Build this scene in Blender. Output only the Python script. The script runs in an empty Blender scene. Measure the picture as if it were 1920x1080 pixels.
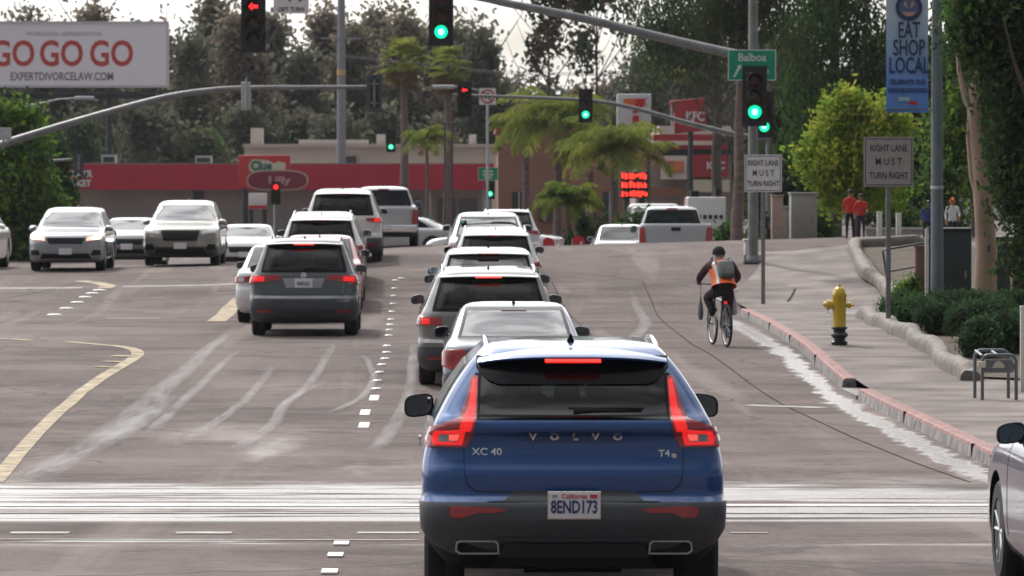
import bpy, bmesh, math, random
import numpy as np
from mathutils import Vector, Matrix
R = math.radians
PI = math.pi
scene = bpy.context.scene
COL = scene.collection
random.seed(7)

# ------------------------------------------------------------------ view geometry
F = 8000.0; VX = 820.0; VY = 356.0; CH = 2.5      # focal length in px of a 1920 wide picture, vanishing point, eye height

def P(px, py, Y):
    """world point seen at pixel (px,py) standing at distance Y"""
    s = F / Y
    return Vector(((px - VX) / s, Y, CH - (py - VY) / s))

def sst(a, b, v):
    t = min(1.0, max(0.0, (v - a) / (b - a)))
    return t * t * (3 - 2 * t)

def lerpk(keys, v):
    if v <= keys[0][0]: return keys[0][1]
    for (a, p), (b, q) in zip(keys, keys[1:]):
        if v <= b: return p + (q - p) * (v - a) / (b - a)
    return keys[-1][1]

def T(X, Y):
    """height of the road surface"""
    low = -0.10 * (1 - sst(28, 44, Y)) - 0.25 * sst(28, 44, Y) * (1 - sst(54, 68, Y))
    h = lerpk([(-40, .5), (-8, .58), (-5, .65), (-1.2, .93), (2.5, 1.03), (6.6, 1.15), (11, 1.28), (20, 1.5), (60, 1.9)], X)
    up = sst(84, 104, Y)
    d0 = lerpk([(-6, 108), (-3, 108), (-2.4, 120), (0.6, 120), (2.0, 111), (50, 111)], X)
    dl = lerpk([(-6, 14), (-2.4, 18), (0.6, 18), (2.0, 16), (5, 10), (50, 10)], X)
    dn = 1 - sst(d0, d0 + dl, Y)
    return low + h * up * dn

# ------------------------------------------------------------------ materials
MAT = {}
def nodes_of(m):
    m.use_nodes = True
    return m.node_tree.nodes, m.node_tree.links

def mat(name, col, rough=.5, metal=0.0, coat=0.0, var=0.0, vscale=8.0, bump=0.0, bscale=60.0, emit=None, estr=0.0, spec=.5, stretch=None, dirt=None):
    if name in MAT: return MAT[name]
    m = bpy.data.materials.new(name); MAT[name] = m
    n, l = nodes_of(m)
    b = n['Principled BSDF']
    b.inputs['Roughness'].default_value = rough
    b.inputs['Metallic'].default_value = metal
    b.inputs['Coat Weight'].default_value = coat
    b.inputs['Coat Roughness'].default_value = .04
    b.inputs['Specular IOR Level'].default_value = spec
    c = (col[0], col[1], col[2], 1)
    tc = n.new('ShaderNodeTexCoord')
    mp = n.new('ShaderNodeMapping'); l.new(tc.outputs['Object'], mp.inputs[0])
    if stretch: mp.inputs['Scale'].default_value = stretch
    nz = n.new('ShaderNodeTexNoise'); nz.inputs['Scale'].default_value = vscale; nz.inputs['Detail'].default_value = 6
    l.new(mp.outputs[0], nz.inputs['Vector'])
    mx = n.new('ShaderNodeMix'); mx.data_type = 'RGBA'
    v = var if var else .04
    mx.inputs[6].default_value = tuple(max(0, x * (1 - v)) for x in col) + (1,)
    mx.inputs[7].default_value = tuple(min(1, x * (1 + v)) for x in col) + (1,)
    mr = n.new('ShaderNodeMapRange'); mr.inputs[1].default_value = .3; mr.inputs[2].default_value = .7
    l.new(nz.outputs['Fac'], mr.inputs[0]); l.new(mr.outputs[0], mx.inputs[0])
    l.new(mx.outputs[2], b.inputs['Base Color'])
    if bump:
        nb = n.new('ShaderNodeTexNoise'); nb.inputs['Scale'].default_value = bscale; nb.inputs['Detail'].default_value = 4
        l.new(mp.outputs[0], nb.inputs['Vector'])
        bp = n.new('ShaderNodeBump'); bp.inputs['Strength'].default_value = bump; bp.inputs['Distance'].default_value = .02
        l.new(nb.outputs['Fac'], bp.inputs['Height']); l.new(bp.outputs[0], b.inputs['Normal'])
    if emit:
        b.inputs['Emission Color'].default_value = tuple(emit) + (1,)
        b.inputs['Emission Strength'].default_value = estr
    return m

def paint(name, col, metal=.0, rough=.35):
    """car paint: coloured base under a clear coat with a little road film"""
    if name in MAT: return MAT[name]
    m = mat(name, col, rough=rough, metal=metal, coat=1.0, var=.05, vscale=30)
    n, l = nodes_of(m); b = n['Principled BSDF']
    nz = n.new('ShaderNodeTexNoise'); nz.inputs['Scale'].default_value = 5; nz.inputs['Detail'].default_value = 8
    mr = n.new('ShaderNodeMapRange'); mr.inputs[1].default_value = .35; mr.inputs[2].default_value = .75; mr.inputs[3].default_value = .03; mr.inputs[4].default_value = .12
    l.new(nz.outputs['Fac'], mr.inputs[0]); l.new(mr.outputs[0], b.inputs['Coat Roughness'])
    return m

def glassmat(name, tint, rough=.01, f0=.06):
    """tinted car glass: darkened see-through plus mirror reflection by angle"""
    if name in MAT: return MAT[name]
    m = bpy.data.materials.new(name); MAT[name] = m
    n, l = nodes_of(m); n.remove(n['Principled BSDF'])
    out = n['Material Output']
    tr = n.new('ShaderNodeBsdfTransparent'); tr.inputs[0].default_value = tuple(tint) + (1,)
    gl = n.new('ShaderNodeBsdfGlossy'); gl.inputs['Roughness'].default_value = rough
    fr = n.new('ShaderNodeFresnel'); fr.inputs['IOR'].default_value = 1.65 if f0 < 1 else f0
    nz = n.new('ShaderNodeTexNoise'); nz.inputs['Scale'].default_value = 1.2
    bp = n.new('ShaderNodeBump'); bp.inputs['Strength'].default_value = .15; bp.inputs['Distance'].default_value = .05
    l.new(nz.outputs['Fac'], bp.inputs['Height']); l.new(bp.outputs[0], gl.inputs['Normal'])
    mx = n.new('ShaderNodeMixShader'); l.new(fr.outputs[0], mx.inputs[0]); l.new(tr.outputs[0], mx.inputs[1]); l.new(gl.outputs[0], mx.inputs[2])
    l.new(mx.outputs[0], out.inputs[0])
    return m

def leafmat(name, col, col2, scale=.6, trans=.35):
    if name in MAT: return MAT[name]
    m = bpy.data.materials.new(name); MAT[name] = m
    n, l = nodes_of(m); n.remove(n['Principled BSDF']); out = n['Material Output']
    tc = n.new('ShaderNodeTexCoord')
    nz = n.new('ShaderNodeTexNoise'); nz.inputs['Scale'].default_value = scale; nz.inputs['Detail'].default_value = 5; nz.inputs['Roughness'].default_value = .7
    l.new(tc.outputs['Object'], nz.inputs['Vector'])
    mr = n.new('ShaderNodeMapRange'); mr.inputs[1].default_value = .35; mr.inputs[2].default_value = .65
    l.new(nz.outputs['Fac'], mr.inputs[0])
    mx = n.new('ShaderNodeMix'); mx.data_type = 'RGBA'
    mx.inputs[6].default_value = tuple(col) + (1,); mx.inputs[7].default_value = tuple(col2) + (1,)
    l.new(mr.outputs[0], mx.inputs[0])
    d = n.new('ShaderNodeBsdfDiffuse'); t = n.new('ShaderNodeBsdfTranslucent')
    l.new(mx.outputs[2], d.inputs[0]); l.new(mx.outputs[2], t.inputs[0])
    ms = n.new('ShaderNodeMixShader'); ms.inputs[0].default_value = trans
    l.new(d.outputs[0], ms.inputs[1]); l.new(t.outputs[0], ms.inputs[2]); l.new(ms.outputs[0], out.inputs[0])
    return m

# ------------------------------------------------------------------ mesh helpers
class MB:
    def __init__(s): s.v = []; s.f = []; s.m = []
    def add(s, vs, fs, mi=0):
        o = len(s.v); s.v += [tuple(p) for p in vs]
        for f in fs: s.f.append(tuple(i + o for i in f)); s.m.append(mi)
    def box(s, c, d, mi=0, rz=0, bev=0, rx=0, ry=0):
        c = Vector(c); hx, hy, hz = d[0] / 2, d[1] / 2, d[2] / 2
        M = Matrix.Rotation(rz, 3, 'Z') @ Matrix.Rotation(ry, 3, 'Y') @ Matrix.Rotation(rx, 3, 'X')
        if not bev:
            vs = [c + M @ Vector((x * hx, y * hy, z * hz)) for z in (-1, 1) for y in (-1, 1) for x in (-1, 1)]
            s.add(vs, [(0, 2, 3, 1), (4, 5, 7, 6), (0, 1, 5, 4), (2, 6, 7, 3), (0, 4, 6, 2), (1, 3, 7, 5)], mi); return
        bm = bmesh.new(); bmesh.ops.create_cube(bm, size=1)
        for v in bm.verts: v.co = Vector((v.co.x * d[0], v.co.y * d[1], v.co.z * d[2]))
        bmesh.ops.bevel(bm, geom=bm.edges[:], offset=bev, segments=3, affect='EDGES', profile=.5)
        bm.verts.index_update()
        s.add([c + M @ v.co for v in bm.verts], [tuple(v.index for v in f.verts) for f in bm.faces], mi); bm.free()
    def tube(s, pts, r, seg=8, mi=0, cap=True):
        pts = [Vector(p) for p in pts]; n = len(pts)
        rs = r if isinstance(r, (list, tuple)) else [r] * n
        vs = []; up = None
        for i, p in enumerate(pts):
            t = (pts[min(i + 1, n - 1)] - pts[max(i - 1, 0)])
            if t.length < 1e-9: t = Vector((0, 0, 1))
            t.normalize()
            if up is None: up = Vector((0, 0, 1)) if abs(t.z) < .9 else Vector((1, 0, 0))
            a = up.cross(t)
            if a.length < 1e-4: a = Vector((1, 0, 0)).cross(t)
            a.normalize(); b = t.cross(a); up = b
            for k in range(seg):
                w = 2 * PI * k / seg
                vs.append(p + (a * math.cos(w) + b * math.sin(w)) * rs[i])
        fs = []
        for i in range(n - 1):
            for k in range(seg):
                k2 = (k + 1) % seg
                fs.append((i * seg + k, i * seg + k2, (i + 1) * seg + k2, (i + 1) * seg + k))
        if cap: fs.append(tuple(range(seg - 1, -1, -1))); fs.append(tuple((n - 1) * seg + k for k in range(seg)))
        s.add(vs, fs, mi)
    def lathe(s, prof, c=(0, 0, 0), seg=24, axis='z', mi=0, close=False):
        vs = []; c = Vector(c)
        for (r, h) in prof:
            for k in range(seg):
                w = 2 * PI * k / seg; a, b = r * math.cos(w), r * math.sin(w)
                q = Vector((a, b, h)) if axis == 'z' else (Vector((h, a, b)) if axis == 'x' else Vector((a, h, b)))
                vs.append(c + q)
        fs = []; n = len(prof)
        for i in range(n - 1 + (1 if close else 0)):
            for k in range(seg):
                k2 = (k + 1) % seg; j = (i + 1) % n
                fs.append((i * seg + k, i * seg + k2, j * seg + k2, j * seg + k))
        if not close:
            fs.append(tuple(range(seg - 1, -1, -1))); fs.append(tuple((n - 1) * seg + k for k in range(seg)))
        s.add(vs, fs, mi)
    def prism(s, poly, y0, y1, mi=0, plane='xz'):
        """polygon in xz extruded along y (or xy extruded along z)"""
        n = len(poly)
        if plane == 'xz': vs = [(x, y0, z) for x, z in poly] + [(x, y1, z) for x, z in poly]
        elif plane == 'xy': vs = [(x, y, y0) for x, y in poly] + [(x, y, y1) for x, y in poly]
        else: vs = [(y0, a, b) for a, b in poly] + [(y1, a, b) for a, b in poly]
        fs = [tuple(range(n)), tuple(range(2 * n - 1, n - 1, -1))] + [(i, i + n, (i + 1) % n + n, (i + 1) % n) for i in range(n)]
        s.add(vs, fs, mi)
    def grid(s, rows, mi=0):
        nr, nc = len(rows), len(rows[0])
        vs = [p for r in rows for p in r]
        fs = [(i * nc + j, i * nc + j + 1, (i + 1) * nc + j + 1, (i + 1) * nc + j) for i in range(nr - 1) for j in range(nc - 1)]
        s.add(vs, fs, mi)
    def mesh(s, name, mats, smooth=None):
        me = bpy.data.meshes.new(name); me.from_pydata(s.v, [], s.f)
        for m in (mats if isinstance(mats, (list, tuple)) else [mats]): me.materials.append(m)
        for p, i in zip(me.polygons, s.m): p.material_index = i
        bm = bmesh.new(); bm.from_mesh(me); bmesh.ops.recalc_face_normals(bm, faces=bm.faces[:]); bm.to_mesh(me); bm.free()
        if smooth is not None:
            me.polygons.foreach_set('use_smooth', [True] * len(me.polygons)); me.set_sharp_from_angle(angle=R(smooth))
        me.update(); return me
    def build(s, name, mats, parent=None, smooth=None, loc=None):
        o = bpy.data.objects.new(name, s.mesh(name, mats, smooth)); COL.objects.link(o)
        if parent: o.parent = parent
        if loc is not None: o.location = loc
        return o

def tag(o, label=None, cat=None, group=None, kind=None):
    if label: o['label'] = label
    if cat: o['category'] = cat
    if group: o['group'] = group
    if kind: o['kind'] = kind
    return o

def thing(name, label, cat, loc=(0, 0, 0), rz=0, group=None):
    o = bpy.data.objects.new(name, None); COL.objects.link(o)
    o.empty_display_size = .3; o.location = loc; o.rotation_euler = (0, 0, rz)
    return tag(o, label, cat, group)

def link_mesh(name, me, parent=None, loc=None, rot=None):
    o = bpy.data.objects.new(name, me); COL.objects.link(o)
    if parent: o.parent = parent
    if loc is not None: o.location = loc
    if rot is not None: o.rotation_euler = rot
    return o

def copy_tree(o, parent=None):
    c = o.copy(); COL.objects.link(c); c.parent = parent
    for ch in list(o.children): copy_tree(ch, c)
    return c

def text_mb(txt, size, align='CENTER', ext=.004, bold=0.0, sx=1.0):
    """text as raw verts/faces in the xz plane facing -y (towards the camera), centred on the origin"""
    cu = bpy.data.curves.new('t', 'FONT'); cu.body = txt; cu.size = size; cu.align_x = align; cu.align_y = 'CENTER'
    cu.extrude = ext; cu.offset = bold; cu.resolution_u = 3
    o = bpy.data.objects.new('t', cu); COL.objects.link(o)
    dg = bpy.context.evaluated_depsgraph_get(); me = bpy.data.meshes.new_from_object(o.evaluated_get(dg))
    vs = [(v.co.x * sx, -v.co.z, v.co.y) for v in me.vertices]; fs = [tuple(p.vertices) for p in me.polygons]
    bpy.data.objects.remove(o); bpy.data.curves.remove(cu); bpy.data.meshes.remove(me)
    return vs, fs

def text(mb, txt, size, at, mi=0, bold=0.0, sx=1.0, ext=.004, f=None):
    vs, fs = text_mb(txt, size, ext=ext, bold=bold, sx=sx)
    if f: vs = [f(v[0] + at[0], v[1], v[2] + at[2]) for v in vs]
    else: vs = [(v[0] + at[0], v[1] + at[1], v[2] + at[2]) for v in vs]
    mb.add(vs, fs, mi)

def skin_mesh(name, joints, bones, root, levels=2):
    """joints: {name:(x,y,z,r)}"""
    me = bpy.data.meshes.new(name); names = list(joints)
    me.from_pydata([joints[k][:3] for k in names], [(names.index(a), names.index(b)) for a, b in bones], [])
    o = bpy.data.objects.new(name, me); COL.objects.link(o)
    md = o.modifiers.new('s', 'SKIN'); md.use_smooth_shade = True
    sv = me.skin_vertices[0].data
    for i, k in enumerate(names):
        r = joints[k][3]; r = (r, r) if not isinstance(r, tuple) else r
        sv[i].radius = r; sv[i].use_root = (k == root)
    ms = o.modifiers.new('u', 'SUBSURF'); ms.levels = levels; ms.render_levels = levels
    dg = bpy.context.evaluated_depsgraph_get(); dg.update()
    out = bpy.data.meshes.new_from_object(o.evaluated_get(dg))
    bpy.data.objects.remove(o); bpy.data.meshes.remove(me)
    out.name = name
    out.polygons.foreach_set('use_smooth', [True] * len(out.polygons))
    return out

def boolean(me, cutter_mbs, mats):
    o = bpy.data.objects.new('b', me); COL.objects.link(o); tmp = []
    for c in cutter_mbs:
        cm = c.mesh('c', mats); co = bpy.data.objects.new('c', cm); COL.objects.link(co); tmp.append(co)
        md = o.modifiers.new('m', 'BOOLEAN'); md.operation = 'DIFFERENCE'; md.object = co; md.solver = 'EXACT'
    dg = bpy.context.evaluated_depsgraph_get(); dg.update()
    out = bpy.data.meshes.new_from_object(o.evaluated_get(dg))
    bpy.data.objects.remove(o)
    for t in tmp: bpy.data.objects.remove(t)
    return out

# ------------------------------------------------------------------ common materials
M_RUB = mat('tyre_rubber', (.018, .018, .02), rough=.8, var=.2, vscale=20)
M_RIM = mat('alloy_rim', (.45, .46, .48), rough=.3, metal=.9)
M_RIMD = mat('dark_rim', (.06, .06, .065), rough=.35, metal=.6)
M_PLAS = mat('black_plastic', (.012, .013, .016), rough=.55, spec=.25, var=.15, vscale=40)
M_CLAD = mat('grey_cladding', (.055, .062, .072), rough=.42, var=.12, vscale=30, bump=.1, bscale=300)
M_INT = mat('car_interior', (.03, .03, .033), rough=.8)
M_SEAT = mat('seat_fabric', (.05, .05, .055), rough=.9)
M_GLS = glassmat('tinted_glass', (.16, .19, .19))
M_GLR = glassmat('reflecting_glass', (.3, .34, .33), f0=3.2)
M_GLL = glassmat('light_glass', (.55, .62, .6))
M_BGL = mat('black_glass', (.006, .007, .009), rough=.18, spec=.2)
M_CHR = mat('chrome', (.75, .75, .76), rough=.12, metal=1)
M_SIL = mat('mirror_glass', (.10, .13, .15), rough=.03, metal=1)
M_RED = mat('red_lens', (.35, .012, .018), rough=.12, coat=1, spec=.7)
M_REDON = mat('red_lens_lit', (.4, .006, .008), rough=.2, coat=1, emit=(1, .012, .01), estr=.75)
M_REDHOT = mat('brake_lamp_core', (.9, .1, .08), rough=.2, emit=(1, .07, .05), estr=1.7)
M_REFL = mat('dark_red_reflector', (.30, .01, .015), rough=.15, coat=1)
M_CLR = mat('clear_lens', (.7, .7, .72), rough=.1, coat=1)
M_HEAD = mat('headlamp_lit', (1, .8, .7), rough=.2, emit=(1, .40, .24), estr=1.5)
M_HEADC = mat('headlamp_core', (1, .9, .8), rough=.2, emit=(1, .8, .6), estr=7)
M_HEADB = mat('headlamp_lit_blue', (.9, .95, 1), rough=.2, emit=(.55, .9, 1), estr=6)
M_PLATE = mat('plate_white', (.72, .72, .76), rough=.4)
M_PLBL = mat('plate_blue', (.03, .04, .16), rough=.4)
M_PLRD = mat('plate_red', (.55, .05, .08), rough=.4)
M_PLGR = mat('plate_grey', (.3, .31, .33), rough=.5)

# ------------------------------------------------------------------ car bodies
def pchip(xs, ys, x):
    n = len(xs)
    if x <= xs[0]: return ys[0]
    if x >= xs[-1]: return ys[-1]
    i = 0
    while x > xs[i + 1]: i += 1
    h = [xs[k + 1] - xs[k] for k in range(n - 1)]; d = [(ys[k + 1] - ys[k]) / h[k] for k in range(n - 1)]
    def sl(k):
        if k == 0: return d[0]
        if k == n - 1: return d[-1]
        if d[k - 1] * d[k] <= 0: return 0
        w1 = 2 * h[k] + h[k - 1]; w2 = h[k] + 2 * h[k - 1]
        return (w1 + w2) / (w1 / d[k - 1] + w2 / d[k])
    t = (x - xs[i]) / h[i]; a, b = sl(i), sl(i + 1)
    return ((2 * t ** 3 - 3 * t * t + 1) * ys[i] + (t ** 3 - 2 * t * t + t) * h[i] * a + (-2 * t ** 3 + 3 * t * t) * ys[i + 1] + (t ** 3 - t * t) * h[i] * b)

class Body:
    """stack of rounded plan outlines; keys = (z, half width, y rear, y front, rear corner depth, front corner depth)"""
    N = 3.2
    def __init__(s, keys, sx=1, sy=1, sz=1):
        s.k = [(k[0] * sz, k[1] * sx, k[2] * sy, k[3] * sy, k[4] * sy, k[5] * sy) for k in keys]
        s.zs = [k[0] for k in s.k]; s.c = [[k[j] for k in s.k] for j in range(1, 6)]
        s.sx, s.sy, s.sz = sx, sy, sz; s.cache = {}
    def at(s, z):
        q = round(z, 4)
        if q not in s.cache: s.cache[q] = [pchip(s.zs, c, z) for c in s.c]
        return s.cache[q]
    def rear(s, x, z):
        hw, yr, yf, dr, df = s.at(z); t = min(1, abs(x) / hw)
        return yr + dr * (1 - (1 - t ** s.N) ** (1 / s.N))
    def front(s, x, z):
        hw, yr, yf, dr, df = s.at(z); t = min(1, abs(x) / hw)
        return yf - df * (1 - (1 - t ** s.N) ** (1 / s.N))
    def side(s, y, z):
        hw, yr, yf, dr, df = s.at(z); N = s.N
        if y < yr + dr: t = min(1, max(0, 1 - (y - yr) / dr)); return hw * (1 - t ** N) ** (1 / N)
        if y > yf - df: t = min(1, max(0, 1 - (yf - y) / df)); return hw * (1 - t ** N) ** (1 / N)
        return hw
    def ring(s, z):
        hw, yr, yf, dr, df = s.at(z); N = s.N; pts = []
        nr = 22; nf = 16; ns = 8
        for i in range(nr + 1):
            w = -PI / 2 + PI * i / nr
            x = hw * math.copysign(abs(math.sin(w)) ** (2 / N), math.sin(w)); y = yr + dr * (1 - abs(math.cos(w)) ** (2 / N))
            pts.append((x, y, z))
        for i in range(1, ns): pts.append((hw, yr + dr + (yf - df - yr - dr) * i / ns, z))
        for i in range(nf + 1):
            w = PI / 2 - PI * i / nf
            x = hw * math.copysign(abs(math.sin(w)) ** (2 / N), math.sin(w)); y = yf - df * (1 - abs(math.cos(w)) ** (2 / N))
            pts.append((x, y, z))
        for i in range(1, ns): pts.append((-hw, yf - df + (yr + dr - yf + df) * i / ns, z))
        return pts
    def mb(s):
        m = MB(); lv = []
        for a, b in zip(s.zs, s.zs[1:]):
            n = max(1, int(math.ceil((b - a) / .035)))
            lv += [a + (b - a) * i / n for i in range(n)]
        lv.append(s.zs[-1])
        rings = [s.ring(z) for z in lv]; n = len(rings[0])
        vs = [p for r in rings for p in r]; fs = []
        for i in range(len(rings) - 1):
            for k in range(n):
                k2 = (k + 1) % n; fs.append((i * n + k, i * n + k2, (i + 1) * n + k2, (i + 1) * n + k))
        fs.append(tuple(range(n - 1, -1, -1))); fs.append(tuple((len(rings) - 1) * n + k for k in range(n)))
        m.add(vs, fs); return m

def row_interval(poly, z):
    xs = []
    for (x0, z0), (x1, z1) in zip(poly, poly[1:] + poly[:1]):
        if (z0 <= z <= z1) or (z1 <= z <= z0):
            if abs(z1 - z0) < 1e-9: xs += [x0, x1]
            else: xs.append(x0 + (x1 - x0) * (z - z0) / (z1 - z0))
    return (min(xs), max(xs)) if xs else None

def panel(B, face, poly, off=.006, depth=.02, nc=14, dz=.025, sgn=1, m=None, mi=0, scale=True):
    """thin curved sheet lying on the body, outline given in (x,z) for rear/front and (y,z) for side"""
    a, c = (B.sx, B.sz) if face != 'side' else (B.sy, B.sz)
    if scale: poly = [(p[0] * a, p[1] * c) for p in poly]
    zmin = min(p[1] for p in poly); zmax = max(p[1] for p in poly)
    zz = sorted(set([zmin + (zmax - zmin) * i / max(2, int((zmax - zmin) / dz)) for i in range(max(2, int((zmax - zmin) / dz)) + 1)] + [p[1] for p in poly]))
    zz = [z for i, z in enumerate(zz) if i == 0 or z - zz[i - 1] > 1e-4]
    def pt(u, z, o):
        if face == 'side': return (sgn * (B.side(u, z) + o), u, z)
        hw = B.at(z)[0] * .9995; u = max(-hw, min(hw, u))
        # offset along the surface normal in plan so that the sheet keeps its thickness round the corners
        e = .01; f = B.rear if face == 'rear' else B.front
        g = (f(min(hw, u + e), z) - f(max(-hw, u - e), z)) / (min(hw, u + e) - max(-hw, u - e))
        L = math.sqrt(1 + g * g); k = -1 if face == 'rear' else 1
        return (u - k * o * g / L, f(u, z) + k * o / L, z)
    def cols(l, r, z):
        if face == 'side': return [l + (r - l) * j / nc for j in range(nc + 1)]
        hw = B.at(z)[0]; N = B.N
        def th(x): t = max(-1, min(1, x / hw)); return math.copysign(math.asin(min(1, abs(t) ** (N / 2))), t)
        if max(abs(l), abs(r)) < .6 * hw: return [l + (r - l) * j / nc for j in range(nc + 1)]
        a0, a1 = th(l), th(r); o = []
        for j in range(nc + 1):
            w = a0 + (a1 - a0) * j / nc; o.append(hw * math.copysign(abs(math.sin(w)) ** (2 / N), math.sin(w)))
        return o
    rows = []; inner = []
    for i, z in enumerate(zz):
        zq = min(max(z, zmin + 1e-6), zmax - 1e-6); iv = row_interval(poly, zq)
        if not iv: continue
        c_ = cols(iv[0], iv[1], z)
        rows.append([pt(u, z, off) for u in c_]); inner.append([pt(u, z, -depth) for u in c_])
    mb = m or MB(); mb.grid(rows, mi)
    # skirt
    loop = rows[0] + [r[-1] for r in rows[1:]] + rows[-1][-2::-1] + [r[0] for r in rows[-2:0:-1]]
    lin = inner[0] + [r[-1] for r in inner[1:]] + inner[-1][-2::-1] + [r[0] for r in inner[-2:0:-1]]
    n = len(loop); mb.add(loop + lin, [(i, (i + 1) % n, (i + 1) % n + n, i + n) for i in range(n)], mi)
    return mb

SUV = [(.22, .80, .30, 4.20, .25, .3), (.27, .87, .14, 4.38, .3, .4), (.36, .91, .05, 4.46, .32, .5), (.50, .92, .0, 4.50, .32, .55), (.64, .92, .0, 4.50, .32, .6),
       (.69, .92, .05, 4.50, .3, .6), (.80, .92, .06, 4.47, .3, .6), (.92, .915, .07, 4.40, .28, .6), (.98, .90, .08, 4.25, .27, .6), (1.02, .88, .09, 3.95, .26, .55),
       (1.06, .865, .11, 3.50, .25, .45), (1.10, .845, .13, 3.15, .25, .35), (1.14, .825, .15, 3.05, .25, .3), (1.30, .765, .23, 2.80, .24, .3), (1.46, .705, .33, 2.52, .22, .3),
       (1.54, .675, .38, 2.35, .2, .3), (1.59, .64, .43, 2.15, .2, .3), (1.62, .595, .50, 1.98, .2, .3), (1.64, .52, .60, 1.85, .2, .25), (1.65, .38, .75, 1.7, .15, .2)]
SED = [(.18, .78, .25, 4.30, .25, .3), (.24, .86, .10, 4.48, .3, .4), (.36, .90, .03, 4.56, .32, .5), (.50, .91, .0, 4.60, .32, .6), (.62, .91, .0, 4.60, .32, .6),
       (.68, .91, .04, 4.58, .3, .6), (.80, .905, .05, 4.50, .3, .6), (.88, .895, .05, 4.35, .3, .6), (.92, .88, .07, 4.10, .28, .6), (.955, .865, .12, 3.75, .26, .5),
       (.98, .85, .24, 3.45, .25, .4), (1.00, .83, .42, 3.28, .22, .35), (1.02, .81, .58, 3.18, .2, .3), (1.06, .795, .68, 3.08, .2, .3), (1.18, .75, .92, 2.85, .2, .3),
       (1.30, .70, 1.18, 2.60, .2, .3), (1.37, .66, 1.36, 2.42, .2, .3), (1.41, .62, 1.50, 2.28, .18, .25), (1.435, .55, 1.62, 2.16, .16, .2), (1.45, .40, 1.72, 2.06, .1, .12)]
PICK = [(.32, .85, .35, 5.2, .2, .3), (.38, .93, .16, 5.5, .2, .4), (.50, .97, .08, 5.62, .2, .4), (.70, .98, .06, 5.68, .15, .4), (.90, .985, .06, 5.70, .12, .5), (1.05, .985, .06, 5.66, .12, .5),
        (1.14, .97, .07, 5.5, .12, .5), (1.20, .955, .09, 5.0, .12, .5), (1.235, .94, .12, 4.4, .12, .4), (1.25, .90, 1.85, 4.15, .15, .35), (1.28, .87, 1.90, 4.05, .15, .3), (1.45, .81, 1.94, 3.8, .15, .3),
        (1.65, .735, 2.0, 3.45, .15, .3), (1.76, .69, 2.05, 3.2, .15, .3), (1.81, .63, 2.12, 3.0, .15, .3), (1.84, .52, 2.22, 2.8, .15, .25), (1.86, .3, 2.4, 2.6, .08, .1)]

def wheel_parts(parent, x, y, r, w, rimmat, outward):
    t = MB(); prof = [(r * .62, -w / 2), (r * .9, -w / 2), (r * .985, -w * .40), (r, -w * .25), (r, -w * .04), (r * .985, 0), (r, w * .04), (r, w * .25), (r * .985, w * .40), (r * .9, w / 2), (r * .62, w / 2)]
    t.lathe(prof, (0, 0, 0), seg=36, axis='x', close=True)
    o = t.build('wheel', [M_RUB], parent, smooth=35, loc=(x, y, r))
    m = MB(); k = outward; m.lathe([(r * .63, k * w * .1), (r * .63, k * w * .46), (r * .58, k * w * .46), (r * .55, k * w * .2), (r * .1, k * w * .15)], seg=28, axis='x')
    for i in range(10):
        a = 2 * PI * i / 10
        c = Vector((k * w * .38, math.cos(a) * r * .32, math.sin(a) * r * .32)); m.box(c, (w * .1, r * .09, r * .52), rx=a - PI / 2 if False else 0) if False else m.tube([(k * w * .38, math.cos(a) * r * .08, math.sin(a) * r * .08), (k * w * .42, math.cos(a) * r * .58, math.sin(a) * r * .58)], r * .05, seg=6)
    m.lathe([(r * .12, k * w * .3), (r * .12, k * w * .44), (r * .05, k * w * .46)], seg=16, axis='x')
    m.build('rim', [rimmat], o, smooth=35)
    return o

def mirror(parent, B, y, z, side, housing, w=.22, h=.155, out=.06):
    x0 = B.side(y, z) ; x = side * (x0 + out + w / 2)
    m = MB(); rows = []
    # housing: rounded oblong, glass side facing the rear (-y)
    n = 18
    def ell(sc, yy):
        o = []
        for k in range(n):
            a = 2 * PI * k / n; c, s_ = math.cos(a), math.sin(a)
            ex = math.copysign(abs(c) ** .62, c); ez = math.copysign(abs(s_) ** .7, s_)
            droop = .03 * side * (ex) * -side
            o.append((x + ex * w / 2 * sc, yy, z + .05 + ez * h / 2 * sc + side * 0 + .012 * ex * side * -1))
        return o
    layers = [ell(.93, y - .005), ell(1.0, y), ell(1.0, y + .04), ell(.85, y + .10), ell(.5, y + .14)]
    vs = [p for l_ in layers for p in l_]; fs = []
    for i in range(len(layers) - 1):
        for k in range(n): fs.append((i * n + k, i * n + (k + 1) % n, (i + 1) * n + (k + 1) % n, (i + 1) * n + k))
    fs += [tuple(range(n)), tuple((len(layers) - 1) * n + k for k in range(n))]
    m.add(vs, fs)
    m.tube([(side * (x0 - .05), y + .05, z - .02), (side * (x0 + out + .03), y + .05, z + .01)], .028, 8)
    o = m.build('side_mirror', [housing], parent, smooth=50)
    g = MB(); e = ell(.86, y - .009); g.add(e + [(p[0], y - .004, p[2]) for p in e], [tuple(range(n)), tuple(range(2 * n - 1, n - 1, -1))] + [(k, (k + 1) % n, (k + 1) % n + n, k + n) for k in range(n)])
    g.build('mirror_glass', [M_SIL], o)

def seats(parent, xs, y, z, ztop, w=.46, mt=None):
    for x in xs:
        m = MB(); m.box((x, y, (z + ztop - .17) / 2), (w, .12, max(.06, ztop - .17 - z)), bev=.03)
        m.box((x, y + .01, ztop - .085), (w * .55, .09, .15), bev=.035)
        m.tube([(x - .06, y + .01, ztop - .2), (x - .06, y + .01, ztop - .12)], .008, 6); m.tube([(x + .06, y + .01, ztop - .2), (x + .06, y + .01, ztop - .12)], .008, 6)
        m.build('seat', [mt or M_SEAT], parent, smooth=40)

def mir(poly): return [(-x, z) for x, z in poly]

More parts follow.
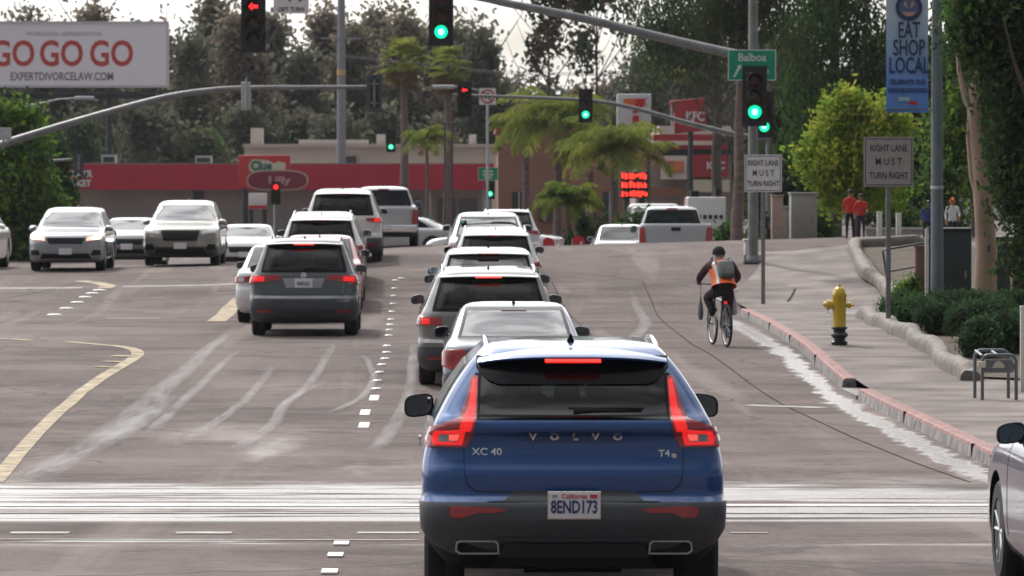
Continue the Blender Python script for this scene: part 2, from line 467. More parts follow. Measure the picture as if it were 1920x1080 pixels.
def plate(parent, B, zc, txt, w=.305, h=.152, y=None, grey=False, full=False):
    x0 = 0; yy = (B.rear(0, zc) if y is None else y) - .016
    m = MB(); m.box((0, yy + .006, zc), (w + .02, .012, h + .02), 1, bev=.004); m.box((0, yy - .002, zc), (w, .006, h), 0, bev=.002)
    o = m.build('licence_plate', [M_PLATE, M_PLGR if grey else M_CHR], parent)
    if txt:
        t = MB(); text(t, txt, .108 if full else .09, (0, yy - .0075, zc - .012), 0, bold=.0025, sx=.66, ext=.001)
        t.build('plate_lettering', [M_PLBL], o)
    if full:
        t = MB(); text(t, 'California', .042, (0, yy - .0075, zc + .056), 0, bold=.0006, sx=.95, ext=.001)
        t.box((.118, yy - .007, zc + .056), (.045, .003, .024)); t.build('state_lettering', [M_PLRD], o)
        t = MB(); t.box((-.12, yy - .007, zc + .058), (.03, .003, .016)); t.build('month_sticker', [M_PLGR], o)
    return o

def finish_body(root, B, pmat, wheels, wr, tun, bed=None, lower=None, wellw=.28, low_slot=3):
    """body mesh with wheel wells and an open cabin through the rear and front windows"""
    mats = [pmat, M_PLAS, M_INT, M_CLAD]
    me = B.mb().mesh('body', mats)
    cut = []
    for y in wheels:
        for s_ in (-1, 1):
            c = MB(); c.lathe([(wr * 1.13, -.24), (wr * 1.13, .24)], (s_ * (B.at(.6 * B.sz)[0]), y, wr + .01), seg=32, axis='x', mi=1); cut.append(c)
    if tun:
        z0, z1, w0, w1 = tun; c = MB(); c.prism([(-w0, z0), (w0, z0), (w1, z1), (-w1, z1)], -1, B.k[3][3] + 1, mi=2); cut.append(c)
    if bed:
        c = MB(); c.box(((0), (bed[0] + bed[1]) / 2, bed[2] + .6), (bed[3], bed[1] - bed[0], 1.2), mi=1)
        cut.append(c)
    me = boolean(me, cut, mats)
    bm = bmesh.new(); bm.from_mesh(me); bmesh.ops.remove_doubles(bm, verts=bm.verts[:], dist=.0004); bm.to_mesh(me); bm.free()
    if lower:
        for p in me.polygons:
            if p.material_index == 0 and p.center.z < lower: p.material_index = low_slot
    while len(me.materials) < 4: me.materials.append(mats[len(me.materials)])
    for i in range(4): me.materials[i] = mats[i]
    me.polygons.foreach_set('use_smooth', [True] * len(me.polygons)); me.set_sharp_from_angle(angle=R(32))
    return link_mesh('body', me, root)

def car(name, label, cat, X, Y, style='suv', W=1.84, H=1.65, L=4.5, pm=None, group='vehicles in the traffic queue', rz=0.0, lamps='bar', lit=False, brake=False, rails=True, plate_txt=None,
        rim=None, clad=True, glass=None, mirror_mat=None, facing=False, hl=None, zoff=0.0, ant=True, grille='bar', ucore=False):
    keys = {'suv': SUV, 'sed': SED, 'pick': PICK}[style]
    bw, bh, bl = {'suv': (1.84, 1.65, 4.5), 'sed': (1.82, 1.45, 4.6), 'pick': (1.97, 1.86, 5.7)}[style]
    sx, sz, sy = W / bw, H / bh, L / bl
    B = Body(keys, sx, sy, sz)
    root = thing(name, label, cat, (X, Y, T(X, Y + (L / 2 if not facing else -L / 2)) + zoff), rz + (PI if facing else 0), group)
    if not facing:
        za, zb = T(X, Y + .8), T(X, Y + L - .9); root.location.z = za - (zb - za) / (L - 1.7) * .8 + zoff; root.rotation_euler[0] = math.atan2(zb - za, L - 1.7)
    else:
        za, zb = T(X, Y + .8), T(X, Y + L - .9)
        root.location.y = Y + L; root.location.z = zb + (zb - za) / (L - 1.7) * .9 + zoff; root.rotation_euler[0] = -math.atan2(zb - za, L - 1.7)
    wr = .345 if style != 'pick' else .39
    wy = {'suv': (.88, 3.55), 'sed': (.95, 3.7), 'pick': (1.25, 4.7)}[style]; wy = [w * sy for w in wy]
    tz = {'suv': (1.145, 1.50, .66, .58), 'sed': (1.075, 1.34, .64, .57), 'pick': (1.30, 1.68, .68, .60)}[style]
    tun = (tz[0] * sz, tz[1] * sz, tz[2] * sx, tz[3] * sx)
    bed = (.14, 1.78 * sy, .72, 1.62 * sx) if style == 'pick' else None
    finish_body(root, B, pm, wy, wr, tun, bed, lower=(.50 * sz if clad else None))
    g = glass or M_GLS
    z0, z1 = tz[0], tz[1]; zr = {'suv': (1.10, 1.535), 'sed': (1.03, 1.375), 'pick': (1.28, 1.72)}[style]
    wl, wt = {'suv': (.71, .60), 'sed': (.70, .60), 'pick': (.76, .65)}[style]
    gp = [(-wl, zr[0]), (wl, zr[0]), (wt, zr[1]), (-wt, zr[1])]
    panel(B, 'rear', gp, off=.006, depth=.0).build('rear_window', [g], root, smooth=40)
    # black surround of the rear window
    fr = MB(); e = .022
    for q in ([(-wl - e, zr[0] - e), (wl + e, zr[0] - e), (wl, zr[0] + e), (-wl, zr[0] + e)], [(-wt - .0, zr[1] - e), (wt, zr[1] - e), (wt + e, zr[1] + e), (-wt - e, zr[1] + e)]):
        panel(B, 'rear', q, off=.008, depth=.004, m=fr)
    for s_ in (-1, 1):
        q = [(s_ * (wl - e), zr[0]), (s_ * (wl + e), zr[0]), (s_ * (wt + e), zr[1]), (s_ * (wt - e), zr[1])]; panel(B, 'rear', q, off=.008, depth=.004, m=fr, nc=3)
    fr.build('window_seal', [M_BGL], root, smooth=40)
    panel(B, 'front', [(-wl - .02, zr[0] + .04), (wl + .02, zr[0] + .04), (wt + .02, zr[1]), (-wt - .02, zr[1])], off=.006, depth=.0).build('windscreen', [M_GLR if facing else g], root, smooth=40)
    # side windows
    sp = {'suv': [(.62, 1.13), (2.92, 1.13), (2.45, 1.50), (.95, 1.50)], 'sed': [(1.05, 1.05), (2.95, 1.05), (2.55, 1.35), (1.55, 1.35)], 'pick': [(2.15, 1.31), (3.85, 1.31), (3.4, 1.70), (2.25, 1.70)]}[style]
    for s_ in (-1, 1): panel(B, 'side', sp, off=.005, depth=.006, sgn=s_).build('side_window', [M_BGL], root, smooth=40)
    # seats seen through the glass
    seats(root, (-.36 * sx, .36 * sx), {'suv': 1.35, 'sed': 1.75, 'pick': 2.5}[style] * sy, z0 * sz + .002, (z1 - (.05 if style != 'sed' else .02)) * sz - (.09 if style == 'suv' else .02), w=.42)
    seats(root, (-.34 * sx, .34 * sx), {'suv': 2.15, 'sed': 2.3, 'pick': 3.1}[style] * sy, z0 * sz + .002, z1 * sz - .03, w=.42)
    # tailgate seam / tailgate
    if style == 'suv':
        tg = [(-.70, .72), (.70, .72), (.74, .80), (.74, 1.06), (-.74, 1.06), (-.74, .80)]
        panel(B, 'rear', tg, off=.010, depth=.01).build('tailgate', [pm], root, smooth=30)
        if clad:
            panel(B, 'rear', [(-.93, .30), (.93, .30), (.93, .58), (.55, .60), (.50, .54), (-.50, .54), (-.55, .60), (-.93, .58)], off=.012, depth=.01, nc=26).build('bumper', [M_CLAD], root, smooth=30)
        else:
            panel(B, 'rear', [(-.93, .30), (.93, .30), (.93, .66), (-.93, .66)], off=.012, depth=.01, nc=26).build('bumper', [pm], root, smooth=30)
            panel(B, 'rear', [(-.7, .28), (.7, .28), (.62, .42), (-.62, .42)], off=.018, depth=.01, nc=16).build('bumper_insert', [M_PLAS], root, smooth=30)
        panel(B, 'rear', [(-.80, .40), (-.55, .40), (-.55, .445), (-.80, .445)], off=.02, depth=.01, nc=6).build('reflector', [M_REFL], root)
        panel(B, 'rear', [(.55, .40), (.80, .40), (.80, .445), (.55, .445)], off=.02, depth=.01, nc=6).build('reflector', [M_REFL], root)
        sp_ = MB(); rows = []
        for yy, zz_, hw_ in ((.50, 1.590, .63), (.36, 1.582, .645), (.27, 1.566, .64), (.265, 1.552, .635), (.40, 1.535, .63)):
            rows.append([(x * hw_ * sx, (yy + .10 * abs(x) ** 3) * sy, (zz_ - .02 * abs(x) ** 3) * sz) for x in [-1 + j / 8 for j in range(17)]])
        sp_.grid(rows); sp_.build('spoiler', [pm], root, smooth=30)
        bl_ = MB(); bl_.box((0, .262 * sy, 1.553 * sz), (.34 * sx, .02, .026 * sz), bev=.004); bl_.build('brake_light', [M_REDHOT if brake else M_RED], root)
        plate(root, B, .90 * sz, plate_txt, grey=True)
        m = MB(); m.tube([(0, B.rear(0, 1.13 * sz) - .02, 1.135 * sz), (.1, B.rear(0, 1.15 * sz) - .02, 1.15 * sz), (.34, B.rear(.3, 1.15 * sz) - .02, 1.15 * sz)], [.018, .012, .008], 6); m.build('rear_wiper', [M_PLAS], root)
        m = MB(); yb = B.rear(0, 1.03 * sz) - .014; m.lathe([(.045, yb), (.052, yb - .008), (.04, yb - .010), (.036, yb - .004)], (0, 0, 1.03 * sz), seg=20, axis='y'); m.prism([(-.03, 1.03 * sz + .02), (0, 1.03 * sz - .035), (.03, 1.03 * sz + .02), (0, 1.03 * sz - .01)], yb - .009, yb - .004); m.build('badge', [M_CHR], root)
        panel(B, 'rear', [(-.30, .82), (.30, .82), (.36, .98), (-.36, .98)], off=.013, depth=.01, nc=8).build('plate_recess', [M_PLGR if lamps == 'tig' else pm], root)
    elif style == 'sed':
        panel(B, 'rear', [(-.58, .60), (.58, .60), (.62, .68), (.60, .93), (-.60, .93), (-.62, .68)], off=.008, depth=.01).build('boot_lid', [pm], root, smooth=30)
        panel(B, 'rear', [(-.92, .26), (.92, .26), (.92, .56), (-.92, .56)], off=.010, depth=.01, nc=26).build('bumper', [pm], root, smooth=30)
        panel(B, 'rear', [(-.6, .24), (.6, .24), (.55, .34), (-.55, .34)], off=.015, depth=.01, nc=16).build('bumper_insert', [M_PLAS], root, smooth=30)
        plate(root, B, .74 * sz, plate_txt)
        bl_ = MB(); bl_.box((0, 1.30 * sy, 1.345 * sz), (.3, .02, .02)); bl_.build('brake_light', [M_REDHOT if brake else M_RED], root)
    else:
        panel(B, 'rear', [(-.76, .62), (.76, .62), (.76, 1.22), (-.76, 1.22)], off=.02, depth=.02).build('tailgate', [pm], root, smooth=30)
        m = MB(); m.box((0, -.02, .52), (1.9 * sx, .16, .2), bev=.03); m.box((0, -.10, .56), (.5, .04, .13), bev=.01)
        m.build('bumper', [M_CHR if lamps == 'white_pick' else M_PLAS], root, smooth=40)
        m = MB(); m.box((0, B.rear(0, 1.02 * sz) - .035, 1.08 * sz), (.26, .03, .1), bev=.012); m.build('tailgate_handle', [M_PLAS], root)
        bl_ = MB(); bl_.box((0, 1.99 * sy, 1.765 * sz), (.3, .05, .04), bev=.01); bl_.build('brake_light', [M_REDHOT if brake else M_RED], root)
    # lamps
    LP = {'bar': [[(.60, .88), (.92, .86), (.92, 1.02), (.62, 1.00)]],
          'tig': [[(.40, .95), (.62, .93), (.915, .86), (.915, 1.02), (.85, 1.04), (.40, 1.03)]],
          'tall': [[(.76, .88), (.915, .86), (.90, 1.04), (.80, 1.30), (.74, 1.30)]],
          'rav': [[(.55, .96), (.70, .93), (.92, .90), (.915, 1.00), (.86, 1.05), (.55, 1.02)]],
          'wrap': [[(.60, .72), (.80, .66), (.90, .70), (.905, .84), (.88, .90), (.66, .92), (.60, .86)]],
          'slim': [[(.58, .76), (.90, .74), (.90, .86), (.60, .88)]],
          'white_pick': [[(.80, .72), (.975, .72), (.975, 1.14), (.84, 1.14)]]}[lamps]
    for poly in LP:
        for s_ in (-1, 1):
            q = poly if s_ > 0 else mir(poly)
            o = panel(B, 'rear', q, off=.022, depth=.02, nc=14).build('tail_light', [M_RED], root, smooth=40)
            zc = sum(p[1] for p in poly) / len(poly); xs_ = [p[0] for p in poly]; xa, xb = max(xs_) * .985 - (max(xs_) - min(xs_)) * .45, max(xs_) * .93
            if lamps in ('white_pick', 'tall'): xa, xb = min(xs_) + .03, max(xs_) - .03
            core = [(xa, zc - .04), (xb, zc - .045), (xb, zc + .035), (xa, zc + .04)]
            panel(B, 'rear', core if s_ > 0 else mir(core), off=.026, depth=.004, nc=6).build('lamp_core', [M_REDON if lit else (M_CLR if lamps == 'slim' else M_REFL)], o)
    # front end
    hz = {'suv': .86, 'sed': .72, 'pick': .95}[style]
    hlp = [(.50, hz - .06), (.84, hz - .02), (.88, hz + .09), (.52, hz + .03)]
    for s_ in (-1, 1):
        o = panel(B, 'front', hlp if s_ > 0 else mir(hlp), off=.015, depth=.02, nc=8).build('headlight', [hl or M_CLR], root, smooth=40)
        if hl: c_ = [(.64, hz - .02), (.80, hz + .0), (.82, hz + .06), (.65, hz + .03)]; panel(B, 'front', c_ if s_ > 0 else mir(c_), off=.03, depth=.01, nc=6).build('lamp_core', [M_HEADC], o, smooth=40)
    gz0, gz1 = hz - .14, hz + .02
    if grille == 'wide': gz0, gz1 = hz - .22, hz + .05
    panel(B, 'front', [(-.40, gz0), (.40, gz0), (.47, gz1), (-.47, gz1)], off=.012, depth=.02, nc=12).build('grille', [M_PLAS], root, smooth=40)
    panel(B, 'front', [(-.62, .33), (.62, .33), (.56, .46), (-.56, .46)], off=.012, depth=.02, nc=12).build('air_intake', [M_PLAS], root, smooth=40)
    if facing:
        for s_ in (-1, 1): panel(B, 'front', [(s_ * .62, .42), (s_ * .84, .42), (s_ * .84, .56), (s_ * .66, .56)], off=.012, depth=.02, nc=5).build('fog_lamp_recess', [M_PLAS], root)
        m = MB(); m.box((0, B.front(0, .5 * sz) + .02, .52 * sz), (.31, .012, .15), bev=.003); m.build('licence_plate', [M_PLATE], root)
    for s_ in (-1, 1):
        mirror(root, B, {'suv': 2.78, 'sed': 2.85, 'pick': 3.75}[style] * sy, {'suv': 1.05, 'sed': .98, 'pick': 1.26}[style] * sz, s_, mirror_mat or pm, *((.20, .2, -.0) if style == 'pick' else (.185, .135, -.02)))
    for y in wy:
        for s_ in (-1, 1): wheel_parts(root, s_ * (W / 2 - .125), y, wr, .23, rim or M_RIM, s_)
    if rails and style == 'suv':
        for s_ in (-1, 1):
            m = MB(); pts = [(s_ * B.side(y_ * sy, z_ * sz) if False else s_ * .60 * sx, y_ * sy, z_ * sz) for y_, z_ in ((.58, 1.60), (.66, 1.65), (1.3, 1.668), (1.9, 1.65), (2.0, 1.59))]
            m.tube(pts, .015, 8); m.build('roof_rail', [M_RIM if rails is True else M_PLAS], root, smooth=60)
    if ant:
        yb, zb_ = {'suv': (.72, 1.62), 'sed': (1.62, 1.41), 'pick': (2.4, 1.82)}[style]
        m = MB(); m.add([(-.03, yb * sy, zb_ * sz), (.03, yb * sy, zb_ * sz), (.018, yb * sy + .16, zb_ * sz + .02), (-.018, yb * sy + .16, zb_ * sz + .02), (0, yb * sy - .02, zb_ * sz + .085)], [(0, 1, 4), (1, 2, 4), (2, 3, 4), (3, 0, 4), (0, 3, 2, 1)])
        m.build('antenna', [M_PLAS], root)
    # door seams and handles
    m = MB()
    for yq in ({'suv': (1.35, 2.1, 3.0), 'sed': (1.5, 2.25, 3.15), 'pick': (2.05, 3.0, 3.95)}[style]):
        for s_ in (-1, 1): panel(B, 'side', [(yq - .004, .36), (yq + .004, .36), (yq + .004, zr[0] - .02), (yq - .004, zr[0] - .02)], off=.002, depth=.001, nc=1, sgn=s_, m=m)
    m.build('door_seam', [M_PLAS], root)
    return root

P_WHITE = paint('white_paint', (.72, .72, .72))
P_PEARL = paint('pearl_white_paint', (.62, .62, .60))
P_SILVER = paint('silver_paint', (.42, .43, .45), metal=.5)
P_GREY = paint('grey_paint', (.085, .095, .105), metal=.35)
P_WARM = paint('warm_grey_paint', (.20, .195, .19), metal=.5)
P_DARK = paint('dark_slate_paint', (.10, .11, .14), metal=.6)
P_RED = paint('red_paint', (.42, .03, .035))
P_BLUE = paint('deep_blue_paint', (.011, .068, .235), metal=.3, rough=.3)
P_CHAMP = paint('champagne_paint', (.27, .25, .22), metal=.5)
#@@CARS
# ------------------------------------------------------------------ the blue SUV in front (most detailed)
def blue_suv():
    K = [(.26, .74, .34, 4.15, .22, .3), (.30, .78, .20, 4.28, .25, .4), (.38, .85, .09, 4.38, .28, .5), (.50, .922, .03, 4.42, .30, .55), (.60, .930, .0, 4.42, .30, .6), (.66, .932, .005, 4.42, .30, .6), (.70, .933, .03, 4.41, .30, .6),
         (.715, .933, .055, 4.40, .30, .6), (.75, .933, .075, 4.39, .28, .6), (.80, .933, .072, 4.38, .28, .6), (.86, .932, .072, 4.34, .28, .6), (.93, .926, .105, 4.24, .27, .6), (1.00, .912, .125, 4.05, .26, .55), (1.06, .893, .128, 3.7, .25, .5), (1.09, .882, .122, 3.4, .25, .4),
         (1.115, .872, .10, 3.2, .25, .35), (1.15, .86, .092, 3.08, .25, .3), (1.185, .845, .105, 3.02, .24, .3), (1.215, .83, .15, 2.96, .24, .3), (1.36, .75, .245, 2.72, .24, .3), (1.50, .655, .33, 2.45, .22, .3), (1.56, .605, .37, 2.3, .2, .3),
         (1.595, .575, .41, 2.15, .2, .3), (1.625, .545, .50, 1.98, .2, .3), (1.642, .49, .60, 1.85, .2, .25), (1.652, .38, .75, 1.7, .15, .2)]
    B = Body(K); X, Y = .834, 26.0
    root = thing('suv', 'deep blue compact SUV with tall red L-shaped tail lights, closest car in the middle foreground', 'SUV', (X, Y, T(X, Y + 1)), 0, 'vehicles in the traffic queue')
    finish_body(root, B, P_BLUE, (.88, 3.58), .365, (1.235, 1.52, .56, .47), lower=.46, low_slot=1)
    for m_i, pp in enumerate(()): pass
    # rear window, black band for dark upper glass plus the spoiler's painted shadow
    panel(B, 'rear', [(-.60, 1.215), (.60, 1.215), (.588, 1.30), (.57, 1.47), (-.57, 1.47), (-.588, 1.30)], off=.006, depth=0, nc=20).build('rear_window', [M_GLS], root, smooth=40)
    panel(B, 'rear', [(-.46, 1.405), (.46, 1.405), (.52, 1.43), (.585, 1.50), (.575, 1.575), (-.575, 1.575), (-.585, 1.50), (-.52, 1.43)], off=.02, depth=.03, nc=22).build('glass_shadow_band', [M_BGL], root, smooth=40)
    m = MB()
    for s_ in (-1, 1): panel(B, 'rear', [(s_ * .575, 1.20), (s_ * .612, 1.20), (s_ * .595, 1.47), (s_ * .562, 1.47)], off=.012, depth=.01, nc=3, m=m)
    panel(B, 'rear', [(-.61, 1.196), (.61, 1.196), (.60, 1.222), (-.60, 1.222)], off=.012, depth=.01, nc=20, m=m); m.build('window_seal', [M_BGL], root, smooth=40)
    # roof spoiler
    sp = MB(); rows = []
    for yy, zz, hw in ((.62, 1.632, .52), (.50, 1.622, .55), (.36, 1.604, .575), (.25, 1.585, .585), (.225, 1.572, .585), (.235, 1.560, .58), (.38, 1.545, .57)):
        rows.append([(x * hw, yy + .13 * abs(x) ** 3, zz - .035 * abs(x) ** 3) for x in [-1 + j / 10 for j in range(21)]])
    sp.grid(rows); so = sp.build('spoiler', [P_BLUE], root, smooth=30)
    m = MB(); m.box((0, .222, 1.548), (.35, .03, .026), bev=.008); bo = m.build('brake_light', [M_REDON], root, smooth=40)
    m = MB(); m.box((0, .205, 1.548), (.335, .006, .007)); m.build('light_strip', [M_REDHOT], bo)
    # wiper
    m = MB(); m.tube([(.0, .10, 1.245), (.12, .115, 1.25), (.42, .13, 1.247)], [.02, .016, .009], 8); m.box((.2, .12, 1.262), (.46, .012, .012)); m.build('rear_wiper', [M_PLAS], root, smooth=40)
    # tailgate with shut line
    tg = [(-.60, .762), (-.575, .757), (.575, .757), (.60, .762), (.645, .80), (.662, .86), (.668, 1.01), (.645, 1.10), (.62, 1.19), (-.62, 1.19), (-.645, 1.10), (-.668, 1.01), (-.662, .86), (-.645, .80)]
    panel(B, 'rear', [(x * 1.008, z if z > .9 else z - .006) for x, z in tg], off=.003, depth=.0, nc=24).build('shut_line', [M_PLAS], root, smooth=40)
    panel(B, 'rear', [(x, z) for x, z in tg], off=.009, depth=.004, nc=30, dz=.015).build('tailgate', [P_BLUE], root, smooth=30)
    panel(B, 'rear', [(-.31, 1.062), (.31, 1.062), (.365, 1.118), (-.365, 1.118)], off=.013, depth=.003, nc=12).build('badge_recess', [mat('recess_blue', (.02, .06, .17), rough=.3, metal=.3, coat=.6)], root)
    for ch, xx in zip('VOLVO', (-.25, -.117, .01, .133, .27)):
        m = MB(); text(m, ch, .058, (xx, 0, 1.088), bold=.003, sx=1.15, ext=.003, f=lambda x, y, z: (x, B.rear(x, z) - .019 + y, z)); m.build('badge_letter', [M_CHR], root)
    m = MB(); text(m, 'XC 40', .062, (-.53, 0, .995), bold=.001, sx=1.1, ext=.003, f=lambda x, y, z: (x, B.rear(x, z) - .012 + y, z)); m.build('model_badge', [M_CHR], root)
    m = MB(); text(m, 'T4', .058, (.555, 0, .985), bold=.001, sx=1.1, ext=.003, f=lambda x, y, z: (x, B.rear(x, z) - .012 + y, z)); m.box((.615, B.rear(.61, .98) - .013, .972), (.03, .004, .026)); m.build('model_badge', [M_CHR], root)
    # tail lights
    q = lambda px, py: ((px - 1077) / 308., (1151 - py) / 308.)
    L = [(900, 703), (896, 777), (888, 814), (876, 836), (806, 838), (803, 818), (810, 799), (831, 792), (862, 780), (876, 748), (887, 703)]
    lp = [q(*p) for p in L]
    for s_ in (1, -1):
        pl = lp if s_ > 0 else mir(lp)
        o = panel(B, 'rear', pl, off=.022, depth=.03, nc=16, dz=.012).build('tail_light', [M_RED], root, smooth=35)
        def pq(pts, off, name, mt):
            pp = [q(*p) for p in pts]; pp = pp if s_ > 0 else mir(pp)
            panel(B, 'rear', pp, off=off, depth=.006, nc=10, dz=.012).build(name, [mt], o, smooth=40)
        pq([(898, 708), (893, 775), (884, 806), (872, 806), (864, 800), (868, 786), (881, 760), (891, 708)], .0265, 'light_guide', M_REDON)
        pq([(820, 806), (872, 802), (874, 810), (868, 832), (816, 832), (814, 818)], .0255, 'lamp_surround', M_REDON)
        pq([(828, 812), (866, 810), (861, 826), (826, 826)], .029, 'reversing_lamp', M_PLGR)
        pq([(846, 813), (864, 812), (860, 823), (846, 823)], .033, 'lamp_core', M_REDHOT)
    # lower cladding bumper
    bp = [(-.74, .37), (.74, .37), (.86, .43), (.935, .54), (.935, .690), (.50, .700), (.43, .700), (.365, .762), (-.365, .762), (-.43, .700), (-.50, .700), (-.935, .690), (-.935, .54), (-.86, .43)]
    panel(B, 'rear', bp, off=.014, depth=.02, nc=40, dz=.015).build('bumper', [M_CLAD], root, smooth=30)
    m = MB(); rows = []
    for zz, oy in ((.44, -.03), (.36, -.035), (.30, .0), (.285, .10)): rows.append([(x * (.42 + (.44 - zz) * .6), oy + B.rear(x * .5, .42) * .3 + .02, zz) for x in [-1 + j / 6 for j in range(13)]])
    m.grid(rows); m.build('diffuser', [M_PLAS], root, smooth=30)
    panel(B, 'rear', [(-.46, .455), (.46, .455), (.52, .475), (-.52, .475)], off=.03, depth=.02, nc=14).build('bumper_trim', [M_CLAD], root)
    for s_ in (-1, 1):
        rp = [(.39, .665), (.44, .618), (.58, .608), (.66, .588), (.70, .602), (.75, .618), (.75, .652), (.70, .668)]
        rp = [(.395, .655), (.47, .635), (.60, .632), (.67, .602), (.72, .600), (.752, .615), (.752, .668), (.70, .672), (.50, .668)]
        rp = [(x, z - .004) for x, z in rp]
        panel(B, 'rear', rp if s_ > 0 else mir(rp), off=.019, depth=.01, nc=10, dz=.01).build('reflector', [M_REFL], root)
        # exhaust finisher
        e = [(.455, .375), (.70, .375), (.725, .395), (.72, .445), (.70, .458), (.475, .458), (.46, .44)]
        e = [(s_ * x, z) for x, z in e]; cx = s_ * .59
        m = MB(); yb = B.rear(.45, .42) - .03; inn = [(cx + (x - cx) * .93, .417 + (z - .417) * .80) for x, z in e]; n = len(e)
        m.add([(x, yb, z) for x, z in e] + [(x, yb, z) for x, z in inn] + [(x, yb + .09, z) for x, z in e] + [(x, yb + .06, z) for x, z in inn],
              [(i, (i + 1) % n, (i + 1) % n + n, i + n) for i in range(n)] + [(i, (i + 1) % n, (i + 1) % n + 2 * n, i + 2 * n) for i in range(n)] + [(i + n, (i + 1) % n + n, (i + 1) % n + 3 * n, i + 3 * n) for i in range(n)])
        o = m.build('exhaust_trim', [M_RIM], root)
        m = MB(); m.prism(inn, yb + .035, yb + .05); m.build('exhaust_opening', [M_PLAS], o)
    plate(root, B, .678, '8END173', full=True, y=B.rear(0, .66) - .012)
    m = MB(); m.box((0, .9, .30), (1.1, .5, .08), bev=.02); m.tube([(-.62, .9, .33), (.62, .9, .33)], .045, 10); m.tube([(-.3, .3, .31), (.3, .3, .31)], .07, 10); m.build('rear_axle', [M_PLAS], root, smooth=40)
    seats(root, (-.36, .36), 1.45, 1.237, 1.45, w=.46); seats(root, (0,), 1.47, 1.237, 1.36, w=.3)
    seats(root, (-.35, .35), 2.25, 1.237, 1.49, w=.42, mt=mat('pale_seat', (.22, .2, .18), rough=.8))
    panel(B, 'front', [(-.66, 1.20), (.66, 1.20), (.54, 1.55), (-.54, 1.55)], off=.006, depth=0).build('windscreen', [M_GLL], root, smooth=40)
    for s_ in (-1, 1):
        panel(B, 'side', [(.75, 1.20), (2.85, 1.16), (2.42, 1.50), (1.02, 1.50)], off=.005, depth=.006, sgn=s_).build('side_window', [M_BGL], root, smooth=40)
        mirror(root, B, 2.72, 1.10, s_, M_PLAS, .20, .155, -.02)
        for y in (.88, 3.58): wheel_parts(root, s_ * .79, y, .365, .25, M_RIMD, s_)
        m = MB(); m.tube([(s_ * .525, .60, 1.60), (s_ * .53, .66, 1.635), (s_ * .535, 1.3, 1.662), (s_ * .535, 1.9, 1.64), (s_ * .52, 2.0, 1.60)], .014, 8); m.build('roof_rail', [M_CHR], root, smooth=60)
        panel(B, 'side', [(.35, .36), (4.0, .36), (4.0, .52), (.35, .56)], off=.012, depth=.01, sgn=s_, nc=30).build('sill_cladding', [M_CLAD], root) if False else None
        panel(B, 'front', [(s_ * .50, .84), (s_ * .86, .84), (s_ * .86, .95), (s_ * .54, .92)], off=.015, depth=.02, nc=8).build('headlight', [M_CLR], root, smooth=40)
        m = MB(); m.tube([(s_ * (B.side(2.0, .97) + .03), 2.0, .97), (s_ * (B.side(2.2, .97) + .03), 2.2, .97)], .014, 6); m.tube([(s_ * (B.side(1.1, .99) + .03), 1.1, .99), (s_ * (B.side(1.3, .99) + .03), 1.3, .99)], .014, 6); m.build('door_handle', [M_CHR], root)
    panel(B, 'front', [(-.42, .60), (.42, .60), (.46, .88), (-.46, .88)], off=.012, depth=.02).build('grille', [M_PLAS], root, smooth=40)
    m = MB(); m.add([(-.03, .70, 1.632), (.03, .70, 1.632), (.02, .88, 1.65), (-.02, .88, 1.65), (-.006, .68, 1.70), (.006, .68, 1.70), (0, .80, 1.67)], [(0, 1, 5, 4), (1, 2, 6, 5), (2, 3, 6), (3, 0, 4, 6), (4, 5, 6), (0, 3, 2, 1)]); m.build('antenna', [M_PLAS], root)
blue_suv()

car('sedan', 'dark silver-blue sedan with bright sky in its rear window, directly ahead of the blue SUV', 'sedan', .925, 50.2, 'sed', W=1.72, H=1.39, L=4.45, pm=P_DARK, lamps='wrap', rails=False, clad=False, rim=M_RIM, glass=M_GLR)
car('crossover', 'grey crossover with lit red tail light, peeking out left of the dark sedan', 'SUV', .70, 58, 'suv', W=1.93, H=1.60, L=4.6, pm=P_WARM, lamps='bar', lit=True, brake=True, mirror_mat=P_GREY, plate_txt='7XKR402')
car('hatchback', 'white crossover with a plain white roof, next in line ahead of the grey crossover', 'SUV', .80, 66.2, 'suv', W=1.80, H=1.60, L=4.3, pm=P_WHITE, lamps='bar', mirror_mat=P_DARK, rails=False, clad=False, glass=M_GLR)
car('sedan', 'white sedan almost hidden in the right queue, only its left mirror sticking out', 'sedan', .83, 74.6, 'sed', W=1.80, H=1.45, L=4.5, pm=P_WHITE, lamps='slim', mirror_mat=P_DARK, clad=False)
car('suv', 'white SUV with wide dark rear window in the middle of the right queue', 'SUV', 1.18, 86.2, 'suv', W=1.86, H=1.64, L=4.5, pm=P_WHITE, lamps='rav', mirror_mat=P_GREY)
car('sedan', 'silver-white sedan with sky-bright rear glass, second farthest of the right queue', 'sedan', 1.12, 92.8, 'sed', W=1.80, H=1.46, L=4.5, pm=P_PEARL, lamps='slim', clad=False, glass=M_GLR)
car('suv', 'farthest white SUV of the right queue, its right mirror above the hill crest', 'SUV', 1.98, 121, 'suv', W=1.86, H=1.68, L=4.6, pm=P_WHITE, lamps='rav', mirror_mat=P_DARK, zoff=.0)

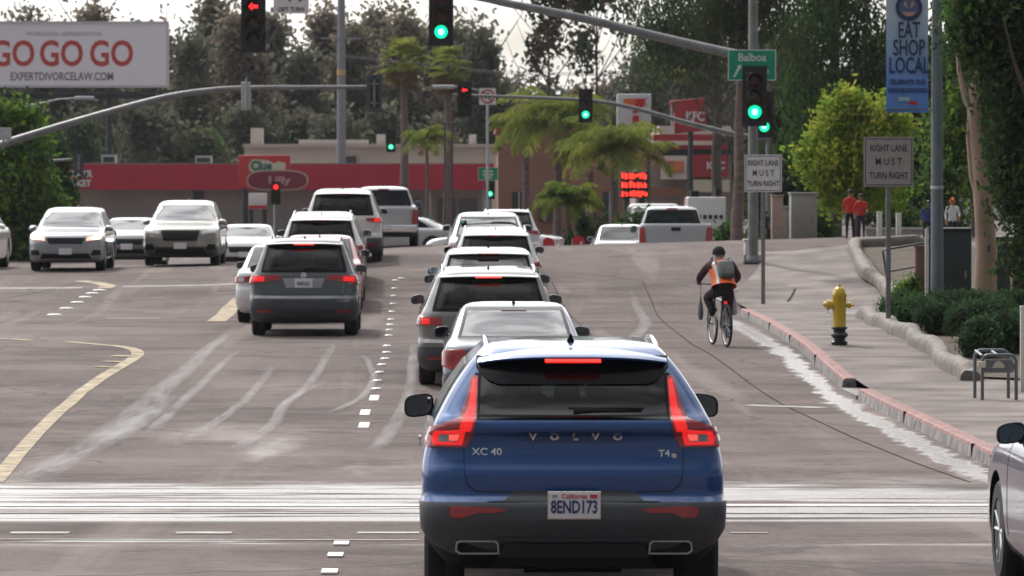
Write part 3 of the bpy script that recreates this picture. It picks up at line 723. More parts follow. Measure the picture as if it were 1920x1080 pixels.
car('suv', 'dark grey SUV with lit red tail lights, rearmost in the left queue', 'SUV', -2.28, 72.7, 'suv', W=1.84, H=1.67, L=4.5, pm=P_GREY, lamps='tig', lit=True, brake=True, rails=True, plate_txt='9AKL621', mirror_mat=P_DARK)
car('sedan', 'white car half hidden behind the left edge of the dark grey SUV', 'sedan', -2.88, 79.8, 'sed', W=1.80, H=1.47, L=4.4, pm=P_WHITE, lamps='slim', mirror_mat=P_DARK, clad=False)
car('sedan', 'red car showing past the right edge of the dark grey SUV', 'sedan', -2.42, 86.2, 'sed', W=1.82, H=1.48, L=4.4, pm=P_RED, lamps='slim', mirror_mat=P_DARK, clad=False)
car('suv', 'white SUV with dark rear glass between the dark grey and tall white SUVs', 'SUV', -2.50, 91.6, 'suv', W=1.86, H=1.66, L=4.5, pm=P_WHITE, lamps='rav', mirror_mat=P_DARK)
car('suv', 'tall white SUV with one bright tail light, front of the left queue beside the pickup', 'SUV', -2.22, 99.6, 'suv', W=1.84, H=1.74, L=4.5, pm=P_PEARL, lamps='rav', lit=True, rails=False, mirror_mat=P_PEARL)
car('pickup_truck', 'white pickup truck with tall red lamps ahead of the left queue', 'pickup truck', -1.50, 117, 'pick', W=1.93, H=1.70, L=5.4, pm=P_SILVER, lamps='white_pick', zoff=0)
car('pickup_truck', 'white pickup truck half sunk behind the hill crest near the restaurant signs', 'pickup truck', 6.55, 117, 'pick', W=2.0, H=1.88, L=5.4, pm=P_SILVER, lamps='white_pick', group='vehicles beyond the intersection')

car('oncoming_car', 'silver hatchback coming towards the viewer with both headlights glowing orange', 'car', -8.85, 101.5, 'suv', W=1.80, H=1.50, L=4.3, pm=paint('cool_silver_paint', (.30, .31, .34), metal=.6), facing=True, hl=M_HEAD, rails=False, clad=False, group='oncoming vehicles', lamps='bar')
car('oncoming_car', 'small silver sedan with one bluish-white headlight, between two oncoming vehicles', 'car', -8.05, 110.5, 'sed', W=1.70, H=1.36, L=4.4, pm=P_WARM, facing=True, hl=M_HEADB, group='oncoming vehicles', lamps='slim', clad=False)
car('oncoming_truck', 'pale champagne SUV-like pickup with a dark wide grille waiting on the left', 'pickup truck', -6.30, 104.5, 'suv', W=1.86, H=1.62, L=4.8, pm=P_CHAMP, facing=True, group='oncoming vehicles', rails=False, grille='wide', lamps='bar')
car('oncoming_car', 'pale green-white sedan behind the left queue, right of the champagne pickup', 'car', -5.3, 117, 'sed', W=1.78, H=1.45, L=4.4, pm=P_PEARL, facing=True, group='oncoming vehicles', lamps='slim', clad=False)
car('oncoming_car', 'white car cut off by the left edge of the picture', 'car', -11.6, 103, 'sed', W=1.80, H=1.45, L=4.4, pm=P_WHITE, facing=True, group='oncoming vehicles', lamps='slim', hl=M_CLR, clad=False)
car('sedan', 'silver-lilac sedan cut off by the right edge of the picture, square black mirror showing', 'sedan', 4.62, 24.6, 'sed', W=1.84, H=1.46, L=4.55, pm=paint('lilac_silver_paint', (.17, .16, .24), metal=.7), lamps='slim', mirror_mat=M_PLAS, clad=False, group='vehicles in the traffic queue')
o = car('parked_car', 'silver parked car seen from the side, right of the left pickup', 'car', 0.9, 165, 'sed', W=1.80, H=1.45, L=4.5, pm=P_SILVER, lamps='slim', clad=False, group='parked cars'); o.rotation_euler[2] = R(78)
car('parked_car', 'low white car whose roof shows above the crest beside red flags', 'car', 4.1, 140, 'sed', W=1.85, H=1.45, L=4.5, pm=P_WHITE, lamps='slim', clad=False, group='parked cars').rotation_euler[2] = R(80)
car('sedan', 'small car with only roof and red lamp above the crest, by the right pickup', 'car', 5.35, 122, 'sed', W=1.75, H=1.5, L=4.3, pm=P_PEARL, lamps='slim', lit=True, clad=False, group='vehicles beyond the intersection')
car('parked_car', 'white car parked at the far right behind the pale tree trunk', 'car', 18.2, 104, 'suv', W=1.82, H=1.6, L=4.5, pm=P_WHITE, lamps='bar', group='parked cars').rotation_euler[2] = R(70)
#@@SETTING
# ------------------------------------------------------------------ ground
def asphalt(name):
    m = bpy.data.materials.new(name); n, l = nodes_of(m); b = n['Principled BSDF']
    tc = n.new('ShaderNodeTexCoord'); sx = n.new('ShaderNodeSeparateXYZ'); l.new(tc.outputs['Object'], sx.inputs[0])
    def math_(op, a, b_=None, clamp=False):
        q = n.new('ShaderNodeMath'); q.operation = op; q.use_clamp = clamp
        for i, v in enumerate((a, b_)):
            if v is None: continue
            if isinstance(v, (int, float)): q.inputs[i].default_value = v
            else: l.new(v, q.inputs[i])
        return q.outputs[0]
    def noise(scale, sc=(1, 1, 1), detail=6, rough=.6):
        mp = n.new('ShaderNodeMapping'); mp.inputs['Scale'].default_value = sc; l.new(tc.outputs['Object'], mp.inputs[0])
        z = n.new('ShaderNodeTexNoise'); z.inputs['Scale'].default_value = scale; z.inputs['Detail'].default_value = detail; z.inputs['Roughness'].default_value = rough
        l.new(mp.outputs[0], z.inputs['Vector']); return z.outputs['Fac']
    def rng(v, a, b_, c=0., d=1.):
        q = n.new('ShaderNodeMapRange'); q.interpolation_type = 'SMOOTHSTEP'
        q.inputs[1].default_value = a; q.inputs[2].default_value = b_; q.inputs[3].default_value = c; q.inputs[4].default_value = d
        l.new(v, q.inputs[0]); return q.outputs[0]
    def mixc(f, a, b_):
        q = n.new('ShaderNodeMix'); q.data_type = 'RGBA'
        if isinstance(f, (int, float)): q.inputs[0].default_value = f
        else: l.new(f, q.inputs[0])
        for i, v in ((6, a), (7, b_)):
            if isinstance(v, tuple): q.inputs[i].default_value = v + (1,)
            else: l.new(v, q.inputs[i])
        return q.outputs[2]
    X, Y = sx.outputs[0], sx.outputs[1]
    fine = noise(14, (1, 1, 1), 8, .7); big = noise(.35, (1, .25, 1), 5); streak = noise(1.1, (1.0, .10, 1), 6, .65)
    c = mixc(rng(fine, .3, .7), (.060, .046, .042), (.097, .079, .074))
    c = mixc(rng(big, .42, .62, 0, .55), c, (.118, .097, .091))
    gr_ = noise(55, (1, 1, 1), 3, .8); c = mixc(rng(gr_, .42, .30, 0, .5), c, (.045, .036, .034)); c = mixc(rng(gr_, .60, .72, 0, .5), c, (.20, .17, .16))
    c = mixc(rng(streak, .55, .70, 0, .45), c, (.052, .043, .042))
    mot = noise(.45, (.55, .9, 1), 7, .68); c = mixc(rng(mot, .50, .64, 0, .65), c, (.040, .031, .029)); c = mixc(rng(mot, .46, .36, 0, .45), c, (.14, .112, .104))
    fs = noise(2.2, (.5, .8, 1), 6, .75); c = mixc(rng(fs, .56, .68, 0, .55), c, (.038, .030, .028))
    # worn wheel tracks: pale dusty bands along the lanes
    wt = noise(.9, (1.4, .05, 1), 4, .5)
    c = mixc(rng(wt, .56, .68, 0, .5), c, (.15, .122, .112))
    # transverse pavement joints
    jn = noise(1.0, (.02, 1.1, 1), 2, .4); d = math_('ABSOLUTE', math_('SUBTRACT', jn, .5))
    c = mixc(math_('MULTIPLY', rng(d, .006, .0, 0, 1), .7), c, (.06, .055, .055))
    # tar patches and cracks
    vo = n.new('ShaderNodeTexVoronoi'); vo.feature = 'DISTANCE_TO_EDGE'; vo.inputs['Scale'].default_value = .16
    wz = n.new('ShaderNodeTexNoise'); wz.inputs['Scale'].default_value = .8; l.new(tc.outputs['Object'], wz.inputs['Vector'])
    vm = n.new('ShaderNodeVectorMath'); vm.operation = 'ADD'; l.new(tc.outputs['Object'], vm.inputs[0])
    sc_ = n.new('ShaderNodeVectorMath'); sc_.operation = 'SCALE'; l.new(wz.outputs['Color'], sc_.inputs[0]); sc_.inputs['Scale'].default_value = 1.6
    l.new(sc_.outputs[0], vm.inputs[1]); l.new(vm.outputs[0], vo.inputs['Vector'])
    c = mixc(rng(vo.outputs['Distance'], .012, .0, 0, .85), c, (.05, .045, .045))
    # wet band of the cross gutter and the wet kerb gutter
    wn = noise(.55, (.35, 1.4, 1), 7, .65)
    Yn = math_('ADD', Y, math_('MULTIPLY', math_('SUBTRACT', noise(.6, (.5, 1.2, 1), 7, .7), .5), 8.0)); yb = math_('MULTIPLY', rng(Y, 33.9, 34.4), rng(Yn, 40.4, 38.0))
    wet1 = math_('MULTIPLY', math_('MULTIPLY', yb, rng(wn, .24, .40)), rng(noise(1.0, (.22, 2.2, 1), 7, .68), .40, .52))
    pd = math_('MULTIPLY', math_('MULTIPLY', rng(Y, 31.2, 31.8), rng(Y, 33.4, 32.6)), rng(noise(.5, (.3, 2.2, 1), 5), .56, .62))
    gn = noise(2.6, (1, .6, 1), 7, .7)
    gx = math_('ABSOLUTE', math_('SUBTRACT', X, math_('ADD', math_('MULTIPLY', rng(Y, 52, 92), .45), 5.22)))
    gy = math_('MULTIPLY', rng(Y, 37, 43), rng(Y, 84, 78))
    wet2 = math_('MULTIPLY', math_('MULTIPLY', rng(math_('SUBTRACT', gx, math_('MULTIPLY', math_('SUBTRACT', gn, .5), .8)), .19, .09), gy), 1.0)
    lane = math_('MULTIPLY', math_('MULTIPLY', rng(Y, 35, 40), rng(Y, 52, 44)), rng(noise(.5, (.9, .22, 1), 6, .6), .50, .64, 0, .45))
    lane = math_('MULTIPLY', lane, math_('MULTIPLY', rng(X, .5, -1.2), rng(X, -6.2, -4.8)))
    hard = math_('MAXIMUM', math_('MAXIMUM', wet1, wet2), pd, True)
    wet = math_('MAXIMUM', hard, lane, True)
    c = mixc(math_('MULTIPLY', hard, .5), c, (.09, .085, .085))
    ga = n.new('ShaderNodeVectorMath'); ga.operation = 'SCALE'; ga.inputs['Scale'].default_value = 1.6; l.new(c, ga.inputs[0]); l.new(ga.outputs[0], b.inputs['Base Color'])
    r = n.new('ShaderNodeMix'); r.data_type = 'FLOAT'; l.new(wet, r.inputs[0]); r.inputs[2].default_value = .85; r.inputs[3].default_value = .22
    l.new(r.outputs[0], b.inputs['Roughness'])
    sp = n.new('ShaderNodeMix'); sp.data_type = 'FLOAT'; l.new(wet, sp.inputs[0]); sp.inputs[2].default_value = .07; sp.inputs[3].default_value = 1.0
    l.new(sp.outputs[0], b.inputs['Specular IOR Level'])
    bp = n.new('ShaderNodeBump'); bp.inputs['Distance'].default_value = .012
    st = n.new('ShaderNodeMix'); st.data_type = 'FLOAT'; l.new(hard, st.inputs[0]); st.inputs[2].default_value = .5; st.inputs[3].default_value = .35; l.new(st.outputs[0], bp.inputs['Strength'])
    l.new(noise(45, (1, 1, 1), 4, .7), bp.inputs['Height']); l.new(bp.outputs[0], b.inputs['Normal'])
    return m
M_ASPH = asphalt('asphalt')
M_CONC = mat('sidewalk_concrete', (.185, .158, .146), rough=.85, spec=.12, var=.38, vscale=.9, bump=.3, bscale=60)
M_CURB = mat('kerb_concrete', (.22, .205, .20), rough=.8, var=.55, vscale=5, bump=.3, bscale=40)
M_CURBR = mat('kerb_red_paint', (.20, .082, .072), rough=.7, var=.5, vscale=7)
M_SOIL = mat('planter_soil', (.07, .05, .035), rough=.95, var=.4, vscale=3, bump=.6, bscale=20)
M_ROCK = mat('river_rock', (.16, .138, .12), rough=.8, var=.35, vscale=4, bump=.5, bscale=18)

def sheet(name, xs, ys, off=0.0, m=None, kind='structure', zf=None):
    mb = MB(); mb.grid([[(x, y, (zf or T)(x, y) + off) for x in xs] for y in ys]); o = mb.build(name, [m], smooth=60); tag(o, kind=kind); return o
def fr(a, b, s): return [a + (b - a) * i / max(1, int(round((b - a) / s))) for i in range(max(1, int(round((b - a) / s))) + 1)]
xs = [-400, -200, -120, -60] + fr(-30, 30, 1.0) + [60, 120, 200, 400]
ys = [-40, -20, 0, 10] + fr(16, 150, 1.0) + [180, 260, 400, 800, 1400]
# road lies a hair lower under the sidewalk so that the two never touch
sheet('road', xs, ys, 0.0, M_ASPH)

KX = lambda Y: 5.5 + .5 * sst(56, 84, Y) + 1.2 * sst(86, 98, Y) ** 1.5
def side_top(X, Y): return T(X, Y) + .14 - .11 * sst(85, 90, Y) * (1 - sst(8.4, 9.4, X))
mb = MB(); rows = []
for Y in fr(10, 99.5, .75): rows.append([(KX(Y) + .16 + (34 - KX(Y)) * (t / 14) ** 1.3, Y, side_top(KX(Y) + .16 + (34 - KX(Y)) * (t / 14) ** 1.3, Y)) for t in range(15)])
mb.grid(rows); tag(mb.build('sidewalk', [M_CONC], smooth=60), kind='structure')
# joints scored across the sidewalk
mb = MB()
for Y in (41.5, 49, 55.6, 62.5, 69.5, 77, 86, 92):
    mb.grid([[(x, Y + d, side_top(x, Y + d) + .004) for x in fr(KX(Y) + .2, 14, .5)] for d in (0, .035)])
for (xa, ya, xb, yb_) in ((7.2, 88, 8.4, 97), (6.6, 86.5, 8.7, 86.9)):
    mb.grid([[(xa + (xb - xa) * t / 8 + d, ya + (yb_ - ya) * t / 8, side_top(xa + (xb - xa) * t / 8 + d, ya + (yb_ - ya) * t / 8) + .005) for t in range(9)] for d in (0, .05)])
tag(mb.build('sidewalk_joints', [mat('joint_dark', (.05, .045, .045), rough=.95, spec=0)]), kind='structure')
mb = MB(); mb.grid([[(x, y, side_top(x, y) + .008) for x in fr(7.5, 8.5, .25)] for y in fr(80.5, 82.6, .3)]); tag(mb.build('sidewalk_patch', [mat('patch_grey', (.16, .155, .155), rough=.8, var=.2)]), kind='structure')

def kerb(name, Y0, Y1, red=True):
    mb = MB(); rows = []; N_ = max(2, int((Y1 - Y0) / .6))
    for i in range(N_ + 1):
        Y = Y0 + (Y1 - Y0) * i / N_; x = KX(Y); h = side_top(x + .2, Y) + .006; g = T(x, Y) - .03
        rows.append([(x - .02, Y, g), (x, Y, h - .035), (x + .015, Y, h - .008), (x + .045, Y, h), (x + .175, Y, h), (x + .18, Y, h - .1)])
    nr = len(rows)
    for j in range(5):
        mb.grid([[r[j], r[j + 1]] for r in rows], 1 if (j in (1, 2, 3) and red) else 0)
    for r in (rows[0], rows[-1]): mb.add(r + [(r[-1][0], r[-1][1], r[0][2])], [tuple(range(7))])
    o = mb.build(name, [M_CURB, M_CURBR]); tag(o, kind='structure'); return o
kerb('kerb', 10, 55.7); kerb('kerb', 57.9, 84.5)
mb = MB()
for Y in fr(12, 82, 6.1):
    if 55 < Y < 58: continue
    x = KX(Y); mb.box((x + .078, Y, T(x, Y) + .075), (.195, .010, .14))
tag(mb.build('kerb_joints', [mat('joint_dark', (.05, .045, .045))]), kind='structure')
# storm drain throat in the gap of the kerb
mb = MB(); mb.box((5.62, 56.8, T(5.6, 56.8) - .02), (.30, 2.2, .12)); tag(mb.build('drain_inlet', [M_CURB]), kind='structure')
# concrete gutter pan between asphalt and kerb

# ------------------------------------------------------------------ road markings
M_MARK = mat('road_paint_white', (.62, .61, .58), rough=.6, var=.25, vscale=9)
M_MARKW = mat('road_paint_worn', (.27, .25, .23), rough=.7, var=.35, vscale=5)
M_MARKY = mat('road_paint_yellow', (.36, .295, .21), rough=.8, spec=.1, var=.4, vscale=4)
M_DOT = mat('raised_dot_white', (.72, .72, .70), rough=.35)
def strip(mb, pts, w, off=.006, mi=0):
    P_ = []
    for a, b in zip(pts, pts[1:]):
        n = max(1, int(math.hypot(b[0] - a[0], b[1] - a[1]) / .5))
        P_ += [(a[0] + (b[0] - a[0]) * i / n, a[1] + (b[1] - a[1]) * i / n) for i in range(n)]
    P_.append(pts[-1]); rows = []; N_ = len(P_); ws = w if isinstance(w, (list, tuple)) else [w] * 2
    for i, p in enumerate(P_):
        q0, q1 = P_[max(0, i - 1)], P_[min(N_ - 1, i + 1)]; dx, dy = q1[0] - q0[0], q1[1] - q0[1]; L = math.hypot(dx, dy) or 1
        nx, ny = dy / L, -dx / L; ww = (ws[0] + (ws[1] - ws[0]) * i / (N_ - 1)) / 2
        rows.append([(p[0] + nx * k * ww, p[1] + ny * k * ww, T(p[0] + nx * k * ww, p[1] + ny * k * ww) + off) for k in (-1, 0, 1)])
    mb.grid(rows, mi)
def G(px, py, off=0.0):
    """ground point under a pixel (real terrain)"""
    lo = 15.0; y = lo
    while y < 140:
        s = F / y; X = (px - VX) / s; z = CH - (py - VY) / s
        if z <= T(X, y) + off: return ((px - VX) * y / F, y)
        y += .1
    return ((px - VX) * y / F, y)
mb = MB()
strip(mb, [G(0, 948), G(400, 948), G(780, 948), (6.0 * .98, G(780, 948)[1])], .26); strip(mb, [(-6, G(780, 963)[1]), (5.6, G(780, 963)[1])], .10, mi=1)
strip(mb, [G(0, 1012), G(786, 1014)], .07, mi=1); strip(mb, [G(330, 1000), G(435, 1000)], .22, mi=1); strip(mb, [G(670, 1000), G(786, 1000)], .18, mi=1); strip(mb, [G(20, 1001), G(130, 1001)], .2, mi=1)
strip(mb, [G(1370, 1001), G(1440, 1001)], .08, mi=1); strip(mb, [G(1400, 761), G(1545, 765)], .3, mi=1)
strip(mb, [G(0, 541), G(155, 540)], .35, mi=1); strip(mb, [G(230, 538), G(440, 533)], .3, mi=1); strip(mb, [G(200, 597), G(300, 597)], .25, mi=1)
tag(mb.build('road_marking', [M_MARK, M_MARKW]), kind='structure')
mb = MB()   # worn cream line turning round the nose of the median
cv = [(-10, 905), (30, 856), (70, 812), (110, 772), (150, 737), (190, 709), (222, 690), (245, 677), (257, 668), (259, 662), (254, 657), (242, 653), (225, 650), (205, 648), (180, 646), (150, 643), (125, 641)]
strip(mb, [G(*c) for c in cv], [.17, .20]); strip(mb, [G(-30, 634), G(20, 636), G(60, 639)], .2)
[strip(mb, [G(px_, py_), G(px_ + 14, py_ - 2)], .35, off=.010) for px_, py_ in ((224, 670), (208, 680), (192, 690))]
strip(mb, [G(405, 603), G(432, 578), G(452, 560)], .36)
strip(mb, [G(150, 527), G(185, 531), G(203, 536), (G(196, 541))], .35)
tag(mb.build('median_line', [M_MARKY]), kind='structure')
mb = MB()
for pts_ in ([(1035, 530), (1050, 560), (1068, 590), (1112, 632)], [(1205, 528), (1222, 565), (1245, 605), (1300, 648), (1380, 700), (1480, 765), (1600, 822), (1720, 870), (1820, 905)], [(1180, 640), (1300, 645)], [(1060, 512), (1130, 517), (1205, 528)], [(0, 603), (200, 600), (440, 606)], [(250, 578), (420, 578)], [(470, 640), (700, 641)], [(560, 688), (780, 690)], [(0, 648), (110, 655), (280, 658), (370, 652)], [(640, 600), (790, 602)], [(0, 562), (90, 545), (150, 530)]):
    strip(mb, [G(*q) for q in pts_], [.022, .018], off=.005)
tag(mb.build('pavement_seam', [mat('tar_seam', (.07, .058, .053), rough=.95, spec=.0, var=.4, vscale=4)]), kind='structure')
mb = MB()
def dot(px, py, w=.15, d=.15):
    x, y = G(px, py); z = T(x, y); mb.lathe([(w * .5, .0), (w * .46, .012), (w * .3, .022), (.001, .024)], (x, y, z + .004), seg=10)
for k, (a, b_) in enumerate([((741, 527), (733, 600)), ((733, 600), (727, 640))]):
    for i in range(5 if k == 0 else 4): t = i / (5 if k == 0 else 4); dot(a[0] + (b_[0] - a[0]) * t, a[1] + (b_[1] - a[1]) * t)
for px, py in ((752, 523), (726, 650), (725, 662), (722, 674), (716, 686), (712, 700), (708, 716), (706, 731)): dot(px, py)
for px, py in ((102, 591), (124, 579), (145, 568), (160, 558), (173, 551), (186, 545)): dot(px, py, .30)
for px, py in ((703, 748), (686, 775), (684, 799)): strip(mb, [G(px, py - 6), G(px - 3, py + 4)], .12)
for px, py in ((640, 1022), (629, 1043), (618, 1076)): x, y = G(px, py); mb.box((x, y, T(x, y) + .010), (.11, .30, .012))
tag(mb.build('lane_dots', [M_DOT]), kind='structure')

# pale worn tyre tracks dragged out of the wet band; each stain fades out at its own edge
def trackmat():
    m = bpy.data.materials.new('damp_track'); n, l = nodes_of(m); b = n['Principled BSDF']; b.inputs['Base Color'].default_value = (.24, .22, .215, 1); b.inputs['Roughness'].default_value = .36
    tc = n.new('ShaderNodeTexCoord'); mp = n.new('ShaderNodeMapping'); mp.inputs['Scale'].default_value = (5, .5, 1); l.new(tc.outputs['Object'], mp.inputs[0]); at = n.new('ShaderNodeAttribute'); at.attribute_name = 'fade'
    nz = n.new('ShaderNodeTexNoise'); nz.inputs['Scale'].default_value = 1.6; nz.inputs['Detail'].default_value = 8; nz.inputs['Roughness'].default_value = .65; l.new(mp.outputs[0], nz.inputs['Vector'])
    mr = n.new('ShaderNodeMapRange'); mr.inputs[1].default_value = .30; mr.inputs[2].default_value = .62; mr.inputs[3].default_value = .04; mr.inputs[4].default_value = .42; l.new(nz.outputs['Fac'], mr.inputs[0])
    mu = n.new('ShaderNodeMath'); mu.operation = 'MULTIPLY'; l.new(mr.outputs[0], mu.inputs[0]); l.new(at.outputs['Fac'], mu.inputs[1]); l.new(mu.outputs[0], b.inputs['Alpha']); return m
M_TRK = trackmat(); mb = MB(); fade = []
def track(pts, w0, w1, off):
    P_ = []
    n_ = len(pts)
    for i in range(n_ - 1):
        p0, p1, p2_, p3_ = [G(*pts[min(max(q, 0), n_ - 1)]) for q in (i - 1, i, i + 1, i + 2)]
        for k in range(14):
            u = k / 14; P_.append(tuple(.5 * ((2 * p1[c]) + (p2_[c] - p0[c]) * u + (2 * p0[c] - 5 * p1[c] + 4 * p2_[c] - p3_[c]) * u * u + (3 * p1[c] - p0[c] - 3 * p2_[c] + p3_[c]) * u ** 3) for c in (0, 1)))
    N_ = len(P_); rows = []
    for i, p in enumerate(P_):
        q0, q1 = P_[max(0, i - 1)], P_[min(N_ - 1, i + 1)]; dx, dy = q1[0] - q0[0], q1[1] - q0[1]; L = math.hypot(dx, dy) or 1; w = (w0 + (w1 - w0) * i / (N_ - 1)) / 2 * .7; row = []
        for k in range(9):
            t = k / 4 - 1; x, y = p[0] + dy / L * t * w, p[1] - dx / L * t * w; row.append((x, y, T(x, y) + off)); fade.append((1 - t * t) * min(1, i / 6, (N_ - 1 - i) / 8))
        rows.append(row)
    mb.grid(rows)
for k, (pts, w0, w1) in enumerate([([(180, 835), (235, 795), (300, 735), (370, 675), (452, 608)], 1.0, .28), ([(280, 815), (335, 760), (385, 715), (450, 655)], .35, .22), ([(350, 830), (430, 775), (475, 735), (515, 685)], .32, .2),
                ([(520, 770), (585, 715), (615, 665), (640, 630)], .3, .2), ([(620, 775), (680, 745), (700, 705), (680, 665)], .25, .15), ([(440, 845), (510, 800), (540, 755), (610, 715)], .35, .2), ([(40, 905), (150, 850), (250, 800), (330, 735)], .9, .4),
                ([(700, 850), (745, 790), (770, 720), (775, 640)], .4, .2), ([(1130, 700), (1210, 610), (1180, 540)], .5, .3)]):
    track(pts, w0 * .9, w1, .0075 + .0012 * k)
o = mb.build('tyre_tracks', [M_TRK]); tag(o, kind='structure'); fa = o.data.attributes.new('fade', 'FLOAT', 'POINT'); fa.data.foreach_set('value', fade)

# ------------------------------------------------------------------ traffic signals
M_POLE = mat('galvanised_pole', (.20, .20, .205), rough=.5, metal=.35, var=.2, vscale=3)
M_POLEB = mat('bluegrey_pole', (.12, .155, .17), rough=.5, var=.15, vscale=2)
M_SIGB = mat('signal_black', (.012, .013, .014), rough=.5, var=.3)
M_SIGBK = mat('signal_back', (.06, .075, .085), rough=.6, var=.2)
M_SIGW = mat('signal_pale_back', (.42, .43, .45), rough=.6, var=.2)
M_LOFF = [mat('lens_off_red', (.06, .008, .008), rough=.3), mat('lens_off_amber', (.06, .035, .01), rough=.3), mat('lens_off_green', (.008, .03, .028), rough=.3)]
M_LGREEN = mat('lamp_green', (0, .6, .35), emit=(.0, 1, .42), estr=1.5); M_LGCORE = mat('lamp_green_core', (.5, 1, .8), emit=(.35, 1, .7), estr=2.0)
M_LRED = mat('lamp_red', (.8, .02, .02), emit=(1, .025, .03), estr=1.6)
def signal(label, px, py, Y, lit, h=1.4, arrow=False, group='traffic signals', pale=False, back=False):
    """three-section signal head with backplate; (px,py) is the centre of the head"""
    p = P(px, py, Y); k = h / 1.4; r = thing('traffic_signal', label, 'traffic light', p, 0, group)
    m = MB(); m.box((0, .08, 0), (.36 * k, .18 * k, 1.08 * k), bev=.03 * k); m.box((0, .02, 1.08 * k / 2 + .05), (.06, .06, .12)); m.build('housing', [M_SIGW if pale else M_SIGB], r, smooth=40)
    m = MB(); m.box((0, .02, 0), (.56 * k, .015, 1.36 * k)); m.build('backplate', [M_SIGBK if back else (M_SIGB)], r) if not pale else m.box((0, 0, 0), (.001, .001, .001))
    if back:
        m = MB(); m.tube([(0, -.06, -.5 * k), (0, -.06, .5 * k)], .035, 8); m.box((0, -.03, .35 * k), (.3 * k, .05, .05)); m.box((0, -.03, -.35 * k), (.3 * k, .05, .05)); m.build('bracket', [M_SIGW if pale else M_POLE], r); return r
    for i, zz in enumerate((.36 * k, 0, -.36 * k)):
        m = MB(); on = (lit == i)
        m.lathe([(.001, -.035 * k), (.09 * k, -.03 * k), (.148 * k, -.012), (.15 * k, .03)], (0, -.01, zz), seg=20, axis='y')
        o = m.build('lens', [(M_SIGB if (on and arrow) else (M_LRED if i == 0 else M_LGREEN)) if on else M_LOFF[i]], r, smooth=50)
        if on and arrow:
            a = MB(); a.prism([(-.11 * k, zz), (-.02 * k, zz + .10 * k), (-.02 * k, zz + .04 * k), (.11 * k, zz + .04 * k), (.11 * k, zz - .04 * k), (-.02 * k, zz - .04 * k), (-.02 * k, zz - .10 * k)], -.07, -.055); a.build('arrow', [M_LRED], o)
        elif on and i == 2:
            a = MB(); a.lathe([(.001, -.05 * k), (.07 * k, -.045 * k), (.075 * k, -.03 * k)], (0, -.01, zz), seg=16, axis='y'); a.build('lens_core', [M_LGCORE], o, smooth=60)
        v = MB(); rr = .165 * k; n = 16; A = [PI * (-.12 + 1.24 * j / n) for j in range(n + 1)]
        for off in (0, .012):
            pass
        ring = [[(math.cos(a) * (rr + t), y_, zz + math.sin(a) * (rr + t)) for a in A] for y_, t in ((0, 0), (-.22 * k, -.005), (-.22 * k, .008), (0, .013))]
        v.grid(ring); v.build('visor', [M_SIGB], r, smooth=60)
    return r

def arm_thing(name, label, pts, r0, r1, Y, pole=None, m=M_POLE, group=None, cat='signal pole'):
    W_ = [P(x, y, yy) for x, y, yy in pts]; base = pole[0] if pole else W_[0]
    t = thing(name, label, cat, base, 0, group); rel = [w - base for w in W_]
    # smooth the arm
    sm = []; n = len(rel)
    for i in range(n - 1):
        p0, p1, p2, p3 = rel[max(0, i - 1)], rel[i], rel[i + 1], rel[min(n - 1, i + 2)]
        for k in range(8):
            u = k / 8; sm.append(.5 * ((2 * p1) + (p2 - p0) * u + (2 * p0 - 5 * p1 + 4 * p2 - p3) * u * u + (3 * p1 - p0 - 3 * p2 + p3) * u ** 3))
    sm.append(rel[-1]); N_ = len(sm)
    mb = MB(); mb.tube(sm, [r0 + (r1 - r0) * i / (N_ - 1) for i in range(N_)], 10); mb.build('arm', [m], t, smooth=60)
    if pole:
        mb = MB(); h = pole[1]; mb.tube([(0, 0, .0), (0, 0, h * .5), (0, 0, h)], [pole[2], pole[2] * .9, pole[2] * .75], 14); mb.build('pole', [m], t, smooth=60)
        mb = MB(); mb.box((0, 0, .03), (pole[2] * 3.8, pole[2] * 3.8, .06)); mb.lathe([(pole[2] * 1.5, .06), (pole[2] * 1.2, .16)], seg=16)
        for a in (0, 1, 2, 3): mb.tube([(math.cos(a * PI / 2 + PI / 4) * pole[2] * 2.1, math.sin(a * PI / 2 + PI / 4) * pole[2] * 2.1, .05), (math.cos(a * PI / 2 + PI / 4) * pole[2] * 2.1, math.sin(a * PI / 2 + PI / 4) * pole[2] * 2.1, .17)], .02, 6)
        mb.build('base_plate', [m], t)
    return t
def gp(px, Y, off=0): X = (px - VX) * Y / F; return Vector((X, Y, T(X, Y) + off))
b0 = P(1412, 500, 97); b0.z = side_top(b0.x, 97) - .02
arm_thing('signal_mast', 'tall grey mast at the right corner whose long arm sweeps up over the lanes', [(1412, 104, 97), (1370, 100, 97), (1230, 68, 97), (1100, 36, 97), (960, 8, 97), (880, -8, 97), (700, -30, 97), (440, -50, 97)], .125, .07, 97, (b0, 9.5, .12))
signal('large signal with green light high over the right lane, under the mast arm', 827, 30, 97, 2)
signal('large signal with red arrow at the top left of the view', 475, 42, 97, 0, arrow=True)
signal('large signal with green light mounted on the right corner pole below the green street sign', 1415, 180, 96, 2)
signal('green signal tucked behind the right corner pole, half hidden by the larger signal', 1433, 215, 104, 2, h=1.15)
b1 = gp(1442, 150, .1)
arm_thing('signal_mast', 'thinner far mast with arm sloping left behind the right corner pole', [(1442, 262, 150), (1370, 250, 150), (1280, 228, 150), (1190, 203, 150), (1110, 189, 150), (1000, 183, 150), (850, 178, 150)], .11, .05, 150, (b1, 7.5, .13))
signal('far signal with red arrow beside the no U-turn sign', 871, 186, 149, 0, h=1.25, arrow=True)
signal('far signal with green light over the palms', 1098, 198, 149, 2, h=1.22)
b2 = P(-60, 330, 140)
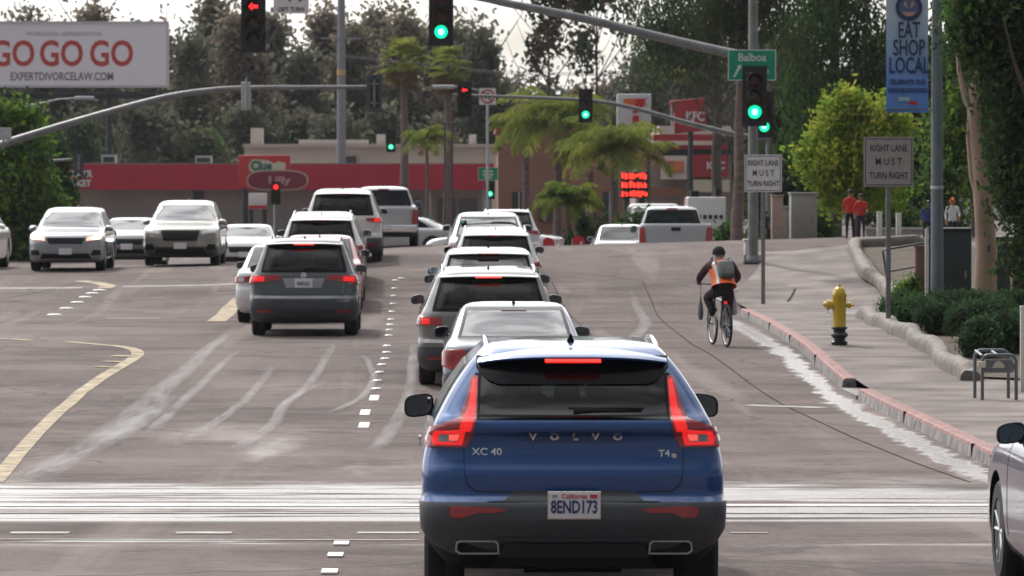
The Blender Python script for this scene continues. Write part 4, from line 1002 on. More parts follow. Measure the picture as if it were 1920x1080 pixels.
arm_thing('signal_mast', 'curved grey mast arm coming in from the left below the billboard', [(-80, 300, 135), (0, 272, 135), (150, 226, 135), (300, 185, 135), (390, 170, 135), (470, 165, 135), (600, 164, 135), (712, 163, 135)], .14, .06, 135)
signal('back of a dark signal at the tip of the left mast arm', 702, 175, 134, -1, h=1.2, back=True)
signal('pale back of a signal on the left mast arm under the treetops', 461, 180, 134, -1, h=1.15, back=True, pale=True)
arm_thing('street_light', 'low curved grey lamp arm at the left edge in front of the red roofed mall', [(-40, 350, 160), (0, 326, 160), (50, 307, 160), (135, 299, 160)], .10, .05, 160, cat='street light')
signal('dark signal back at the end of the low left arm', 148, 304, 159, -1, h=.85, back=True)
signal('small far signal with green light in front of the beige building', 733, 264, 200, 2, h=1.1)
for px, py, ph, lab, lit in ((517, 362, 80, 'small signal with red light on a post in front of the round red sign', 0), (919, 352, 90, 'small signal with green light on a post under the small green sign', 2)):
    Y = 190; signal(lab, px, py, Y, lit, h=1.05)
    t = thing('signal_post', 'thin post carrying ' + ('the red signal by the round red sign' if lit == 0 else 'the green signal under the small green sign'), 'post', (P(px, py, Y + .3).x, Y + .3, 0)); m = MB(); zt = P(px, py, Y).z; m.tube([(0, 0, 0), (0, 0, zt)], .07, 8); m.build('pole', [M_POLE], t); m = MB(); m.lathe([(.16, 0), (.16, .1), (.1, .2)]); m.build('base', [M_POLE], t)
# luminaires far left and centre
def lamp_head(label, px, py, Y, px0, py0):
    t = thing('street_light', label, 'street light', P(px, py, Y), 0, 'far street lights'); m = MB(); m.box((0, 0, 0), (.9, .35, .16), bev=.06); m.build('lamp_head', [M_SIGW], t, smooth=50)
    m = MB(); q = P(px0, py0, Y) - P(px, py, Y); m.tube([(0, 0, 0), q * .5 + Vector((0, 0, .1)), q], .045, 8); m.build('arm', [M_POLE], t, smooth=60)
lamp_head('white street lamp head left of the far red arrow signal', 832, 163, 175, 905, 172)
lamp_head('pale street lamp head under the billboard', 158, 184, 190, 60, 198)
lamp_head('street lamp head over the bright green tree at the left edge', 54, 198, 170, -20, 208)

# ------------------------------------------------------------------ signs
M_SGW = mat('sign_white', (.66, .65, .67), rough=.5, var=.08); M_SGK = mat('sign_black', (.03, .03, .04), rough=.5); M_SGG = mat('sign_green', (.0, .28, .16), rough=.45); M_SGL = mat('sign_border', (.6, .68, .62), rough=.5); M_SGR = mat('sign_red', (.42, .03, .035), rough=.4)
def lane_sign(label, px, pt, pb, Y, base, w=.76, h=.76, pr=.028, m=M_SGW, wood=False):
    x = (px - VX) * Y / F; z1 = P(px, pt, Y).z; z0 = P(px, pb, Y).z; zc = (z0 + z1) / 2; h = z1 - z0
    t = thing('road_sign', label, 'road sign', (x, Y, base), 0, 'right lane must turn right signs')
    q = MB(); q.box((0, .03, (z1 - base - .05) / 2), (.08, .05, z1 - base - .05)); q.build('post', [M_POLE], t)
    q = MB(); q.box((0, -.005, zc - base), (w, .006, h), 0, bev=.002); o = q.build('sign_board', [m], t)
    q = MB(); e = .012
    for (cx, cz, dx, dz_) in ((0, h / 2 - .03, w - .05, e), (0, -h / 2 + .03, w - .05, e), (-w / 2 + .03, 0, e, h - .06), (w / 2 - .03, 0, e, h - .06)): q.box((cx, -.0105, zc - base + cz), (dx, .003, dz_))
    text(q, 'RIGHT LANE', .155, (0, -.0125, zc - base + h * .27), bold=.002, sx=.72, ext=.001); text(q, 'M U S T', .17, (0, -.0125, zc - base - .0), bold=.0015, sx=.78, ext=.001); text(q, 'TURN RIGHT', .155, (0, -.0125, zc - base - h * .28), bold=.002, sx=.72, ext=.001)
    q.build('sign_lettering', [M_SGK], o)
lane_sign('white lane sign on a thin post beside the corner mast', 1431, 290, 360, 87, side_top(6.65, 87) - .01)
lane_sign('dull grey lane sign in the planter in front of the yellow-green tree', 1666, 257, 350, 65.6 + 6, side_top(7.6, 71.6) - .01, w=.835, m=mat('sign_dull', (.36, .34, .335), rough=.6, var=.1))
def green_sign(label, px, py, w, h, Y, txt, sub=None):
    c = P(px, py, Y); t = thing('street_sign', label, 'street sign', c, 0, 'green street name signs'); q = MB(); q.box((0, 0, 0), (w, .01, h), bev=.003); q.build('sign_board', [M_SGG], t)
    q = MB(); e = .02
    for (cx, cz, dx, dz_) in ((0, h / 2 - e / 2, w, e), (0, -h / 2 + e / 2, w, e), (-w / 2 + e / 2, 0, e, h - 2 * e), (w / 2 - e / 2, 0, e, h - 2 * e)): q.box((cx, -.0075, cz), (dx, .005, dz_))
    q.build('border', [M_SGL], t)
    q = MB()
    if txt: text(q, txt, h * .36, (0, -.009, h * .24), bold=.004, sx=.95)
    if sub == 'arrow': q.prism([(-w * .40, -h * .40), (-w * .36, -h * .40), (-w * .24, -h * .1), (-w * .22, -h * .13), (-w * .22, h * .02), (-w * .34, -h * .04), (-w * .29, -h * .05)], -.012, -.008); text(q, 'Ave', h * .26, (w * .22, -.009, -h * .2), bold=.003)
    if sub == 'bars':
        for i, (bw, bz) in enumerate(((.5, .2), (.56, -.05), (.4, -.27))): q.box((0, -.008, bz * h), (bw * w, .004, h * .12))
    q.build('sign_lettering', [M_SGL], t)
green_sign('green street name sign reading Balboa on the right corner mast', 1410, 122, 1.09, .70, 96.6, 'Balboa', 'arrow')
green_sign('small far green street sign above the green signal in front of the red roof', 915, 326, .88, .58, 189, None, 'bars')
def disc_sign():
    Y = 160; c = P(914, 181, Y); t = thing('no_u_turn_sign', 'white sign with red ring and U-turn arrow on a tall white post', 'road sign', (c.x, Y, 0)); m = MB(); m.tube([(0, .02, 0), (0, .02, c.z)], .05, 8); m.build('post', [M_SIGW], t)
    m = MB(); m.box((0, -.06, c.z), (.62, .01, .62), bev=.003); o = m.build('sign_board', [M_SGW], t)
    m = MB(); m.lathe([(.21, -.075), (.27, -.075), (.27, -.067), (.21, -.067)], (0, 0, c.z), seg=32, axis='y', close=True); m.box((0, -.072, c.z), (.05, .006, .48), ry=R(-45)); m.build('red_ring', [M_SGR], o)
    m = MB(); m.tube([(.08, -.071, c.z - .14), (.08, -.071, c.z + .06), (.04, -.071, c.z + .12), (-.04, -.071, c.z + .12), (-.08, -.071, c.z + .06), (-.08, -.071, c.z)], .022, 6); m.prism([(-.15, c.z + .01), (-.01, c.z + .01), (-.08, c.z - .1)], -.078, -.07); m.build('arrow', [M_SGK], o)
disc_sign()
def arm_sign():
    Y = 96.8; c = P(546, 12, Y); t = thing('hanging_road_sign', 'white turn sign at the top edge beside the red arrow signal', 'road sign', c); m = MB(); m.box((0, 0, .05), (.80, .01, .42), bev=.003); o = m.build('sign_board', [M_SGW], t)
    m = MB(); text(m, 'LEFT TURN', .13, (0, -.008, -.07), bold=.002, sx=.9); m.box((-.03, -.008, .18), (.06, .004, .13)); m.box((.2, -.008, .18), (.06, .004, .13)); m.build('sign_lettering', [M_SGK], o)
    m = MB(); m.tube([(0, .03, -.1), (0, .03, .85)], .03, 6); m.build('bracket', [M_POLE], t)
arm_sign()

# billboard
M_BB = mat('billboard_vinyl', (.80, .81, .88), rough=.5, var=.03)
def billboard():
    Y = 280; k = Y / F; c = P(112, 102, Y); t = thing('billboard', 'white billboard with red GO GO GO lettering at the upper left', 'billboard', (c.x, Y, 0)); w, h = 400 * k, 115 * k
    m = MB(); m.box((0, .15, c.z), (w, .3, h)); o = m.build('panel', [M_BB], t)
    m = MB(); 
    for (cx, cz, dx, dz_) in ((0, h / 2 + .08, w + .3, .16), (0, -h / 2 - .08, w + .3, .16), (w / 2 + .08, 0, .16, h)): m.box((cx, .15, c.z + cz), (dx, .4, dz_))
    m.build('frame', [mat('billboard_frame', (.55, .56, .6), rough=.5)], t)
    m = MB(); m.box((0, .2, c.z - h / 2 - .5), (w * .98, .9, .14)); m.box((0, .25, c.z - h / 2 - .75), (w * .9, .3, .3)); m.build('catwalk', [mat('dark_steel', (.03, .04, .045), rough=.6)], t)
    q = 0
    for i, xo in enumerate((-155 + 60, 63 - 60 + 60 - 60 + 0, 98)):
        pass
    m = MB()
    for px in (24, 115, 209): text(m, 'GO', 2.35, ((px - 112) * k, -.01, c.z - .02), bold=.05, sx=.80)
    m.build('red_lettering', [mat('billboard_red', (.50, .05, .045), rough=.5)], o)
    m = MB(); text(m, 'EXPERTDIVORCELAW.COM', .74, ((116 - 112) * k, -.01, c.z - 42 * k), bold=.012, sx=.74); m.build('grey_lettering', [mat('billboard_dark', (.13, .13, .15))], o)
    m = MB(); text(m, 'PROFESSIONAL REPRESENTATION', .36, ((120 - 112) * k, -.01, c.z + 38 * k), sx=.9); m.build('top_lettering', [mat('billboard_grey', (.33, .33, .36))], o)
    for xo in (-4, 3.2): m = MB(); m.tube([(xo, .5, 0), (xo, .5, c.z - h / 2 - .4)], .22, 10); m.build('post', [MAT['dark_steel']], t, smooth=60)
billboard()

# convenience store and restaurant signs
def sign_box(name, label, px0, py0, px1, py1, Y, m, depth=.5, legs=(), tilt=0):
    a, b = P(px0, py1, Y), P(px1, py0, Y); c = (a + b) / 2; t = thing(name, label, 'shop sign', (c.x, Y, 0)); w, h = b.x - a.x, b.z - a.z
    q = MB(); q.box((0, depth / 2, c.z), (w, depth, h), bev=.04, ry=tilt); o = q.build('sign_box', [m], t, smooth=30)
    for i, lx in enumerate(legs): q = MB(); q.tube([(lx, depth / 2, 0), (lx, depth / 2, a.z + .3)], .13, 10); q.build('post', [MAT['dark_steel']], t, smooth=60)
    return t, o, w, h, c.z
M_SW = mat('sign_box_white', (.62, .62, .66), rough=.4); M_OR = mat('logo_orange', (.65, .16, .04)); M_RD = mat('logo_red', (.52, .02, .03)); M_GN = mat('logo_green', (.02, .25, .1)); M_RB = mat('restaurant_red', (.33, .025, .035), rough=.5, var=.1)
t, o, w, h, z = sign_box('store_sign', 'white convenience store sign with orange and red numeral 7 above the palms', 1157, 176, 1221, 238, 200, M_SW, legs=(.3,))
m = MB(); m.prism([(-.50, z + .22), (-.50, z + .55), (.10, z + .55), (.10, z + .22)], -.03, -.01); m.build('orange_bar', [M_OR], o)
m = MB(); m.prism([(.02, z + .22), (.12, z + .55), (.52, z + .55), (.52, z + .30), (.16, z - .12), (-.08, z - .12)], -.045, -.015); m.build('red_stroke', [M_RD], o)
m = MB(); m.prism([(-.08, z - .62), (.22, z - .62), (.22, z - .25), (-.08, z - .25)], -.045, -.01); m.build('red_foot', [M_RD], o)
t, o, w, h, z = sign_box('store_sign', 'smaller white fuel and deals board right under the numeral 7 sign', 1170, 243, 1221, 300, 200, M_SW, legs=())
m = MB(); text(m, 'm', .7, (.05, -.02, z + .25), bold=.03); text(m, 'oo', .5, (0, -.02, z - .05), bold=.02); m.build('sign_lettering', [M_SGK], o)
t, o, w, h, z = sign_box('restaurant_sign', 'tilted red KFC sign on a post between the corner mast and the numeral 7 sign', 1260, 186, 1323, 248, 205, M_RB, legs=(.1,), tilt=R(-6))
m = MB(); text(m, 'KFC', .62, (.30, -.02, z - .05), bold=.02, sx=.8); m.build('sign_lettering', [M_SW], o)
m = MB(); m.box((-.85, -.012, z - .2), (.06, .02, 1.3)); m.box((-.72, -.012, z - .2), (.06, .02, 1.3)); m.build('white_stripe', [M_SW], o)
t, o, w, h, z = sign_box('led_board', 'glowing red LED message board in front of the palms', 1163, 321, 1216, 372, 170, M_SIGB, legs=(-.3, .3))
m = MB(); M_LED = mat('led_red', (1, .05, .02), emit=(1, .05, .03), estr=3)
rnd = random.Random(3)
for r_, rz_ in ((0, .36), (1, .0), (2, -.36)):
    x = -.50
    while x < .48:
        wd = rnd.uniform(.05, .1); hh = rnd.uniform(.16, .26)
        m.box((x + .012, -.02, z + rz_), (.028, .02, hh)); m.box((x + wd, -.02, z + rz_ + rnd.uniform(-.04, .04)), (.028, .02, hh * rnd.uniform(.4, 1))); m.box((x + wd / 2, -.02, z + rz_ + rnd.choice((-1, 0, 1)) * hh * .42), (wd, .02, .03)); x += wd + rnd.uniform(.05, .09)
m.build('led_text', [M_LED], o)

# pylon and oval sign of the strip mall
t, o, w, h, z = sign_box('mall_sign', 'red pylon sign with pale script above the round red sign', 447, 291, 544, 352, 215, mat('pylon_red', (.45, .03, .035), rough=.5), legs=(-1.0,))
m = MB(); m.prism([(-.75, z + .05), (-.6, z - .05), (1.05, z - .05), (1.1, z + .42), (.7, z + .52), (.5, z + .40), (.2, z + .56), (-.6, z + .62), (-.78, z + .35)], -.03, -.01); m.build('white_patch', [mat('pale_sign', (.5, .5, .42))], o)
m = MB(); text(m, 'Clue', .62, (-.15, -.05, z + .27), bold=.03, sx=.9); m.build('sign_lettering', [mat('dark_green_script', (.03, .14, .11))], o)
def oval():
    Y = 213; k = Y / F; c = P(520, 338, Y); t = thing('oval_sign', 'maroon oval shop sign with pale outline in front of the mall wall', 'shop sign', (c.x, Y, 0)); A, B_ = 58 * k, 20 * k
    def st(sc, t_=24): return [(math.copysign(abs(math.cos(a)) ** .6, math.cos(a)) * (A - B_ * (1 - sc)) , c.z + math.copysign(abs(math.sin(a)) ** .8, math.sin(a)) * B_ * sc) for a in [2 * PI * i / 28 for i in range(28)]]
    m = MB(); m.prism(st(1), 0, .2); o = m.build('outline', [mat('pale_outline', (.45, .36, .28))], t); m = MB(); m.prism(st(.84), -.03, -.002); m.build('face', [mat('maroon', (.20, .025, .05), rough=.5)], t)
    m = MB(); text(m, 'Lilly', .5, (.1, -.045, c.z), bold=.02, sx=1.4); m.build('sign_lettering', [mat('pink_letters', (.5, .28, .33))], t)
    for x in (-.1,): m = MB(); m.tube([(x, .1, 0), (x, .1, c.z)], .09, 8); m.build('post', [M_SIGW], t)
oval()
t, o, w, h, z = sign_box('notice_board', 'small white and red notice panel below the red pylon sign', 466, 362, 500, 392, 214, M_SW, legs=(-.35, .35)); m = MB(); m.box((0, -.01, z - .3), (w * .98, .02, .16)); m.build('red_band', [M_RD], o)

# EAT SHOP LOCAL banner on its lamp post
def banner():
    Y = 75; k = Y / F; x = (1757 - VX) * k; base = side_top(x, Y) - .02
    t = thing('lamp_post', 'blue-grey lamp post rising out of the planter, right of the blue banner', 'lamp post', (x, Y, base)); m = MB(); m.tube([(0, 0, 0), (0, 0, 4), (0, 0, 8.5)], [.115, .10, .075], 16); m.build('pole', [M_POLEB], t, smooth=60)
    m = MB(); m.lathe([(.19, 0), (.19, .25), (.13, .38)], seg=16); m.build('base', [M_POLEB], t, smooth=40)
    m = MB(); zt = P(0, -12, Y).z - base; zb = P(0, 205, Y).z - base
    for zz in (zt, zb): m.tube([(0, 0, zz), (-.95, 0, zz)], .016, 8)
    m.build('banner_arm', [M_POLEB], t)
    m = MB(); zz = P(0, 352, Y).z - base; m.lathe([(.112, zz - .03), (.118, zz), (.112, zz + .03)], seg=16); m.build('band', [M_SIGW], t)
    bz0, bz1 = P(0, 211, Y).z, P(0, -16, Y).z; xc = (1701 - VX) * k; w = 79 * k; h = bz1 - bz0; zc = (bz0 + bz1) / 2
    b = thing('street_banner', 'blue street banner reading EAT SHOP LOCAL hanging left of the lamp post', 'banner', (xc, Y, zc), 0)
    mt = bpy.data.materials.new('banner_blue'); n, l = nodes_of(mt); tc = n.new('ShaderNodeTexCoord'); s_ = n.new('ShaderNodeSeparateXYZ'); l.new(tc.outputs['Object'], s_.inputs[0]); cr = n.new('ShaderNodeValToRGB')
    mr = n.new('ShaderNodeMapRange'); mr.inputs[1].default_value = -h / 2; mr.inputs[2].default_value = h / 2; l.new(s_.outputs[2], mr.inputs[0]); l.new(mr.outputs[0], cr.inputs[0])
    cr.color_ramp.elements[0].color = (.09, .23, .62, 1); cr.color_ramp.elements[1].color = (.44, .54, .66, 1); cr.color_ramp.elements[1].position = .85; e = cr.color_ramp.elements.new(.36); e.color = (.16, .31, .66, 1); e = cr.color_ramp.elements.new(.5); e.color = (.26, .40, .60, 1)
    l.new(cr.outputs[0], n['Principled BSDF'].inputs['Base Color']); n['Principled BSDF'].inputs['Roughness'].default_value = .7
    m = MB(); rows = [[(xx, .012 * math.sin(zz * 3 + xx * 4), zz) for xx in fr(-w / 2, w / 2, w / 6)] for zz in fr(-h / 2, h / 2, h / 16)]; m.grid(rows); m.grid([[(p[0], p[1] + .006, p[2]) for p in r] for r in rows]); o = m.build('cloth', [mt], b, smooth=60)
    nv = mat('banner_navy', (.02, .03, .10), rough=.7); m = MB(); f = lambda px, py: ((px - 1701) * k, P(0, py, Y).z - zc)
    for tx, py, sz_ in (('EAT', 58, .40), ('SHOP', 91, .40), ('LOCAL', 124, .40)): text(m, tx, sz_, (f(1704, py)[0], -.02, f(0, py)[1]), bold=.004, sx=.56)
    m.build('banner_lettering', [nv], o)
    m = MB(); text(m, 'CELEBRATE OUR', .12, (.0, -.02, f(0, 154)[1]), bold=.003, sx=.70); m.build('small_lettering', [mat('banner_midblue', (.03, .06, .22))], o); m = MB(); text(m, 'NEIGHBORHOODS', .12, (.0, -.02, f(0, 170)[1]), bold=.003, sx=.68); m.build('small_lettering', [mat('banner_midblue', (.03, .06, .22))], o)
    m = MB(); q = f(1704, 14); m.lathe([(.17, -.022), (.235, -.022), (.235, -.016), (.17, -.016)], (q[0], 0, q[1]), seg=28, axis='y', close=True); m.build('emblem_ring', [nv], o)
    m = MB(); m.lathe([(.001, -.021), (.17, -.021), (.17, -.016)], (q[0], 0, q[1]), seg=24, axis='y'); m.build('emblem_field', [mat('emblem_blue', (.08, .12, .25))], o)
    m = MB(); m.prism([(q[0] - .13, q[1] - .08), (q[0] + .13, q[1] - .08), (q[0] + .05, q[1] - .15), (q[0] - .05, q[1] - .15)], -.028, -.022); m.prism([(q[0] - .1, q[1] + .05), (q[0] - .02, q[1] - .02), (q[0] - .06, q[1] + .12)], -.028, -.022); m.prism([(q[0] + .1, q[1] + .05), (q[0] + .02, q[1] - .02), (q[0] + .06, q[1] + .12)], -.028, -.022); m.build('emblem_figure', [mat('emblem_pink', (.5, .28, .22))], o)
    m = MB(); m.box((f(1695, 0)[0], -.02, f(0, 186)[1]), (.2, .006, .07)); m.build('logo_pale', [mat('logo_pale', (.3, .45, .5))], o); m = MB(); m.box((f(1712, 0)[0], -.02, f(0, 193)[1]), (.13, .006, .06)); m.build('logo_red_mark', [M_RD], o)
banner()
# ------------------------------------------------------------------ foliage
def quads(name, C, U, V, mats, mi=None, parent=None):
    n = len(C); v = np.empty((n * 4, 3)); v[0::4] = C - U - V; v[1::4] = C + U - V; v[2::4] = C + U + V; v[3::4] = C - U + V
    me = bpy.data.meshes.new(name); me.vertices.add(n * 4); me.vertices.foreach_set('co', v.ravel())
    me.loops.add(n * 4); me.loops.foreach_set('vertex_index', np.arange(n * 4)); me.polygons.add(n); me.polygons.foreach_set('loop_start', np.arange(n) * 4)
    for m in mats: me.materials.append(m)
    if mi is not None: me.polygons.foreach_set('material_index', mi)
    me.update(calc_edges=True); me.validate(); return me
def rot_basis(rg, n, droop=0.):
    a = rg.normal(size=(n, 3)); a[:, 2] -= droop; a /= np.linalg.norm(a, axis=1)[:, None]
    b = rg.normal(size=(n, 3)); b -= (b * a).sum(1)[:, None] * a; b /= np.linalg.norm(b, axis=1)[:, None]; return a, b
def crown_mesh(name, lobes, n, leaf, mats, seed, clump=.5, per=40, droop=0., aspect=.5):
    """leaves gathered in clumps that fill uneven lobes; lobes = (x,y,z,rx,ry,rz)"""
    rg = np.random.default_rng(seed); vol = np.array([l[3] * l[4] * l[5] for l in lobes]) ** .75; pr = vol / vol.sum(); nc = max(4, n // per)
    li = rg.choice(len(lobes), nc, p=pr); L = np.array(lobes)[li]; d = rg.normal(size=(nc, 3)); d /= np.linalg.norm(d, axis=1)[:, None]; rad = rg.uniform(.35, 1.0, nc) ** .6
    cc = L[:, :3] + d * L[:, 3:] * rad[:, None]; cs = clump * rg.uniform(.5, 1.3, nc)
    ci = rg.integers(0, nc, n); off = rg.normal(size=(n, 3)) * .5; off[:, 2] *= (1.0 + droop); off[:, 2] -= droop * .3
    C = cc[ci] + off * cs[ci][:, None]; a, b = rot_basis(rg, n, droop * 1.5); s = leaf * rg.uniform(.5, 1.3, n)
    mi = (rg.random(nc) < .4).astype(np.int32)[ci] if len(mats) > 1 else None
    return quads(name, C, a * s[:, None], b * (s * aspect)[:, None], mats, mi)
def trunk_mb(mb, h, r, lean=(0, 0), limbs=5, seed=0, spread=.5, top=.95, start=.45):
    rd = random.Random(seed); n = 7; pts = [(lean[0] * (i / n) ** 1.2 + rd.uniform(-.04, .04) * r * 8 * (i > 0), lean[1] * (i / n), h * top * i / n) for i in range(n + 1)]
    mb.tube(pts, [r * (1.25 if i == 0 else 1) * (1 - .75 * i / n) for i in range(n + 1)], 9)
    for k in range(limbs):
        i = int(n * (start + (1 - start) * k / max(1, limbs))); p = pts[min(i, n - 1)]; a = rd.uniform(0, 2 * PI); L = h * spread * rd.uniform(.5, 1); rr = r * (1 - .75 * i / n) * .6
        q = [p, (p[0] + math.cos(a) * L * .3, p[1] + math.sin(a) * L * .3, p[2] + L * .35), (p[0] + math.cos(a) * L * .6, p[1] + math.sin(a) * L * .55, p[2] + L * .8), (p[0] + math.cos(a) * L * .75, p[1] + math.sin(a) * L * .7, p[2] + L * 1.1)]
        mb.tube(q, [rr, rr * .7, rr * .4, rr * .15], 6)
LF_DARK = leafmat('leaf_dark', (.028, .042, .025), (.060, .080, .045), .25, .3)
LF_OLIVE = leafmat('leaf_olive', (.045, .055, .030), (.085, .085, .045), .2, .25)
LF_BROWN = leafmat('leaf_brownish', (.060, .048, .035), (.12, .092, .060), .2, .2)
LF_FARG = leafmat('leaf_far_olive', (.10, .105, .07), (.20, .185, .125), .22, .48)  # far leaf colours are lightened, painting distance haze into the foliage
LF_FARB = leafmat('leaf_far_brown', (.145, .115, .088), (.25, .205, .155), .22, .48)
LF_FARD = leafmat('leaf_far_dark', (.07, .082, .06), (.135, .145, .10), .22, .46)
LF_MID = leafmat('leaf_mid', (.045, .09, .028), (.085, .15, .045), .35, .35)
LF_BRIGHT = leafmat('leaf_bright', (.11, .22, .03), (.24, .33, .05), .8, .45)
LF_LIME = leafmat('leaf_yellow_green', (.26, .34, .045), (.40, .40, .07), .8, .45)
LF_PALM = leafmat('palm_leaf', (.12, .19, .045), (.32, .33, .08), .5, .35)
LF_PALMY = leafmat('palm_leaf_dry', (.18, .13, .07), (.26, .19, .11), .5, .3)
LF_SHRUB = leafmat('shrub_leaf', (.045, .09, .045), (.09, .155, .075), 1.5, .3)
M_BARK = mat('bark_grey', (.10, .085, .075), rough=.9, var=.4, vscale=3, bump=.6, bscale=12)
M_BARKT = mat('bark_tan', (.34, .24, .17), rough=.8, var=.3, vscale=2.5, bump=.4, bscale=8, stretch=(1, 1, .3))
M_BARKP = mat('palm_trunk', (.16, .125, .11), rough=.9, var=.35, vscale=4, bump=.7, bscale=14, stretch=(1, 1, 3))

def tree(name, label, cat, px, Y, top, halfw, base=None, crown0=.35, mats=(LF_DARK,), n=5000, leaf=.16, seed=1, clump=.9, droop=0., trunk=M_BARK, tr=.22, lobes=None, group=None, nl=9, per=40, limbs=5, spread=.35, aspect=.5):
    """top = pixel row of the tree top, halfw = half the crown width in px"""
    X = (px - VX) * Y / F; zb = base if base is not None else T(X, Y); H = P(px, top, Y).z - zb; Wd = halfw * Y / F; rd = random.Random(seed * 13 + 5)
    if lobes is None:
        lobes = []
        for i in range(nl):
            u = (i + .5) / nl; zz = H * (crown0 + (1 - crown0) * u * .9); env = math.sin(PI * min(1, .22 + .74 * u)) ** .7
            a = rd.uniform(0, 2 * PI); rr = Wd * env * rd.uniform(.25, .75); sz_ = Wd * rd.uniform(.30, .55) * (.6 + .4 * env)
            lobes.append((math.cos(a) * rr, math.sin(a) * rr * .8, zz, sz_, sz_, sz_ * rd.uniform(.6, .9)))
        lobes.append((rd.uniform(-.2, .2) * Wd, 0, H * .93, Wd * .3, Wd * .3, H * .07))
    t = thing(name, label, cat, (X, Y, zb), 0, group)
    m = MB(); trunk_mb(m, H, tr, (0, 0), limbs, seed, spread); m.build('trunk', [trunk], t, smooth=60)
    link_mesh('crown', crown_mesh('crown', lobes, n, leaf, list(mats), seed, clump, per, droop, aspect), t); return t

# dark wood far behind, every tree a thing: (px, Y, top px, halfw px, kind)
FAR = [(-30, 330, 40, 80, 0), (40, 345, 22, 70, 1), (110, 330, 60, 70, 0), (175, 340, 14, 62, 2), (235, 355, 40, 62, 0), (300, 345, 55, 66, 2), (355, 330, 70, 60, 0), (405, 345, 4, 60, 1), (455, 325, 30, 60, 2), (508, 340, 36, 50, 1), (560, 335, 100, 60, 0), (600, 350, 8, 62, 2),
       (655, 340, 50, 60, 1), (705, 350, 8, 64, 2), (760, 335, 30, 60, 1), (812, 345, 60, 62, 0), (862, 335, 45, 46, 1), (905, 330, 62, 46, 0), (950, 340, 150, 60, 1), (1010, 330, 170, 60, 0), (1080, 335, 178, 56, 2), (1140, 340, 160, 50, 1), (1200, 330, 105, 56, 0), (1255, 340, 60, 60, 2), (1310, 330, 50, 62, 1), (1365, 335, 80, 60, 2), (1425, 325, 55, 60, 0), (1490, 310, 90, 70, 1)]
ADJ = ['dense dark', 'grey-olive', 'brownish']
PLACE = {0: 'cut by the left edge behind the billboard', 1: 'directly above the first GO of the billboard', 2: 'behind the middle of the billboard', 3: 'rising above the billboard centre', 4: 'above the last GO of the billboard', 5: 'right behind the billboard end', 6: 'just right of the billboard', 7: 'with its crown left of the red arrow signal',
         8: 'directly behind the red arrow signal', 9: 'under the hanging white sign', 10: 'low between the red arrow signal and the utility pole', 11: 'just left of the utility pole', 12: 'behind the utility pole', 13: 'between utility pole and first fan palm', 14: 'behind the first fan palm', 15: 'behind the high green signal', 16: 'right of the second fan palm', 17: 'left of the bright sky gap',
         18: 'low under the bright sky gap', 19: 'behind the left feather palm', 20: 'under the mast arm behind the palms', 21: 'behind the tallest feather palm', 22: 'behind the numeral 7 sign', 23: 'behind the red tilted sign', 24: 'right of the red tilted sign', 25: 'behind the mast arm end', 26: 'behind the corner mast', 27: 'right of the corner mast behind the yellow-green tree'}
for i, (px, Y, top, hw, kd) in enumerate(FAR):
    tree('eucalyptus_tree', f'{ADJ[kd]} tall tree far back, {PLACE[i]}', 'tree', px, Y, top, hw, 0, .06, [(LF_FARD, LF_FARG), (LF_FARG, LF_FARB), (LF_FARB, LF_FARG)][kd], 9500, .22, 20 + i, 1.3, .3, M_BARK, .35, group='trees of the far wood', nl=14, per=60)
tag(sheet('hill', fr(-80, 80, 2), [360, 380, 420, 500], 0, mat('wood_floor', (.045, .045, .03), rough=1, var=.5, vscale=.35, bump=.8, bscale=1.2), zf=lambda x, y: -1 + (15 - 5.5 * sst(1, 7, x) * (1 - sst(17, 24, x)) + .9 * math.sin(x * .35) + .5 * math.sin(x * .9 + 1)) * sst(358, 400, y)))
# low lush bushes and hedge row between the mall and the wood
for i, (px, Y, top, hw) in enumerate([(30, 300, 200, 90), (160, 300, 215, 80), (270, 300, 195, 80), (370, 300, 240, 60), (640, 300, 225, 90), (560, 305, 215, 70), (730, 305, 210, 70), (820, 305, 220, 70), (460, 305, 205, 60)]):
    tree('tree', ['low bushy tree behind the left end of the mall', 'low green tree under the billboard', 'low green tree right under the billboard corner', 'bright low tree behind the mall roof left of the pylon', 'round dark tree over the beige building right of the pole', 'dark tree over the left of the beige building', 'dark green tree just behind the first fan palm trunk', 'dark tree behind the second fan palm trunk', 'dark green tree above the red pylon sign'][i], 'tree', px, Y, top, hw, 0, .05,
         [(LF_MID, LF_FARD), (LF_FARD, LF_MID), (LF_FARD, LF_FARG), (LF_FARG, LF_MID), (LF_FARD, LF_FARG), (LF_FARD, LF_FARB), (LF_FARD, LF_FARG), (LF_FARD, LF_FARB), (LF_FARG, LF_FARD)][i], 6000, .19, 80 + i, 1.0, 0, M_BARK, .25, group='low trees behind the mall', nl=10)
# bright tree at the left edge
tree('leafy_tree', 'bright green leafy tree filling the left edge behind the oncoming cars', 'tree', 12, 150, 192, 98, 0, .05, (LF_MID, LF_BRIGHT), 20000, .09, 5, .6, 0, M_BARK, .2, nl=16)
tree('leafy_tree', 'darker green tree left of the red mall roof, behind the silver hatchback', 'tree', 88, 170, 262, 45, 0, .05, (LF_DARK, LF_MID), 8000, .10, 6, .6, 0, M_BARK, .2, nl=10)
